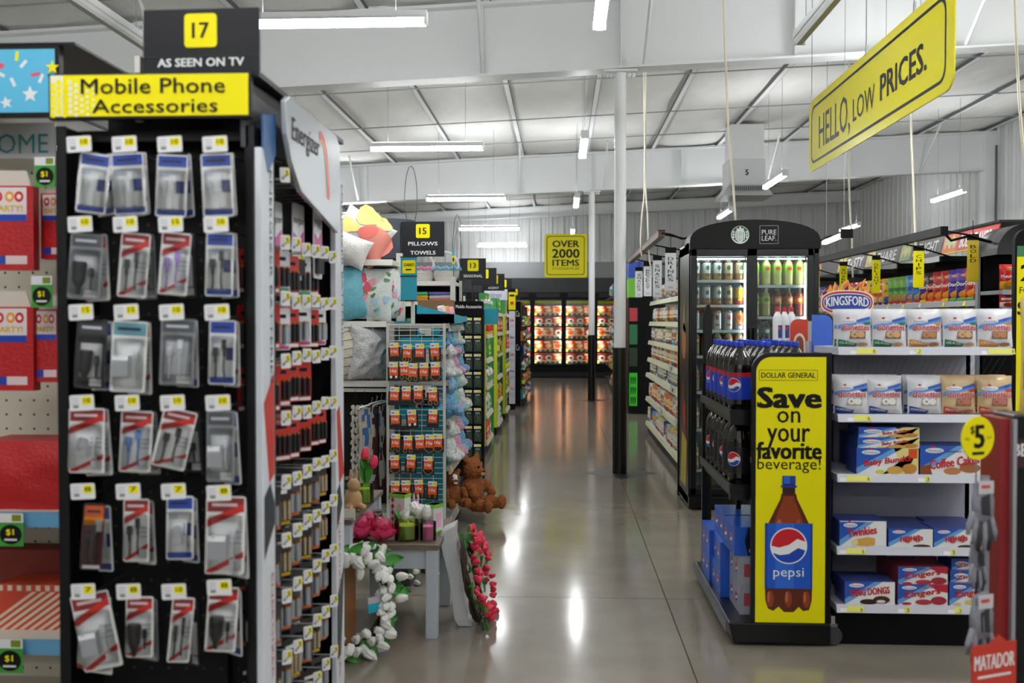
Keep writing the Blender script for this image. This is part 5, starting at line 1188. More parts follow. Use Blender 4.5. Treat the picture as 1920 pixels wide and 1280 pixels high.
# far right-of-aisle racks
ng = thing('energy_drink_rack', 'dark rack with neon green panels just right of the white column', 'rack', (1.02, 15.1, 0))
MB().box(0, .55, 0, 2.4, 0, 1.75, BLACK).build('body', ng)
q = MB(); q.yf = -.002; q.rc(.01, .13, .12, .62, mat('#38d428', .4), 1); [q.pg([(.03+.03*j, .16+.15*k), (.04+.03*j, .14+.15*k), (.05+.03*j, .24+.15*k), (.03+.03*j, .27+.15*k)], INK, 2) for j in range(3) for k in range(3)]; q.rc(.01, .13, .72, 1.0, mat('#1c3a20', .4), 1); q.rc(.01, .13, 1.05, 1.35, mat('#2c7a4a', .4), 1); q.rc(.01, .13, 1.4, 1.6, mat('#c83a48', .4), 1)
q.build('front_print', ng)
MB().box(0, .2, -.01, .5, 1.76, 2.05, mat('#7ac838', .4)).box(0, .2, -.012, .5, 2.05, 2.3, mat('#2850b8', .4)).build('topper_box', ng)
fgd = shelf_unit('household_shelves', 'tall gondola of hanging goods far down the right of the aisle', 'shelf', (1.03, 21.3, 0), -PI/2, 4.4, .4, [.12, .45, .8, 1.15, 1.5, 1.9], 2.1, BLACK, DG, DG)
for k, z in enumerate([.12, .45, .8, 1.15, 1.5, 1.9]):
    fill(fgd, z, [SMALL[(k*9+j*7+8) % 40] for j in range(5)], '%s shelf of the far right gondola' % ORD[k], x0=1.0, seed=300+k, sc_=1.25, y=-.02)
MB().box(2.2, 2.24, 0, .4, 0, 2.1, DG).build('end_panel', fgd)
for i in range(6):
    MB().box(2.26, 2.36, 0, .36, .183+i*.29, .197+i*.29, DG).build('ledge', fgd)
    for s_ in range(3):
        me = SMALL[[9, 2, 20, 5, 21, 8][i]][0]
        tag(obj('hanging_pack', me, (1.06+s_*.13, 19.03, .2+i*.29), 0, s=1.15), '%s hung on the near end of far right gondola, %s row, %s across' % (['red', 'dark', 'blue', 'orange', 'teal', 'yellow'][i]+' pack', NTH[i], NTH[s_]), 'pack', 'packs on the near end of the far right gondola')
# ================================================================ freezers along the back
FY = 24.7; fw = .776
fzr = shelf_w = thing('freezer_case', 'long black freezer case of glass doors across the back wall', 'freezer', (0, FY, 0))
x00 = .067-fw*5; nd = 10; xe_ = x00+fw*nd
MB().box(x00, xe_, 0, .85, 0, .27, BLACK).build('base', fzr); MB().box(x00, xe_, .05, .85, 1.97, 2.12, BLACK).build('header', fzr)
MB().box(x00, xe_, .8, .86, .27, 1.97, mat('#c8c0b4', .5)).build('back_liner', fzr)
MB().box(x00, xe_, -.05, 0, .02, .14, DG).build('bumper_rail', fzr)
FL = mat('#fff0dc', .4, emit=26)
FS = [1.59, 1.33, 1.02, .69, .40]
FB = []
for a, b, c, n_ in (('#d83828', '#f0b068', '#f4e4c8', 'red frozen meal box'), ('#c8281c', '#e8883c', '#f4f0e8', 'dark red frozen pizza box'), ('#f0d8b0', '#d86a38', '#c8381c', 'cream frozen snack bag'), ('#e89a58', '#c84028', '#fff0d0', 'orange frozen pizza box'), ('#b83a30', '#e8d8c8', '#5a2a1c', 'maroon frozen dinner box'), ('#f4e8d8', '#e0885c', '#8a4a30', 'white frozen dessert box')):
    FB.append((pbox(.24, .17, .18, G(a), [('e', .05, .45, .36, .30, G(b)), ('r', -.45, .2, .72, .92, G(c)), ('e', .1, .42, .2, .18, G(c), 3), ('r', -.5, .5, 0, .12, G(b))]), .25, n_, 'frozen_box', 'box'))
gl = MB().box(.06, fw-.06, -.012, -.006, .33, 1.93, GLASS).mesh('glass')
fr_ = MB().box(.015, .06, -.03, 0, .29, 1.97, BLACK).box(fw-.06, fw-.015, -.03, 0, .29, 1.97, BLACK).box(.06, fw-.06, -.03, 0, 1.93, 1.97, BLACK).box(.06, fw-.06, -.03, 0, .29, .33, BLACK).mesh('door_frame')
hn = MB().box(.03, .045, -.07, -.03, .8, 1.3, DG).mesh('handle')
sh_ = MB().box(.03, fw-.03, .06, .75, -.02, 0, mat('#d8d4cc', .4)).box(.03, fw-.03, .05, .06, -.045, .005, mat('#3c4858', .4)).mesh('shelf')
q = MB(); q.yf = .049
for i in range(6): q.rc(.06+i*.12, .10+i*.12, -.038, -.005, TAGW if i % 2 else YEL)
tl = q.mesh('shelf_label'); ls = MB().add([(.012, .04, .35), (.058, .004, .35), (.058, .004, 1.9), (.012, .04, 1.9)], [(0, 1, 2, 3)], FL).add([(fw-.012, .04, .35), (fw-.058, .004, .35), (fw-.058, .004, 1.9), (fw-.012, .04, 1.9)], [(0, 1, 2, 3)], FL).mesh('lamp_strip')
ban = MB(); ban.box(.07, fw-.07, .0, .002, 1.84, 1.90, YEL); ban.yf = 0; ban.tx('LOW PRICES EVERY DAY', fw/2, 1.87, .4, .028, INK); bn = ban.mesh('banner')
vent = MB()
for i in range(5): vent.box(.1, fw-.1, -.01, .05, 2.0+i*.02, 2.008+i*.02, mat('#3a3a3c', .4))
vn = vent.mesh('vent_grille')
for i in range(nd):
    xx = x00+i*fw
    d = obj('door', fr_, (xx, 0, 0), parent=fzr); obj('glass', gl, parent=d); obj('handle', hn, parent=d); obj('banner', bn, parent=d)
    obj('lamp_strip', ls, (xx, 0, 0), parent=fzr); obj('vent_grille', vn, (xx, 0, 0), parent=fzr)
    MB().box(-.02, .02, 0, .75, .27, 1.97, BLACK).build('mullion', fzr, (xx, .002, 0)) if i else None
    for k, z in enumerate(FS): s_ = obj('shelf', sh_, (xx, 0, z), parent=fzr); obj('shelf_label', tl, parent=s_)
random.seed(77)
for i in range(3, 8):
    for k, z in enumerate(FS):
        hmax = (FS[k-1] if k else 1.86)-z-.05
        for j in range(3):
            me, pw, n_, nm, cat = FB[(i*5+k*3+j//2*2+(k+i)) % 6]
            lv = 1 if hmax < .32 else 1
            o = obj(nm, me, (x00+i*fw+.155+j*.235, FY+.10, z+.001), R(random.uniform(-3, 3)), s=(.94, 1, min(1.35, hmax/.17*.86)))
            tag(o, '%s, %s on %s shelf, freezer door %s from the left end' % (n_, NTH[j], NTH[k], NTH[i]), cat, 'frozen goods behind freezer door %s' % NTH[i])
# ================================================================ hanging signs
a, b = P(1021, 520, 18.4), P(1101, 438, 18.4); w_, h_ = b.x-a.x, b.z-a.z
sg = thing('hanging_sign', 'square yellow hanging sign reading OVER 2000 ITEMS beside the far column', 'sign', ((a.x+b.x)/2, 18.4, a.z))
SGY = mat('#dcd212', .45, spec=.2)
MB().prism(rrect(-w_/2, w_/2, 0, h_, .05), 0, .01, SGY).build('panel', sg)
q = MB(); q.yf = -.0005
def ring2(q, x0, x1, z0, z1, r, t, m, l=1):
    A = rrect(x0, x1, z0, z1, r); B = rrect(x0+t, x1-t, z0+t, z1-t, r-t*.5); n = len(A)
    q.add([(x, q.yf-q.eps*l, z) for x, z in A+B], [(i, (i+1) % n, n+(i+1) % n, n+i) for i in range(n)], m)
ring2(q, -w_*.45, w_*.44, h_*.055, h_*.95, .05, .012, INK); q.build('border_line', sg)
q = MB(); q.yf = -.0005
q.tx('OVER', 0, h_*.77, w_*.62, h_*.15, INK, 2, .03); q.tx('2000', 0, h_*.55, w_*.63, h_*.20, INK, 2, .03); q.tx('ITEMS', 0, h_*.335, w_*.62, h_*.14, INK, 2, .03); q.tx('AT A DOLLAR OR LESS', 0, h_*.205, w_*.64, h_*.055, INK, 2, .0); q.build('lettering', sg)
for s in (-1, 1): MB().cyl((s*w_*.4, .005, h_-.02), (s*w_*.4, .005, zc(0)-a.z+.08), .003, GREY, 5).build('hanging_wire', sg)
# hello sign, parallel to the aisle
HY0, HY1 = 7.9, 5.03; HX = PX(1515, HY0)
zb = PZ(325, HY0, 1515); zt = PZ(193, HY0, 1515); L = HY0-HY1; h_ = zt-zb
hs = thing('hello_sign', 'long yellow hanging sign reading HELLO LOW PRICES over the snack cakes', 'sign', (HX, (HY0+HY1)/2, zb), -PI/2)
MB().prism(rrect(-L/2, L/2, 0, h_, .10, 8), 0, .008, mat('#ece20c', .16, spec=.35)).build('panel', hs)
q = MB(); q.yf = -.0006; ring2(q, -L/2+.07, L/2-.10, .055, h_-.055, .08, .018, INK); q.build('border_line', hs)
q = MB(); q.yf = -.0006
q.tx('HELLO,', -.735, h_*.44, .80, .285, INK, 2, .0); q.tx('LOW', -.035, h_*.44, .46, .15, INK, 2, .0); q.tx('PRICES.', .685, h_*.47, .76, .155, INK, 2, .024); q.build('lettering', hs)
for s in (-.48, 0, .3): MB().cyl((s*L, .004, h_-.01), (s*L, .004, zc(HX)-zb+.05), .003, GREY, 5).box(s*L-.008, s*L+.008, 0, .012, h_-.01, h_+.05, CHROME).build('hanging_wire', hs)
# ================================================================ cola display
DY = 4.33; dc = PX(1486, DY)
def lx(u, Y=DY, c=None): return PX(u, Y)-(dc if c is None else c)
def zz(v, Y=DY, u=1486): return P(u, v, Y).z
pd = thing('beverage_display', 'black wheeled drinks display with a yellow save on beverage panel', 'display', (dc, DY, 0))
XL_, XR_ = .725-dc, 1.20-dc
fl_, fr2 = lx(1410), lx(1560)
MB().prism([(XL_+.02, .012), (fr2-.0, .012), (fr2, .10), (XL_, .10)], -.02, 1.08, KB).build('base', pd, bev=.006)
MB().box(XL_-.012, XL_+.0, .0, 1.06, .055, .10, mat('#5a5c5e', .35, .5)).build('edge_trim', pd)
ft, fb = zz(661), .095
pts = [(fl_, fb), (fr2, fb), (fr2, ft)]+[(fl_+.075-.075*math.sin(R(a)), ft-.075+.075*math.cos(R(a))) for a in range(0, 91, 10)]
MB().prism(pts, -.005, .02, KB).build('front_frame', pd, bev=.003)
yl, yr, yt, yb = lx(1418), lx(1549), zz(669), zz(1166)
pts = [(yl, yb), (yr, yb), (yr, yt)]+[(yl+.065-.065*math.sin(R(a)), yt-.065+.065*math.cos(R(a))) for a in range(0, 91, 10)]
SY = mat('#ece208', .5, spec=.2)
MB().prism(pts, -.008, -.005, SY).build('sign_panel', pd)
q = MB(); q.yf = -.008; cx = lx(1481); S = DY/FPX
def row(t, u, v, wpx, hpx, b): q.tx(t, lx(u), zz(v), wpx*S, hpx*S, INK, 2, b)
row('Save', 1480, 745, 114, 37, .05); row('on', 1479, 781, 42, 22, .013); row('your', 1479, 821, 78, 38, .013); row('favorite', 1480, 844, 117, 31, .035); row('beverage!', 1480, 872, 116, 28, .010)
row('DOLLAR GENERAL', 1478, 703, 99, 10, .02)
ring2(q, lx(1423), lx(1533), zz(713), zz(693), .004, .0016, INK, 2); q.build('sign_lettering', pd)
def globe(q, cx, cz, r, l=1, n=24):
    q.el(cx, cz, r, r, CARD, l, n)
    rd = mat('#c81e2c', .35); bl = mat('#1c44b0', .35); k = r*.93
    up = [(cx+k*math.cos(a), cz+k*math.sin(a)) for a in [R(15+165*i/14) for i in range(15)]]
    q.pg(up+[(cx-k*.55, cz-k*.10), (cx, cz+k*.06), (cx+k*.5, cz+k*.42)], rd, l+1)
    dn = [(cx+k*math.cos(a), cz+k*math.sin(a)) for a in [R(205+140*i/12) for i in range(13)]]
    q.pg(dn+[(cx+k*.55, cz-k*.12), (cx, cz-k*.48), (cx-k*.5, cz-k*.55)], bl, l+1)
# printed bottle
q = MB(); q.yf = -.0082; B1 = mat('#5a2210', .4); B2 = mat('#8c3a18', .4); B3 = mat('#3a140c', .4); BLU = mat('#1c56c0', .4); BLD = mat('#163c98', .4)
def bz(v): return zz(v)
def bx(u): return lx(u)
half = [(0, 925), (14, 925), (16, 935), (26, 955), (38, 980), (43, 1000), (44, 1012)]
pts = [(bx(1480+a), bz(b)) for a, b in half]+[(bx(1480-a), bz(b)) for a, b in half[::-1][:-1]]
q.pg(pts, B1, 1); q.pg([(bx(1480+a*.72), bz(b+4 if b < 940 else b)) for a, b in half[1:]]+[(bx(1480-a*.72), bz(b+4 if b < 940 else b)) for a, b in half[::-1][:-1]], B2, 2)
q.el(bx(1462), bz(985), .012, .03, mat('#b86840', .4), 3); q.el(bx(1498), bz(985), .010, .03, mat('#a85430', .4), 3)
q.rc(bx(1468), bx(1492), bz(927), bz(905), B3, 2); q.rc(bx(1465), bx(1495), bz(913), bz(909), BLD, 3)
q.rc(bx(1467.5), bx(1492.5), bz(907), bz(891), BLD, 4); q.rc(bx(1470), bx(1482), bz(906), bz(892), mat('#2c62c8', .4), 5)
q.rc(bx(1435.5), bx(1525), bz(1102), bz(980), BLD, 3); q.rc(bx(1440), bx(1521), bz(1102), bz(980), BLU, 4); q.rc(bx(1455), bx(1490), bz(1102), bz(980), mat('#2a68d0', .4), 5)
q.pg([(bx(1436), bz(1102)), (bx(1525), bz(1102)), (bx(1524), bz(1125)), (bx(1519), bz(1142)), (bx(1508), bz(1144)), (bx(1500), bz(1136)), (bx(1490), bz(1146)), (bx(1472), bz(1146)), (bx(1462), bz(1136)), (bx(1452), bz(1144)), (bx(1442), bz(1140)), (bx(1437), bz(1125))], B1, 1)
for u in (1446, 1480, 1514): q.el(bx(u), bz(1122), .016, .036, B2, 2); q.el(bx(u-3), bz(1118), .006, .024, mat('#b86840', .4), 3)
globe(q, bx(1480), bz(1022), 34*S, 6, 32); q.tx('pepsi', bx(1480), bz(1074), 56*S, 22*S, CARD, 7, .0)
q.build('bottle_picture', pd)
for x in (XL_+.03, XL_+.14, XL_+.28): MB().box(x-.011, x+.011, .95 if x < XL_+.1 else .55, .975 if x < XL_+.1 else .575, .1, 1.18 if x < XL_+.1 else .66, KB).build('rear_post', pd)
MB().box(XL_+.28, fr2, .5, .52, .1, 1.2, mat('#50546c', .5)).build('back_sheet', pd)
MB().box(fr2-.03, fr2, .02, 1.0, .1, 1.22, KB).build('side_wall', pd)
TR = mat('#1a1a1c', .3)
for z in (1.003, .672):
    s_ = MB().box(XL_+.03, fr2-.03, .12, 1.02, z-.055, z-.005, KB).build('shelf_tray', pd, bev=.004)
    MB().box(XL_+.018, XL_+.03, .10, 1.02, z-.03, z+.008, mat('#44474a', .3, .6)).build('metal_lip', s_)
    MB().box(XL_+.02, fl_+.01, .09, .12, z-.06, z+.006, KB).build('front_lip', s_)
cw_ = MB().cyl((fr2+.012, -.005, .045), (fr2+.012, .025, .045), .040, mat('#3c3c40', .4), 16).cyl((fr2+.012, .01, .045), (fr2+.012, .01, .13), .014, CHROME, 8).box(fr2-.005, fr2+.03, -.01, .03, .085, .1, CHROME).build('caster', pd)
# cola bottles
def cola(lab, capm, diet):
    r, h = .054, .305
    liq = mat('#120a08', .06, spec=.9); clr = mat('#2a2220', .05, spec=1.0)
    b = MB().lathe([(0, .004), (.03, 0), (.046, .004), (r, .03), (r, .07), (r, .19), (r*.97, .205), (r*.82, .24), (r*.5, .268), (.019, .279), (.014, .284), (.014, .292)], liq, 18)
    for i in range(9): b.tube([((r*.97*math.cos(a)*k2), (r*.97*math.sin(a))*k2, z) for a in [2*PI*i/9] for k2, z in ((1.0, .205), (.9, .23), (.62, .258))], .002, mat('#4c4442', .05, spec=1), 4)
    l_ = MB().lathe([(r*1.01, .05), (r*1.015, .055), (r*1.015, .165), (r*1.01, .17)], lab, 18)
    l_.surf = lambda x, z: -math.sqrt(max(0, (r*1.017)**2-x*x)); l_.eps = .0008
    globe(l_, 0, .115, .032, 1, 18)
    if not diet: l_.lathe([(r*1.02, .150), (r*1.02, .171)], mat('#a82030', .3), 18)
    c = MB().lathe([(.0165, .290), (.0165, .305), (.015, .308), (0, .308)], capm, 12).lathe([(.018, .284), (.018, .287), (.0145, .287)], capm, 12)
    return b.mesh('body'), l_.mesh('label'), c.mesh('cap')
CB = [cola(mat('#1e3cb0', .3), mat('#2444c4', .3), 0), cola(mat('#16161a', .3), mat('#8c9098', .3), 1)]
def bottle_at(k, x, y, z, label, grp, rz=0):
    t = thing('cola_bottle', label, 'bottle', (x, y, z), rz, grp)
    for nm, me in zip(('body', 'label', 'cap'), CB[k]): obj(nm, me, parent=t)
for k, z in ((0, 1.0), (1, .669)):
    for c in range(3):
        for r in range(6 if c else 6):
            y = DY+.20+.135*r+(.0 if c == 0 else .02); x = .805+c*.125
            bottle_at(k, x, y, z, '%s cola bottle, %s row from aisle, %s back, %s tray' % (('blue label', 'black label')[k], NTH[c], NTH[r], ('upper', 'lower')[k]), 'cola bottles on the %s tray' % ('upper', 'lower')[k], R(-40+11*((r*3+c) % 5)))
# twelve packs
def twelve(blue):
    q = MB(); w, h, d = .20, .128, .26; m = mat('#1e58c0', .35) if blue else mat('#989aa6', .35)
    q.box(-w/2, w/2, 0, d, 0, h, m); q.yf = 0
    if blue:
        q.pg([(-.04, 0), (.05, 0), (.065, h*.5), (.05, h), (-.04, h), (-.055, h*.5)], mat('#101018', .4), 1); globe(q, .005, h*.5, .016, 2, 14); q.tx('HALFTIME', .005, h*.17, .08, .016, CARD, 2, .015); q.tx('BE THE', .005, h*.82, .04, .014, CARD, 2)
    else: q.rc(.03, .1, 0, h, mat('#70727c', .35), 1); q.el(.03, h*.5, .02, h*.42, mat('#b0b2bc', .3), 2); q.rc(-.08, -.055, h*.3, h*.75, mat('#a8404c', .4), 1)
    ml = MB(Matrix.Translation((-w/2-.0005, d/2, 0)) @ Matrix.Rotation(-PI/2, 4, 'Z')); ml.yf = 0
    for s in (-.06, .06): globe(ml, s, h*.5, .026, 1, 14)
    q2 = ml; b = len(q.v); q.v += q2.v; 
    for f, mi_ in zip(q2.f, q2.m): q.f.append(tuple(b+i for i in f)); q.m.append(q.mi(q2.mats[mi_])); q.sm.append(False)
    return q.mesh('can_carton')
TP = [twelve(0), twelve(1)]
for n_, (k, x, y, z, rz, wd) in enumerate([(0, .89, DY+.10, .101, 0, 'lowest front'), (0, .89, DY+.10, .230, 0, 'second front'), (1, .87, DY+.12, .359, 2, 'topmost front'), (1, .85, DY+.38, .101, 0, 'lowest in the second stack'), (1, .85, DY+.38, .230, -2, 'middle of the second stack'), (1, .87, DY+.40, .359, 1, 'top of the second stack'), (1, .84, DY+.66, .101, 0, 'lowest in the rear stack'), (1, .84, DY+.66, .230, 0, 'top of the rear stack')]):
    tag(obj('can_carton', TP[k], (x, y, z), R(rz)), '%s can carton, %s under the cola bottles' % (('grey', 'blue')[k], wd), 'carton', 'can cartons on the display base')
# ---- things behind the cola display
jug = MB().lathe([(0, 0), (.036, 0), (.042, .008), (.042, .13), (.036, .155), (.018, .18), (.015, .19)], mat('#e8eaee', .35), 18)
jug.surf = lambda x, z: -math.sqrt(max(0, .0425**2-x*x)); jug.rc(-.02, .028, .02, .10, mat('#2a3a80', .4), 1); jug.rc(-.016, .0, .07, .09, RED, 2)
jb = jug.mesh('jug_body'); jc = MB().lathe([(.018, .185), (.018, .21), (.014, .214), (0, .214)], RED, 12).mesh('cap')
jy = 5.75; js = PZ(640, jy, 1470)
jr = thing('jug_rack', 'black rack holding white jugs with red caps behind the cola display', 'rack', (PX(1482, jy), jy, 0))
MB().box(-.16, .20, .0, .3, js-.02, js, BLACK).build('shelf', jr); MB().box(-.16, .20, .0, .3, js-.24, js-.22, BLACK).build('shelf', jr); MB().box(-.14, .2, .28, .3, 0, js, BLACK).build('back_panel', jr); MB().box(-.16, -.14, 0, .3, 0, js-.02, BLACK).build('side_frame', jr)
for i, (u, dy, zq) in enumerate(((1462, .06, js), (1476, .07, js), (1490, .08, js), (1458, .05, js-.22), (1474, .06, js-.22))):
    t = thing('white_jug', 'white jug with red cap, %s' % ['first of three on the upper shelf', 'middle of three on the upper shelf', 'last of three beside the red panel', 'first on the lower shelf', 'second on the lower shelf'][i], 'jug', (PX(u, jy), jy+dy, zq+.001), R(25), 'white jugs with red caps')
    t.scale = (.64, .64, .92); obj('jug_body', jb, parent=t); obj('cap', jc, parent=t)
for nm, u0, u1, v0, Y, col, lb in (('red_topper', 1482, 1515, 598, 5.05, '#d2452f', 'red rounded side board with an arched photo behind the yellow panel'), ('blue_topper', 1523, 1561, 590, 4.75, '#3c66c8', 'blue rounded side board rising behind the yellow panel')):
    a, b = PX(u0, Y), PX(u1, Y); w_ = b-a; zt = PZ(v0, Y, u0); r = w_*.42
    t = thing(nm, lb, 'sign board', ((a+b)/2, Y, 0))
    pts = [(-w_/2, 0), (w_/2, 0)]+([(w_/2, zt)] if nm[0] == 'r' else [(w_/2-r+r*math.cos(R(x)), zt-r+r*math.sin(R(x))) for x in range(0, 91, 15)])+([(-w_/2+r-r*math.sin(R(x)), zt-r+r*math.cos(R(x))) for x in range(0, 91, 15)] if nm[0] == 'r' else [(-w_/2, zt)])
    MB().prism(pts, 0, .012, G(col)).build('board', t)
    q = MB(); q.yf = -.0005
    if nm[0] == 'r':
        q.pg([(-w_*.32, zt-.30)]+[(w_*.02-w_*.34*math.cos(R(x)), zt-.12+.05*math.sin(R(x))) for x in range(0, 181, 15)]+[(w_*.36, zt-.30)], mat('#e8d8c8', .4), 1)
        q.pg([(-w_*.22, zt-.30)]+[(w_*.02-w_*.24*math.cos(R(x)), zt-.125+.04*math.sin(R(x))) for x in range(0, 181, 15)]+[(w_*.26, zt-.30)], mat('#8a5034', .4), 2)
    else: globe(q, w_*.1, zt-.27, w_*.32, 1); q.rc(-w_*.1, w_*.05, zt-.22, zt-.17, RED, 1)
    q.build('print', t)
    if nm[0] == 'b': MB().prism([(x, z) for x, z in pts], .02, .06, KB).build('black_casing', t, (.012, 0, .006))
    else: MB().box(w_/2, w_/2+.02, 0, .02, 0, zt-.01, mat('#b0b4b8', .4)).build('edge_post', t)
# small curved dark topper at the left
q = MB().prism([(-.025, -1.1)]+[(-.028*math.cos(R(x)), .18+.10*math.sin(R(x))) for x in range(0, 181, 15)]+[(.025, -1.1)], 0, .012, KB)
put(q, 'display_fin', 1328, 668, 5.38, R(35), 'glossy black rounded fin at the rear corner of the cola display', 'panel')
# ================================================================ snack cake gondola
CY = 4.33; ca, cb_ = PX(1573, CY), PX(1900, CY); cw2 = cb_-ca; cc = (ca+cb_)/2
cz = [zz(1136, CY, 1620), zz(1027, CY, 1620), zz(891, CY, 1620), zz(778, CY, 1620), zz(652, CY, 1620)]
GB = mat('#9c9ca8', .5); LG = mat('#c8c8d2', .35)
cg = shelf_unit('cake_shelves', 'grey five tier shelving of boxed and bagged snack cakes', 'shelf', (cc, CY, 0), 0, cw2, .44, cz, cz[4]+.02, GB, LG, BLACK, lh=.030)
for k, z in enumerate(cz):
    q = MB()
    for x0_, w_, kind in ([(.015, .10, 1), (.26, .05, 0), (.47, .06, 0)], [(.01, .11, 1), (.45, .05, 0)], [(.01, .13, 1), (.34, .05, 0)], [(.04, .10, 1), (.66, .1, 1)], [(.05, .11, 1), (.30, .05, 0), (.60, .14, 1)])[k]:
        y0 = -.0012; x = -cw2/2+x0_
        q.add([(x, y0+.002, z-.026), (x+.035, y0+.002, z-.026), (x+.035, y0+.0115, z-.002), (x, y0+.0115, z-.002)], [(0, 1, 2, 3)], TAGW)
        q.add([(x+.028, y0, z-.026), (x+w_, y0, z-.026), (x+w_, y0+.010, z-.002), (x+.028, y0+.010, z-.002)], [(0, 1, 2, 3)], mat('#e0dc60', .4))
        q.yf = -.004; q.tx('6' if kind else '3', x+w_-.012, z-.013, .010, .016, INK, 3, .0)
    o = q.build('price_labels', cg); o['kind'] = 'stuff'
for k in range(4):
    q = MB()
    for i in range(26): q.cyl((-cw2/2+.02+i*cw2/26, .05, cz[k+1]-.045), (-cw2/2+.10+i*cw2/26, .43, cz[k+1]-.20), .0008, mat('#6c6c74', .5), 3)
    if k == 3: o = q.build('hanging_wires', cg); o['kind'] = 'stuff'
# donut bags
HB = mat('#2a5ab8', .35); HR = mat('#c8242c', .35)
def hostess(cx, cz_, w, h, l=3): return [('e', cx, cz_, w, h, CARD, l), ('t', 'Hostess', cx, cz_, w*1.5, h*1.0, HB, l+1, .0), ('e', cx-.02, cz_+h*1.5, w*.2, h*.5, HR, l+1)]
def donut(base, kind):
    band = {'green': mat('#1c7a50', .4), 'orange': mat('#d8922c', .4), 'navy': mat('#1c3c90', .4), 'red': mat('#c8442c', .4)}[kind]
    dn = {'green': mat('#c8a070', .5), 'orange': mat('#b07a48', .5), 'navy': mat('#e4e2dc', .5), 'red': mat('#b86a5c', .5)}[kind]
    word = {'green': 'GLAZED', 'orange': 'CRUNCH', 'navy': 'POWDERED', 'red': 'FROSTED'}[kind]
    sh = [('p', [(-.46, .56), (.46, .80), (.46, .66), (-.46, .47)], mat('#5a92d8', .4)), ('p', [(-.1, .66), (.46, .80), (.46, .72), (.0, .62)], HB, 2), ('p', [(.2, .62), (.46, .66), (.46, .58), (.3, .56)], band, 2)]
    sh += hostess(-.18, .66, .22, .055)
    sh += [('t', 'donettes', .02, .505, .80, .15, CARD, 4, .07, .1), ('t', 'donettes', .02, .505, .80, .15, HR, 5, .03, .1)]
    sh += [('p', [(-.18, .20), (.28, .20), (.30, .40), (-.14, .40)], mat('#8a6244' if kind != 'navy' else '#a8a49c', .5), 3), ('e', -.03, .31, .11, .085, dn, 4), ('e', .15, .31, .11, .085, dn, 5), ('e', -.03, .31, .03, .025, mat('#7a5438', .5), 6)]
    sh += [('p', [(-.46, .20), (.05, .08), (.05, .0), (-.46, .0)] , band, 2), ('t', word, -.22, .095, .42, .06, CARD, 4, .02, 0, -.1), ('e', .22, .06, .16, .05, dn, 3)]
    return bag(.148, .165, .062, base, sh, 'donut_bag', seed=len(word)+len(kind), n=(14, 16), wr=.0035)
WBG = mat('#e2e2e6', .25); TBG = mat('#d0b488', .25)
DN = {'green': donut(WBG, 'green'), 'orange': donut(WBG, 'orange'), 'navy': donut(WBG, 'navy'), 'red': donut(TBG, 'red')}
DW = {'green': 'glazed donut bag with green band', 'orange': 'crunch donut bag with orange band', 'navy': 'powdered donut bag with navy band', 'red': 'tan topped frosted donut bag'}
for k, us, ks in ((4, (1602, 1668, 1735, 1801, 1867), ('green', 'green', 'orange', 'green', 'orange')), (3, (1597, 1661, 1736, 1800, 1868), ('navy', 'navy', 'navy', 'red', 'red'))):
    for i, (u, kd) in enumerate(zip(us, ks)):
        p = PX(u, CY+.05)
        tag(obj('donut_bag', DN[kd], (p, CY+.055, cz[k]+.003), R((i*37 % 7)-3), rx=R(-5)), '%s, %s from the black post on %s shelf' % (DW[kd], NTH[i], 'top' if k == 4 else 'second highest'), 'donuts', 'donut bags on the snack cake shelves')
        tag(obj('donut_bag', DN[kd], (p+.005, CY+.13, cz[k]+.003), R((i*23 % 9)-4), rx=R(-4)), 'donut bag behind the %s one from black post, %s shelf' % (NTH[i], 'top' if k == 4 else 'second highest'), 'donuts', 'donut bags in the back row')
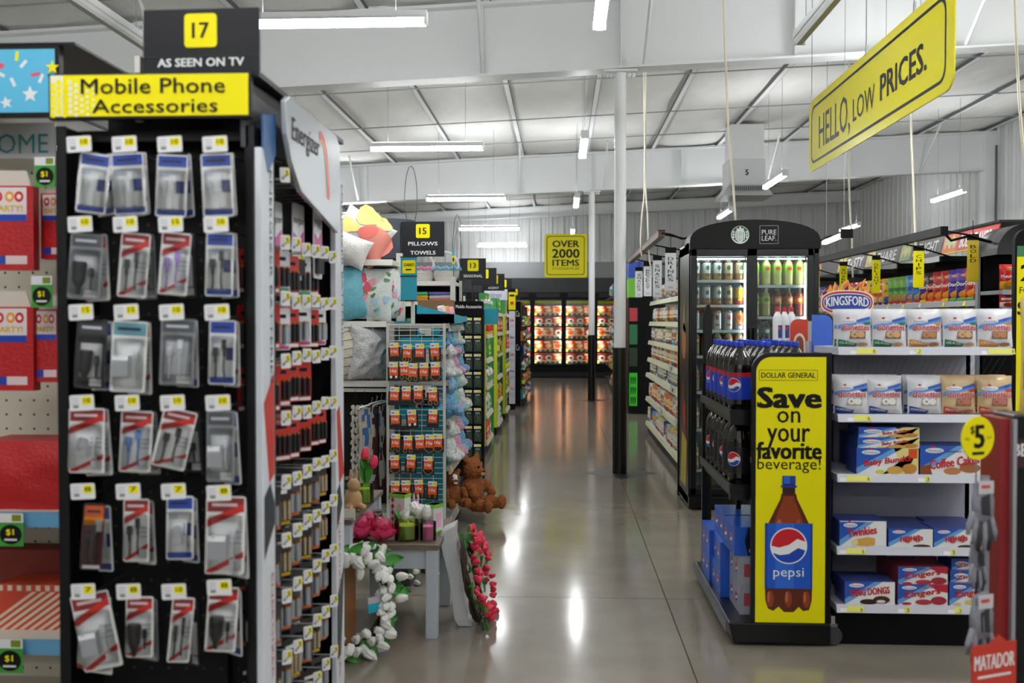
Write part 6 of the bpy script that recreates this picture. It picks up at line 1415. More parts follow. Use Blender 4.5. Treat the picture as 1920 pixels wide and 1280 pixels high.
# snack cake cartons
CK = {}
def carton(kind, w, h):
    key = (kind, round(w, 3), round(h, 3))
    if key in CK: return CK[key]
    sw = [('p', [(-.5, 1), (-.5, .25), (-.1, .75), (.1, 1)], HB, 1), ('p', [(-.5, .25), (-.5, .0), (.25, 1), (.1, 1), (-.1, .75)], mat('#6aa4dc', .4), 1)]+hostess(-.27, .84 if h > .07 else .62, .15, .09 if h > .07 else .18)
    if kind == 'bundts': sw += [('p', [(.1, 1), (.5, 1), (.5, .3), (-.1, .0), (.3, .0)], mat('#e8d888', .4), 1), ('t', 'Baby Bundts', 0 if h > .07 else .1, .50, .76 if h > .07 else .42, .27 if h > .07 else .36, HR, 5, .03, .15, .12), ('e', .12, .17, .13, .15, mat('#d8a850', .5), 2), ('e', .36, .23, .12, .19, mat('#c88a38', .5), 3), ('e', -.12, .1, .07, .09, mat('#d8d458', .5), 2)]+([('r', .34, .48, .62, .97, mat('#d8501c', .4), 2)] if h > .07 else [])
    if kind == 'coffee': sw += [('p', [(-.5, 0), (-.5, .3), (-.35, .35), (-.3, 0)], mat('#8a4a28', .4), 2), ('t', 'Coffee Cakes', .05, .46, .8, .30, HR, 5, .03, .12, .14), ('e', .3, .25, .17, .17, mat('#a8683c', .5), 2), ('e', .02, .14, .14, .13, mat('#c08048', .5), 2), ('t', 'Cinnamon Streusel', .15, .82, .5, .08, mat('#6a3418', .4), 4)]
    if kind == 'twinkies': sw += [('t', 'Twinkies', -.02, .60, .62, .30, HR, 5, .03, .1, .14), ('p', [(-.22, .05), (-.2, .28), (.1, .38), (.26, .34), (.26, .08), (.1, .02)], mat('#dca850', .5), 2), ('e', -.17, .17, .07, .13, mat('#f0dca0', .5), 3), ('r', -.5, .5, .97, 1, CARD, 2)]
    if kind == 'hohos': sw += [('t', 'H@H@s', .02, .46, .5, .38, HR, 5, .03, .1, .1), ('e', .25, .06, .2, .1, mat('#4a2c28', .4), 2)]
    if kind == 'dings': sw += [('t', 'DING DONGS', .0, .58, .78, .30, HR, 5, .03, 0, .10), ('e', -.02, .13, .18, .12, mat('#3a2018', .4), 2), ('e', .23, .22, .17, .17, mat('#4a281c', .4), 3), ('e', .22, .15, .09, .07, mat('#e8e0d8', .4), 4)]
    if kind in ('zingers', 'zingersy'):
        rdk = mat('#b8283c' if kind == 'zingers' else '#e0cc80', .4)
        sw += [('p', [(.1, 1), (.5, 1), (.5, .62), (.3, .7)], rdk, 2), ('t', 'Zingers', -.02, .56, .74, .36, HR, 5, .03, .18, .14), ('t', 'Raspberry' if kind == 'zingers' else 'Iced', .05, .86, .3, .09, HR, 4), ('e', .02, .16, .17, .13, mat('#b83a48' if kind == 'zingers' else '#d8c878', .5), 2), ('e', .32, .24, .16, .20, mat('#a82c40' if kind == 'zingers' else '#c8a858', .5), 3), ('e', -.32, .08, .1, .07, rdk, 2)]
    CK[key] = pbox(w, h, .16, mat('#3a4a8e', .4) if kind != 'zingers' else mat('#8c3444', .4), [('r', -.5, .5, 0, 1, CARD, .5)]+sw, 'cake_carton'); return CK[key]
CD = {'bundts': 'yellow and blue bundt cake carton', 'coffee': 'coffee cake carton with brown corner', 'twinkies': 'golden sponge cake carton', 'hohos': 'blue and white roll cake carton', 'dings': 'chocolate disc cake carton', 'zingers': 'raspberry red snack cake carton', 'zingersy': 'yellow iced snack cake carton'}
for kind, u0, u1, v0, v1, dy, wh in (('bundts', 1606, 1722, 840, 889, .02, 'big one, left on middle shelf'), ('bundts', 1608, 1724, 820, 839.5, .025, 'slim one lying lower on the big one'), ('bundts', 1610, 1724, 801, 819.5, .03, 'slim one lying topmost'),
        ('coffee', 1725, 1842, 836, 890, .02, 'right of the bundt cartons'), ('bundts', 1592, 1700, 812, 889, .26, 'tall stack behind at the left'),
        ('twinkies', 1574, 1662, 977, 1024, .02, 'left end of fourth shelf'), ('hohos', 1666, 1749, 992, 1026, .02, 'beside the sponge cakes'), ('hohos', 1751, 1832, 992, 1028, .02, 'behind the glove packs'), ('hohos', 1640, 1735, 981, 1015, .22, 'second row, left'), ('hohos', 1740, 1830, 981, 1015, .22, 'second row, right'),
        ('dings', 1584, 1678, 1091, 1138, .02, 'left on bottom shelf'), ('zingers', 1683, 1777, 1096, 1141, .02, 'middle of bottom shelf'), ('zingers', 1684, 1777, 1063, 1095.5, .03, 'lying above the middle one'), ('zingersy', 1780, 1862, 1094, 1142, .02, 'right on bottom shelf'), ('zingersy', 1782, 1868, 1070, 1093.5, .04, 'second in the right stack'), ('zingersy', 1784, 1868, 1048, 1069.5, .06, 'topmost in the right stack'), ('zingers', 1664, 1756, 1044, 1130, .24, 'dim stack behind the middle'), ('dings', 1578, 1660, 1088, 1130, .22, 'behind the left one')):
    Y = CY+dy; a, b = P(u0, v1, Y), P(u1, v0, Y); kz = {0: cz[2], 1: cz[1], 2: cz[0]}[0 if v1 < 900 else 1 if v1 < 1030 else 2]
    z0 = kz+.001 if v1 in (889, 890, 1024, 1026, 1028, 1138, 1141, 1142, 1015, 1130) else a.z
    tag(obj('cake_carton', carton(kind, b.x-a.x, b.z-z0), ((a.x+b.x)/2, Y, z0), 0), '%s, %s' % (CD[kind], wh), 'snack box', 'snack cake cartons')
q = MB().box(-.05, .05, 0, .1, 0, .085, mat('#1c3476', .4)); q.yf = 0; q.tx('ALL', 0, .05, .03, .014, CARD); put(q, 'blue_carton', 1812, 1022, 4.5, 0, 'plain dark blue carton at the back behind the roll cakes', 'box')
# charcoal sign behind the bags
KSY = 5.05
a = P(1588, 585, KSY); ks = thing('charcoal_sign', 'flame shaped charcoal sign with a red and blue oval behind the donuts', 'sign', (a.x, KSY, 0))
ox, oz = 48*KSY/FPX, PZ(567, KSY, 1588)
MB().box(-.03, .03, .012, .04, 0, oz, DG).build('post', ks); MB().box(-.15, .15, -.1, .14, 0, .02, DG).build('base', ks)
fl = [(-48, 575), (-46, 548), (-40, 560), (-30, 533), (-26, 545), (-22, 528), (-12, 545), (-8, 530), (2, 524), (6, 536), (14, 540), (26, 530), (34, 522), (30, 538), (42, 535), (36, 546), (50, 556), (48, 575)]
fp = [(x*KSY/FPX, PZ(v, KSY, 1588)) for x, v in fl]
q = MB(); q.prism(fp, .0, .006, mat('#e8a030', .4)); q.yf = 0
q.pg([(x*.86, z-.012) for x, z in fp], mat('#d8682c', .4), 1); q.pg([(x*.70, z-.030) for x, z in fp], mat('#5a2418', .4), 2)
for i in range(7): q.pg([(-.08+i*.026, oz+.02), (-.068+i*.026, oz+.075+.01*(i % 2)), (-.058+i*.026, oz+.02)], mat('#f0c860', .4), 3)
q.build('flame_board', ks)
q = MB(); q.yf = -.003
def oval(rx, rz, m, l): q.pg([(rx*(1 if abs(math.cos(a)) < 1 else 1)*math.copysign(abs(math.cos(a))**.75, math.cos(a)), oz+rz*math.copysign(abs(math.sin(a))**.8, math.sin(a))) for a in [2*PI*i/32 for i in range(32)]], m, l)
oval(ox*1.0, .062, CARD, 1); oval(ox*.965, .057, mat('#b8202c', .4), 2); oval(ox*.90, .046, CARD, 3); oval(ox*.88, .042, mat('#1c3a94', .4), 4)
q.tx('KINGSFORD', 0, oz, ox*1.60, .046, CARD, 6, .02, 0, 0, .010); q.build('oval_badge', ks)
# ================================================================ chips gondola
hx = 3.66
czs = [.18, .55, .92, PZ(598, 8.9, 1840), 1.585]
ch = shelf_unit('chips_shelves', 'long black shelving of bright chip bags along the right side', 'shelf', (hx, 11.75, 0), -PI/2, 6.2, .45, czs, 2.05, BLACK, mat('#8c8e94', .35), BLACK, tags=(.5, .05), lh=.05)
MB().box(3.08, 3.12, -.06, .5, 0, 2.1, BLACK).build('end_panel', ch)
HD = [('BOLD FLAVOR', '#c8281c', '#e07028'), ('DELIGHT', '#3a3634', '#8aa850'), ('SHARE', '#3a3634', '#c8b058'), ('TASTY', '#3a3634', '#a8a068'), ('SNACK', '#3a3634', '#a8584a')]
for i, (t_, a, b) in enumerate(HD):
    x1_ = 3.08-i*1.22; x0_ = x1_-1.21
    m = MB(Matrix.Translation((0, .02, 2.04)) @ Matrix.Rotation(R(-14), 4, 'X'))
    m.box(x0_, x1_, -.004, .004, 0, .20, mat(a, .4)); m.yf = -.004
    m.rc(x0_+.02, x0_+.36, .01, .19, mat(b, .4), 1)
    for k in range(5): m.el(x0_+.08+k*.055, .10+.03*(k % 2), .03, .05, mat(['#e8c050', '#c8d870', '#e8e0b0'][k % 3], .4), 2)
    if i == 0: m.tx('Doritos', x0_+.18, .12, .26, .06, CARD, 4, .02); m.rc(x0_, x1_, .0, .012, YEL, 2)
    t_ != 'SNACK' and m.tx(t_, (x0_+x1_)/2+.16, .10, .66, .12, CARD, 3, .03); m.build('header_panel', ch)
    MB().box(x0_+.02, x0_+.05, .0, .4, 1.98, 2.03, BLACK).build('header_arm', ch)
MB().box(-3.1, 3.1, .05, .45, 2.24, 2.26, DG).build('canopy', ch)
CH = []
def chip(a, b, c, txt, n_, tc='#f4f4f4'):
    A, B, Cc = mat(a, .25), mat(b, .25), mat(c, .3)
    CH.append((bag(.20, .30, .10, A, [('r', -.47, .47, .02, .34, B), ('e', 0, .20, .30, .13, Cc), ('p', [(-.45, .60), (.45, .68), (.45, .45), (-.45, .40)], B if txt == 'Doritos' else A, 2), (('t', txt, 0, .53, .84, .12, mat(tc, .3), 4, .03) if txt else ('r', -.4, .4, .48, .58, mat(tc, .3), 4)), ('p', [(-.1, .30), (.2, .44), (.05, .34)], YEL, 3), ('e', .0, .80, .2, .05, Cc, 2)], seed=len(CH), n=(8, 10)), .17, n_, 'chip_bag', 'chips'))
chip('#a81820', '#c8321c', '#e89030', 'Doritos', 'red cheese tortilla chip bag'); chip('#4a2a8c', '#3a1c70', '#e08a30', 'Doritos', 'purple tortilla chip bag'); chip('#201418', '#c83018', '#e8882c', 'Doritos', 'black and orange tortilla chip bag')
chip('#3c8cd0', '#2a6ab0', '#c89a60', 'TOSTITOS', 'blue tortilla chip bag', '#1c2a50'); chip('#6ab83c', '#b08040', '#c8985a', 'TOSTITOS', 'green tortilla chip bag', '#1c2a50'); chip('#f0c828', '#e8b020', '#2c6ab8', "LAY'S", 'yellow potato chip bag', '#c82020'); chip('#e8542c', '#d8a030', '#f0d0a0', None, 'orange corn snack bag'); chip('#d02028', '#d8b028', '#b87818', 'Munchies', 'red and yellow snack mix bag'); chip('#c01c24', '#e8e4e0', '#a82018', None, 'red and white crunchy snack bag')
ordr = [CH[0], CH[0], CH[0], CH[1], CH[1], CH[0], CH[0], CH[2], CH[1], CH[3], CH[3], CH[4], CH[4], CH[4], CH[5], CH[6], CH[6], CH[5], CH[8], CH[6]]
for kk, z in ((4, czs[4]), (3, czs[3])):
    for i in range(30):
        xx = 2.92-i*.195
        me, pw, n_, nm, cat = ordr[(i+(0 if kk == 4 else 9)) % 20] if i > 0 or kk == 3 else CH[0]
        tag(obj(nm, me, at(ch, xx, .09, z+.002), -PI/2+R(42+(i*29) % 11-5), s=1.0), '%s, %s from the near end, %s shelf' % (n_, NTH[i] if i < 12 else '%dth' % (i+1), 'upper' if kk == 4 else 'next lower'), cat, 'chip bags on the %s long shelf' % ('upper' if kk == 4 else 'next'))
cbz = P(1771, 431, 8.25)
cbar = thing('chips_canopy_bar', 'long black bar reaching over the yellow chips letter signs', 'bar', (cbz.x, 11, 0))
MB().box(-.03, .03, 8.25-11, 4.0, cbz.z-.04, cbz.z+.03, BLACK).build('bar', cbar)
for y in [v-11 for v in (8.29, 9.51, 10.81, 12.11, 13.31)]:
    MB().tube([(0, y, cbz.z), (.2, y-.02, cbz.z-.04), (.6, y, cbz.z-.16)], .008, BLACK, 6).build('bracket_arm', cbar)
MB().tube([(0, -2.7, cbz.z), (.08, -2.68, cbz.z-.08), (.2, -2.7, cbz.z-.05), (.5, -2.7, cbz.z-.12), (.72, -2.68, cbz.z-.22)], .012, BLACK, 6).build('loose_cable', cbar)
YB = mat('#fbf010', .5, spec=.2)
for wd, y, u0, u1, v0, v1, m, n_ in (('BOLD', 8.28, 1813, 1836, 450, 529, mat('#c8b010', .4), 'ochre'), ('CHIPS', 9.5, 1712, 1733, 470, 539, YB, 'yellow'), ('DELIGHT', 10.8, 1635, 1651, 487, 549, YB, 'yellow'), ('SHARE', 12.1, 1574, 1589, 498, 551, YB, 'yellow'), ('TASTY', 13.3, 1528, 1537, 507, 557, YB, 'yellow')):
    letterboard(wd, 0, y, u0, u1, v0, v1, m, INK, '%s %s letter board hanging before the chips shelves' % (n_, wd), 'yellow letter boards', None, 3)
# chips endcap with snack mix bags, curved head
ea, eb = PX(1857, 8.22), PX(1960, 8.22)
ec_ = shelf_unit('mix_endcap', 'black endcap of red and yellow snack mix bags at the chips shelves', 'shelf', ((ea+eb)/2, 8.0, 0), 0, eb-ea, .42, [.15, .5, PZ(612, 8.2, 1880), PZ(578, 8.2, 1880), PZ(545, 8.2, 1880)], 1.95, BLACK, mat('#8c8e94', .35), BLACK)
hz = PZ(545, 8.2, 1880)
for k, z in enumerate((hz, PZ(578, 8.2, 1880), PZ(612, 8.2, 1880))):
    for i in range(5):
        me, pw, n_, nm, cat = CH[7] if k == 0 else CH[8]
        tag(obj(nm, me, at(ec_, -(eb-ea)/2+.06+i*.095, .06, z+.001), R(i*13 % 9-4), s=(.62, .7, .68 if k == 0 else .45)), '%s, %s along the %s endcap shelf' % (n_, NTH[i], ['top', 'second', 'third'][k]), cat, 'snack mix bags on the endcap')
m = MB(Matrix.Translation((ea-0.0, 8.35, 2.05)))
pr = [(.25*math.cos(R(a))-.0, .25*math.sin(R(a))) for a in range(0, 181, 12)]
q = MB(); V = [(x+.25, y, z) for y in (7.95, 8.4) for x, z in pr]; n = len(pr)
q.add(V, [(i, i+1, n+i+1, n+i) for i in range(n-1)]+[tuple(range(n)), tuple(range(n, 2*n))[::-1]], mat('#3a3a3c', .35), True)
tag(q.build('curved_header', None, (ea-.005, .15, 1.93)), 'dark curved metal header over the snack mix endcap', 'header')
ep = thing('price_pillar', 'green and yellow price pillar with rounded black frame at right edge', 'sign', (PX(1925, 7.6), 7.6, 0))
zt = PZ(428, 7.6, 1915)
MB().prism([(-.09, 0), (.2, 0), (.2, zt)]+[(.01-.1*math.sin(R(a)), zt-.1+.1*math.cos(R(a))) for a in range(0, 91, 15)], 0, .05, BLACK).build('frame', ep)
q = MB(); q.yf = -.001; q.rc(-.075, .19, .2, zt-.17, YEL, 1); q.rc(-.075, .19, zt-.21, zt-.13, mat('#3a7a4a', .5), 2); q.tx('2', .0, zt-.33, .09, .12, INK, 2, .03); q.tx('FOR', .0, zt-.46, .11, .05, INK, 2); q.tx('$6', .0, zt-.60, .13, .12, INK, 2, .03); q.build('price_print', ep)
# lit canopy lamp behind the cooler
a, b = P(1531, 455, 9.8), P(1566, 438, 8.9)
t = thing('shelf_lamp', 'lit lamp bar with black end clip right of the cooler header', 'light', (a.x+.05, 9.35, (a.z+b.z)/2), R(90-4))
MB().box(-.5, .5, -.02, .02, -.018, .012, mat('#fbfdff', .4, emit=8)).build('diffuser', t); MB().box(-.54, -.5, -.05, .05, -.04, .04, BLACK).build('end_clip', t); MB().box(-.5, .5, -.03, .03, .016, .03, BLACK).build('bar', t)
MB().tube([(-.52, 0, .02), (.2, .03, .03), (.9, .25, -.1), (1.2, .3, -.4)], .010, BLACK, 6).build('cable', t)
for s in (-.4, .4): MB().cyl((s, 0, .03), (s, 0, zc(2.6)-t.location.z+.1), .003, GREY, 5).build('hanging_wire', t)
# ================================================================ right foreground: glove rack
RY = 2.86; ra = PX(1880, RY); rb = 2.0
gr_ = thing('glove_rack', 'dark rack with a red side panel at the right edge', 'rack', (ra, RY, 0))
MB().box(.035, rb-ra, .0, .14, 0, PZ(778, RY, 1860), KB).build('body', gr_, bev=.004)
MB().box(0, .035, .01, .14, 0, PZ(785, RY, 1850), mat('#8a1418', .4)).build('side_panel', gr_)
MB().box(.028, .038, -.012, .02, 0, PZ(785, RY, 1850), mat('#b0b0b8', .3, .6)).build('edge_post', gr_)
q = MB(); q.yf = -.001; q.tx('BE', PX(1915, RY)-ra, PZ(843, RY, 1900), .035, .035, CARD, 1, .02); q.rc(.045, .4, PZ(870, RY), PZ(818, RY), mat('#3a1418', .4), 0); q.build('rack_lettering', gr_)
a = P(1834, 821, 2.80); fs = thing('price_disc', 'round yellow five dollar price disc clipped to the glove rack', 'price sign', a, R(25))
q = MB(); q.prism([(.060*math.cos(2*PI*i/32), .060*math.sin(2*PI*i/32)) for i in range(32)], 0, .003, YEL); q.build('disc', fs)
q = MB(); q.yf = -.0005; q.tx('5', .004, .004, .034, .062, INK, 1, .035); q.tx('$', -.022, .022, .014, .024, INK, 1, .02); q.rc(-.022, .022, -.046, -.038, INK, 1); q.tx('ALL', -.04, .0, .018, .008, INK, 1); q.tx('DAY', .04, .0, .018, .008, INK, 1); q.build('lettering', fs)
MB().cyl((0, .006, 0), (.0, .006, -.14), .003, CHROME, 6).build('stem', fs)
def glove(label, u, v, Y, L, word, rz):
    t = thing('glove_pair', label, 'gloves', P(u, v, Y), rz, 'work gloves hanging on the strip')
    gm = mat('#8a8a94', .7, kind='cloth'); dk = mat('#2c2c30', .6)
    q = MB(); w = L*.55
    q.box(-w*.22, w*.22, -.014, .014, -L*.50, -L*.04, gm)
    q.tube([(-w*.05, 0, -L*.02), (-w*.08, 0, -L*.25), (-w*.05, 0, -L*.5)], [w*.16, w*.24, w*.26], gm, 8); q.tube([(w*.12, .01, 0), (w*.18, .01, -L*.25), (w*.14, .01, -L*.5)], [w*.14, w*.22, w*.24], gm, 8)
    q.build('cuff', t)
    q = MB()
    for i, (dx, l) in enumerate(((-.32, .32), (-.16, .42), (0, .45), (.14, .42), (.30, .30))):
        q.tube([(dx*w*.7, -.012, -L*.46), (dx*w, -.022, -L*(.46+l*.6)), (dx*w*1.05, -.014, -L*(.46+l))], [w*.085, w*.08, w*.05], dk if i % 2 else gm, 8)
    q.tube([(-w*.3, -.01, -L*.4), (-w*.48, -.02, -L*.55), (-w*.5, -.02, -L*.66)], [w*.1, w*.09, w*.06], gm, 8); [q.add([(-w*.16, -.030, -L*.20), (w*.1, -.030, -L*.16), (w*.12, -.032, -L*.44), (-w*.14, -.032, -L*.42)], [(0, 1, 2, 3)], dk)]; q.build('fingers', t)
    for c_g in t.children: c_g.scale = (.9, .55, 1)
    q = MB(); q.box(-w*.2, w*.2, -.016, -.014, -L*.16, 0, mat('#c8c4c8', .5)); q.yf = -.016; q.rc(-w*.14, w*.1, -L*.09, -L*.05, mat('#c84a3c', .5)); q.build('paper_tag', t)
    if word:
        q = MB(); q.box(-w*.60, w*.60, -.046, -.042, -L*1.02, -L*.52, mat('#c83a2c', .4)); q.yf = -.046; q.pg([(-w*.2, -L*.52), (w*.1, -L*.42), (w*.35, -L*.52)], mat('#c83a2c', .4), 1); q.tx(word, 0, -L*.72, w*1.08, L*.17, WHITE, 1, .02); q.rc(-w*.45, w*.45, -L*.90, -L*.87, WHITE, 1); q.build('header_card', t)
    return t
glove('grey work gloves dangling under the five dollar disc', 1842, 900, 2.80, .22, None, R(18))
glove('grey work gloves with a red card lettered in white', 1840, 1112, 2.74, .235, 'MATADOR', R(24))
glove('half hidden grey gloves in the middle of the strip', 1832, 1010, 2.84, .17, None, R(30))
MB_ = MB().box(-.012, .012, 0, .004, -.62, .02, mat('#88888e', .4)); put(MB_, 'clip_strip', 1848, 905, 2.845, 0, 'narrow grey clip strip the work gloves hang from', 'strip')
yb = bag(.20, .33, .10, mat('#d8c070', .3), [('r', -.46, .46, .05, .6, mat('#d8c818', .4)), ('r', -.46, .0, .2, .45, mat('#a83020', .4), 2), ('e', 0, .2, .3, .1, mat('#e8b830', .4), 3)], 'snack_bag', seed=4)
tag(obj('snack_bag', yb, P(1982, 775, 2.9)+Vector((0, 0, .0)), R(-10)), 'yellow snack bag cut by the right edge on the dark rack', 'bag')
# ================================================================ tables and flowers at left
TT = mat('#7a6a5a', .5, kind='wood'); TL = mat('#b4bac2', .4)
def table(label, x0, x1, y0, y1, h, grp):
    t = thing('display_table', label, 'table', ((x0+x1)/2, (y0+y1)/2, 0), 0, grp); w, d = x1-x0, y1-y0
    MB().box(-w/2, w/2, -d/2, d/2, h-.022, h, TT).build('tabletop', t, bev=.002)
    MB().box(-w/2+.02, w/2-.02, -d/2+.02, -d/2+.04, h-.11, h-.022, TL).box(-w/2+.02, w/2-.02, d/2-.04, d/2-.02, h-.11, h-.022, TL).box(w/2-.04, w/2-.02, -d/2+.02, d/2-.02, h-.11, h-.022, TL).box(-w/2+.02, -w/2+.04, -d/2+.02, d/2-.02, h-.11, h-.022, TL).build('apron', t)
    for sx in (-1, 1):
        for sy in (-1, 1): MB().box(sx*(w/2-.035)-.025, sx*(w/2-.035)+.027, sy*(d/2-.035)-.027, sy*(d/2-.035)+.027, 0, h-.022, TL).build('leg', t, bev=.003)
    return t
T1X1 = PX(822, 4.33); T1H = PZ(1021, 4.33, 740)
t1 = table('low grey table with wood top carrying candles and pink flowers', -1.32, T1X1, 4.33, 4.91, T1H, 'nesting tables')
T2X1 = PX(658, 4.22); T2H = PZ(974, 4.22, 660)
t2 = table('taller grey table with wood top carrying the potted tulips', -1.75, T2X1, 4.22, 4.98, T2H, 'nesting tables')
TUW = mat('#e6e6e0', .55); TUP = mat('#d82c50', .55); LF = mat('#2e7a34', .5); LF2 = mat('#4c9a3c', .5)
def tulip(m, s=1):
    q = MB()
    for k in range(3):
        a = 2*PI*k/3; q.lathe([(0, 0), (.010*s, .006*s), (.0145*s, .020*s), (.012*s, .038*s), (.005*s, .054*s), (0, .058*s)], m, 8, (.006*s*math.cos(a), .006*s*math.sin(a), 0))
    return q.mesh('tulip')
def leafm(m, l=.09, w=.022):
    V = []; n = 6
    for i in range(n+1):
        t = i/n; ww_ = w*math.sin(PI*min(1, t*1.02+.02))**.7; V += [(-ww_, 0, l*t), (0, .006+.02*t*t, l*t), (ww_, 0, l*t)]
    return MB().add(V, [(3*i+a, 3*i+a+1, 3*i+a+4, 3*i+a+3) for i in range(n) for a in (0, 1)], m, True).mesh('leaf')
TW1, TP1, TR1, LM, LM2 = tulip(TUW, 1.15), tulip(mat('#d8304c', .55), .85), tulip(TUP, .8), leafm(LF2, .11, .026), leafm(LF, .07, .018)
def wreath(label, loc, rot, Rr, me, n, nl, seed, grp, sc_=1):
    random.seed(seed); t = thing('tulip_wreath', label, 'wreath', loc, rot[2], grp, rx=rot[0], ry=rot[1])
    q = MB()
    for j in range(5):
        q.tube([((Rr+.012*math.sin(5*a+j*2))*math.cos(a), .012*math.cos(4*a+j), (Rr+.012*math.sin(5*a+j*2))*math.sin(a)) for a in [2*PI*k/30 for k in range(30)]], .006, mat('#3a2c20', .8), 5, True)
    q.build('twig_ring', t)
    for i in range(n):
        a = 2*PI*(i+random.uniform(-.3, .3))/n; rr = Rr+random.uniform(-.035, .045)
        o = obj('tulip', me, (rr*math.cos(a), -.03-random.uniform(0, .035), rr*math.sin(a)), 0, t); o.rotation_euler = (R(random.uniform(10, 60)), random.uniform(-.5, .5)+PI/2-a+PI*.0+random.choice((0, PI*.9)), 0); o.scale = (sc_,)*3
    for i in range(nl):
        a = 2*PI*(i+random.uniform(-.3, .3))/nl; rr = Rr+random.uniform(-.03, .04)
        o = obj('leaf', LM if i % 2 else LM2, (rr*math.cos(a), -.025, rr*math.sin(a)), 0, t); o.rotation_euler = (R(random.uniform(-5, 40)), PI/2-a+random.uniform(-1.3, 1.3), 0); o.scale = (sc_,)*3
    return t
w1 = wreath('white tulip wreath leaning beside the battery rack near the floor', P(650, 1134, 4.08)+Vector((0, 0, .01)), (R(-6), 0, R(42)), .185, TW1, 84, 44, 4, None, .85)
q = MB().box(-.035, .035, -.062, -.060, -.02, .045, TEAL); q.yf = -.062; q.rc(-.035, .035, .018, .045, mat('#b8b0b8', .4), 1); q.build('price_tag', w1, (.10, 0, -.03))
t = thing('wreath_stand', 'brown backed white card stand holding the white tulip wreath', 'stand', P(650, 1134, 4.08)+Vector((.0, .10, -.24)), R(42))
t.location.z = 0
MB().box(-.16, .02, .0, .012, .0, .42, mat('#9a6a44', .6)).build('cardboard_back', t); MB().prism([(-.12, 0), (.12, 0), (.12, .03), (-.12, .03)], -.10, .1, mat('#c8c8c4', .5)).build('foot', t)
MB().box(-.13, .13, -.02, .08, .42, .432, mat('#d8d8d4', .5)).build('top_flap', t)
# pink wreath on a bent card stand, edge on
WYc = 4.60
top, bot = P(868, 1000, WYc), P(905, 1178, WYc)
tl = math.atan2(bot.x-top.x, top.z-bot.z)
c_ = (top+bot)/2
wreath('pink tulip wreath seen edge on, facing the aisle beside the table', (c_.x-.005, WYc, c_.z+.012), (tl*-1.0, 0, PI/2), .185, TP1, 74, 30, 9, 'pink and white wreaths on card stands', .8)
st_ = [(834, 1010), (835, 992), (860, 980), (859, 1001), (875, 1075), (884, 1146), (893, 1184), (868, 1182), (860, 1152), (850, 1078)]
q = MB(); pts = [(P(u, v, WYc).x-c_.x, max(.002, P(u, v, WYc).z)) for u, v in st_]
q.prism(pts, -.02, .14, mat('#c4c6c8', .5)); tag(q.build('wreath_stand', None, (c_.x-.012, WYc-.06, 0), 0, .003), 'bent pale card stand behind the pink tulip wreath', 'stand', 'bent card stands')
# third wreath under the table
wreath('white tulip wreath deep under the low table', P(778, 1092, 5.35)+Vector((0, 0, .03)), (R(-12), 0, R(78)), .14, TW1, 30, 16, 12, 'pink and white wreaths on card stands', .7)
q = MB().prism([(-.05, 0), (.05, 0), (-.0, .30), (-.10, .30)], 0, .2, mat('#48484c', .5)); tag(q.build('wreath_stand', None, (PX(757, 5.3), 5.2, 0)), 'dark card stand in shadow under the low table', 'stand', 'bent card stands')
# on the low table
H1 = T1H+.001; H2 = T2H+.001
def peony(u, v, Y, z, label, s):
    t = thing('silk_peony', label, 'flower', (PX(u, Y), Y, z), 0, 'pink silk peonies'); random.seed(u)
    pm = [mat('#e0406e', .6), mat('#c82c58', .6), mat('#ec6a90', .6)]
    for k in range(3):
        V = []; n = 6
        for i in range(n+1):
            for j in range(5):
                a = (j/4-.5)*1.5; tt = i/n; V.append((s*math.sin(a)*(.2+tt*.75), -s*(.12+.75*math.sin(tt*1.5))*math.cos(a)*.8, s*(tt**1.4)*(.95-.15*abs(j-2))))
        me = MB().add(V, [(i*5+j, i*5+j+1, (i+1)*5+j+1, (i+1)*5+j) for i in range(n) for j in range(4)], pm[k], True).mesh('petal')
        for i in range(7-k):
            o = obj('petal', me, (0, 0, .005+.004*k), 2*PI*(i+.4*k)/(7-k), t, rx=0); o.scale = ((1-.27*k), (1-.3*k), (.72+.22*k))
    return t
peony(674, 1020, 4.42, H1, 'pink silk peony at the low table edge, nearer the wreath', .095); peony(716, 1020, 4.40, H1, 'deep pink silk peony beside the green glass candle', .085); peony(690, 1010, 4.56, H1, 'pink silk peony behind the front two', .08)
def candle(label, u, Y, z, r, h, wax, glass, wick=True):
    t = thing('glass_candle', label, 'candle', (PX(u, Y), Y, z), 0, 'candles on the tables')
    MB().lathe([(0, 0), (r, 0), (r*1.02, .005), (r*1.02, h), (r*.94, h), (r*.94, .008), (0, .008)], mat(glass, .05, kind='clear', alpha=.05), 24).build('glass_jar', t)
    q = MB().lathe([(0, .009), (r*.92, .009), (r*.92, h*.78), (0, h*.78)], mat(wax, .4), 24); q.build('wax', t)
    if wick: MB().cyl((0, 0, h*.78), (0, 0, h*.9), .0015, mat('#e8e0d0', .5), 5).build('wick', t)
    return t
candle('green glass candle holder on the front of the low table', 762, 4.44, H1, .055, .085, '#a8b830', '#e6eeb4'); candle('pink candle jar at the front right corner of the low table', 802, 4.43, H1, .036, .082, '#e88cc0', '#fbe2ee'); candle('lime candle jar under the tulips on the taller table', 681, 4.62, H2, .046, .085, '#b8d828', '#e2f0a4')
t = thing('potted_tulips', 'two magenta tulips with green stems standing in the lime jar', 'flowers', (PX(684, 4.62), 4.63, H2+.086), 0)
for i, (dx, dz, a) in enumerate(((-.005, .11, 4), (.03, .075, 14), (-.02, .05, -12))):
    MB().tube([(0, 0, -.0), (dx*.4, 0, dz*.5), (dx, 0, dz)], .003, LF2, 6).build('stem', t)
    if i < 2: o = obj('tulip', TR1, (dx, 0, dz), 0, t, ry=R(a), s=1.35)
for i in range(5): o = obj('leaf', LM, (0, 0, 0), i*1.3, t, rx=R(8+5*i % 14), s=1.1)
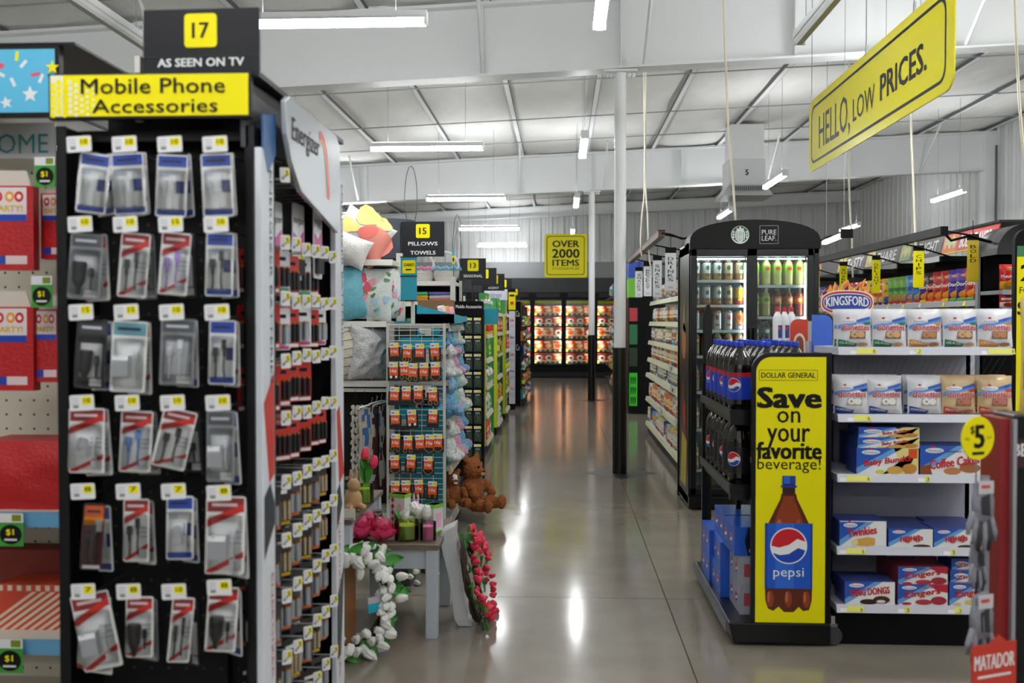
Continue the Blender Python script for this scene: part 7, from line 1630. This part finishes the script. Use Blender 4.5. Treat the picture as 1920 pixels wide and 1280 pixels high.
bn_ = blobs('bunny', [((0, 0, .05), (.042, .04, .05)), ((0, -.01, .115), (.03, .03, .03)), ((-.012, 0, .16), (.008, .006, .032)), ((.014, 0, .16), (.008, .006, .032)), ((-.03, -.035, .02), (.018, .03, .016)), ((.03, -.035, .02), (.018, .03, .016))], .005, mat('#b08a60', .6))
tag(obj('bunny_figure', bn_, (PX(661, 4.42), 4.42, H2), R(30)), 'tan bunny figure on the taller table beside the battery rack', 'figurine')
bn2 = bn_.copy(); bn2.materials.clear(); bn2.materials.append(mat('#e0b8c0', .6))
tag(obj('bunny_figure', bn2, (PX(779, 4.72), 4.72, H1), R(-20), s=.85), 'pale pink bunny figure behind the white tulips on low table', 'figurine')
q = MB().box(-.028, .028, 0, .003, 0, .05, mat('#d8d4cc', .5)); put(q, 'shelf_card', 654, 975, 4.26, 0, 'small white card standing before the tan bunny', 'card')
def frame_box(label, u, v0, v1, Y, rz, wpx, m1, diam):
    p = P(u, v1, Y); h = P(u, v0, Y).z-H1; w = wpx*Y/FPX
    t = thing('gift_carton', label, 'box', (p.x, Y, H1), rz, 'Easter cartons on the low table')
    MB().box(-w/2, w/2, 0, .05, 0, h, mat('#d8d8d0', .5)).build('carton', t); MB().box(-w/2-.002, w/2+.002, -.003, .053, h-.015, h, m1).box(-w/2-.002, w/2+.002, -.003, .0, 0, .01, m1).build('green_edging', t)
    q = MB(); q.yf = -.001
    if diam:
        for i in range(5): q.pg([(-w*.3, h*(.08+.17*i)), (-w*.18, h*(.16+.17*i)), (-w*.3, h*(.24+.17*i)), (-w*.42, h*(.16+.17*i))], mat('#b82c5a', .5), 1)
        q.el(w*.15, h*.5, w*.2, h*.25, mat('#e0b0c0', .5), 1)
    else: q.rc(-w*.3, w*.3, h*.2, h*.7, mat('#e0a8c8', .5), 1)
    q.build('print', t)
frame_box('white carton with red diamonds and green lid beside the tulips', 745, 926, 1010, 4.60, R(-25), 34, mat('#7ab83a', .5), 1)
frame_box('green edged carton at the right side of the low table', 822, 945, 1000, 4.58, R(55), 26, mat('#7ab83a', .5), 0)
t = thing('white_tulip_bunch', 'bunch of white silk tulips lying behind the green candle', 'flowers', (PX(775, 4.58), 4.58, H1), 0)
random.seed(8)
for i in range(10):
    o = obj('tulip', TW1, (random.uniform(-.075, .075), random.uniform(-.03, .03), .045+random.uniform(0, .03)), random.uniform(0, 6), t, rx=R(random.uniform(-50, 50)), s=1.1)
for i in range(7): obj('leaf', LM, (random.uniform(-.06, .06), 0, .0), random.uniform(0, 6), t, rx=R(25))
for i, (u, Y, z, c) in enumerate(((707, 4.6, H1, 'clear'), (640+14, 4.75, H2, 'clear'))):
    t = thing('glass_jar', 'clear glass jar %s' % ('behind the peonies on the low table' if i == 0 else 'behind the tan bunny on the taller table'), 'jar', (PX(u, Y), Y, z), 0, 'clear glass jars')
    MB().lathe([(0, 0), (.028, 0), (.03, .005), (.03, .06), (.022, .075), (.022, .09), (.024, .09)], GLASS, 16).build('jar_body', t)
    MB().lathe([(.024, .088), (.024, .1), (0, .102)], CHROME, 12).build('lid', t)
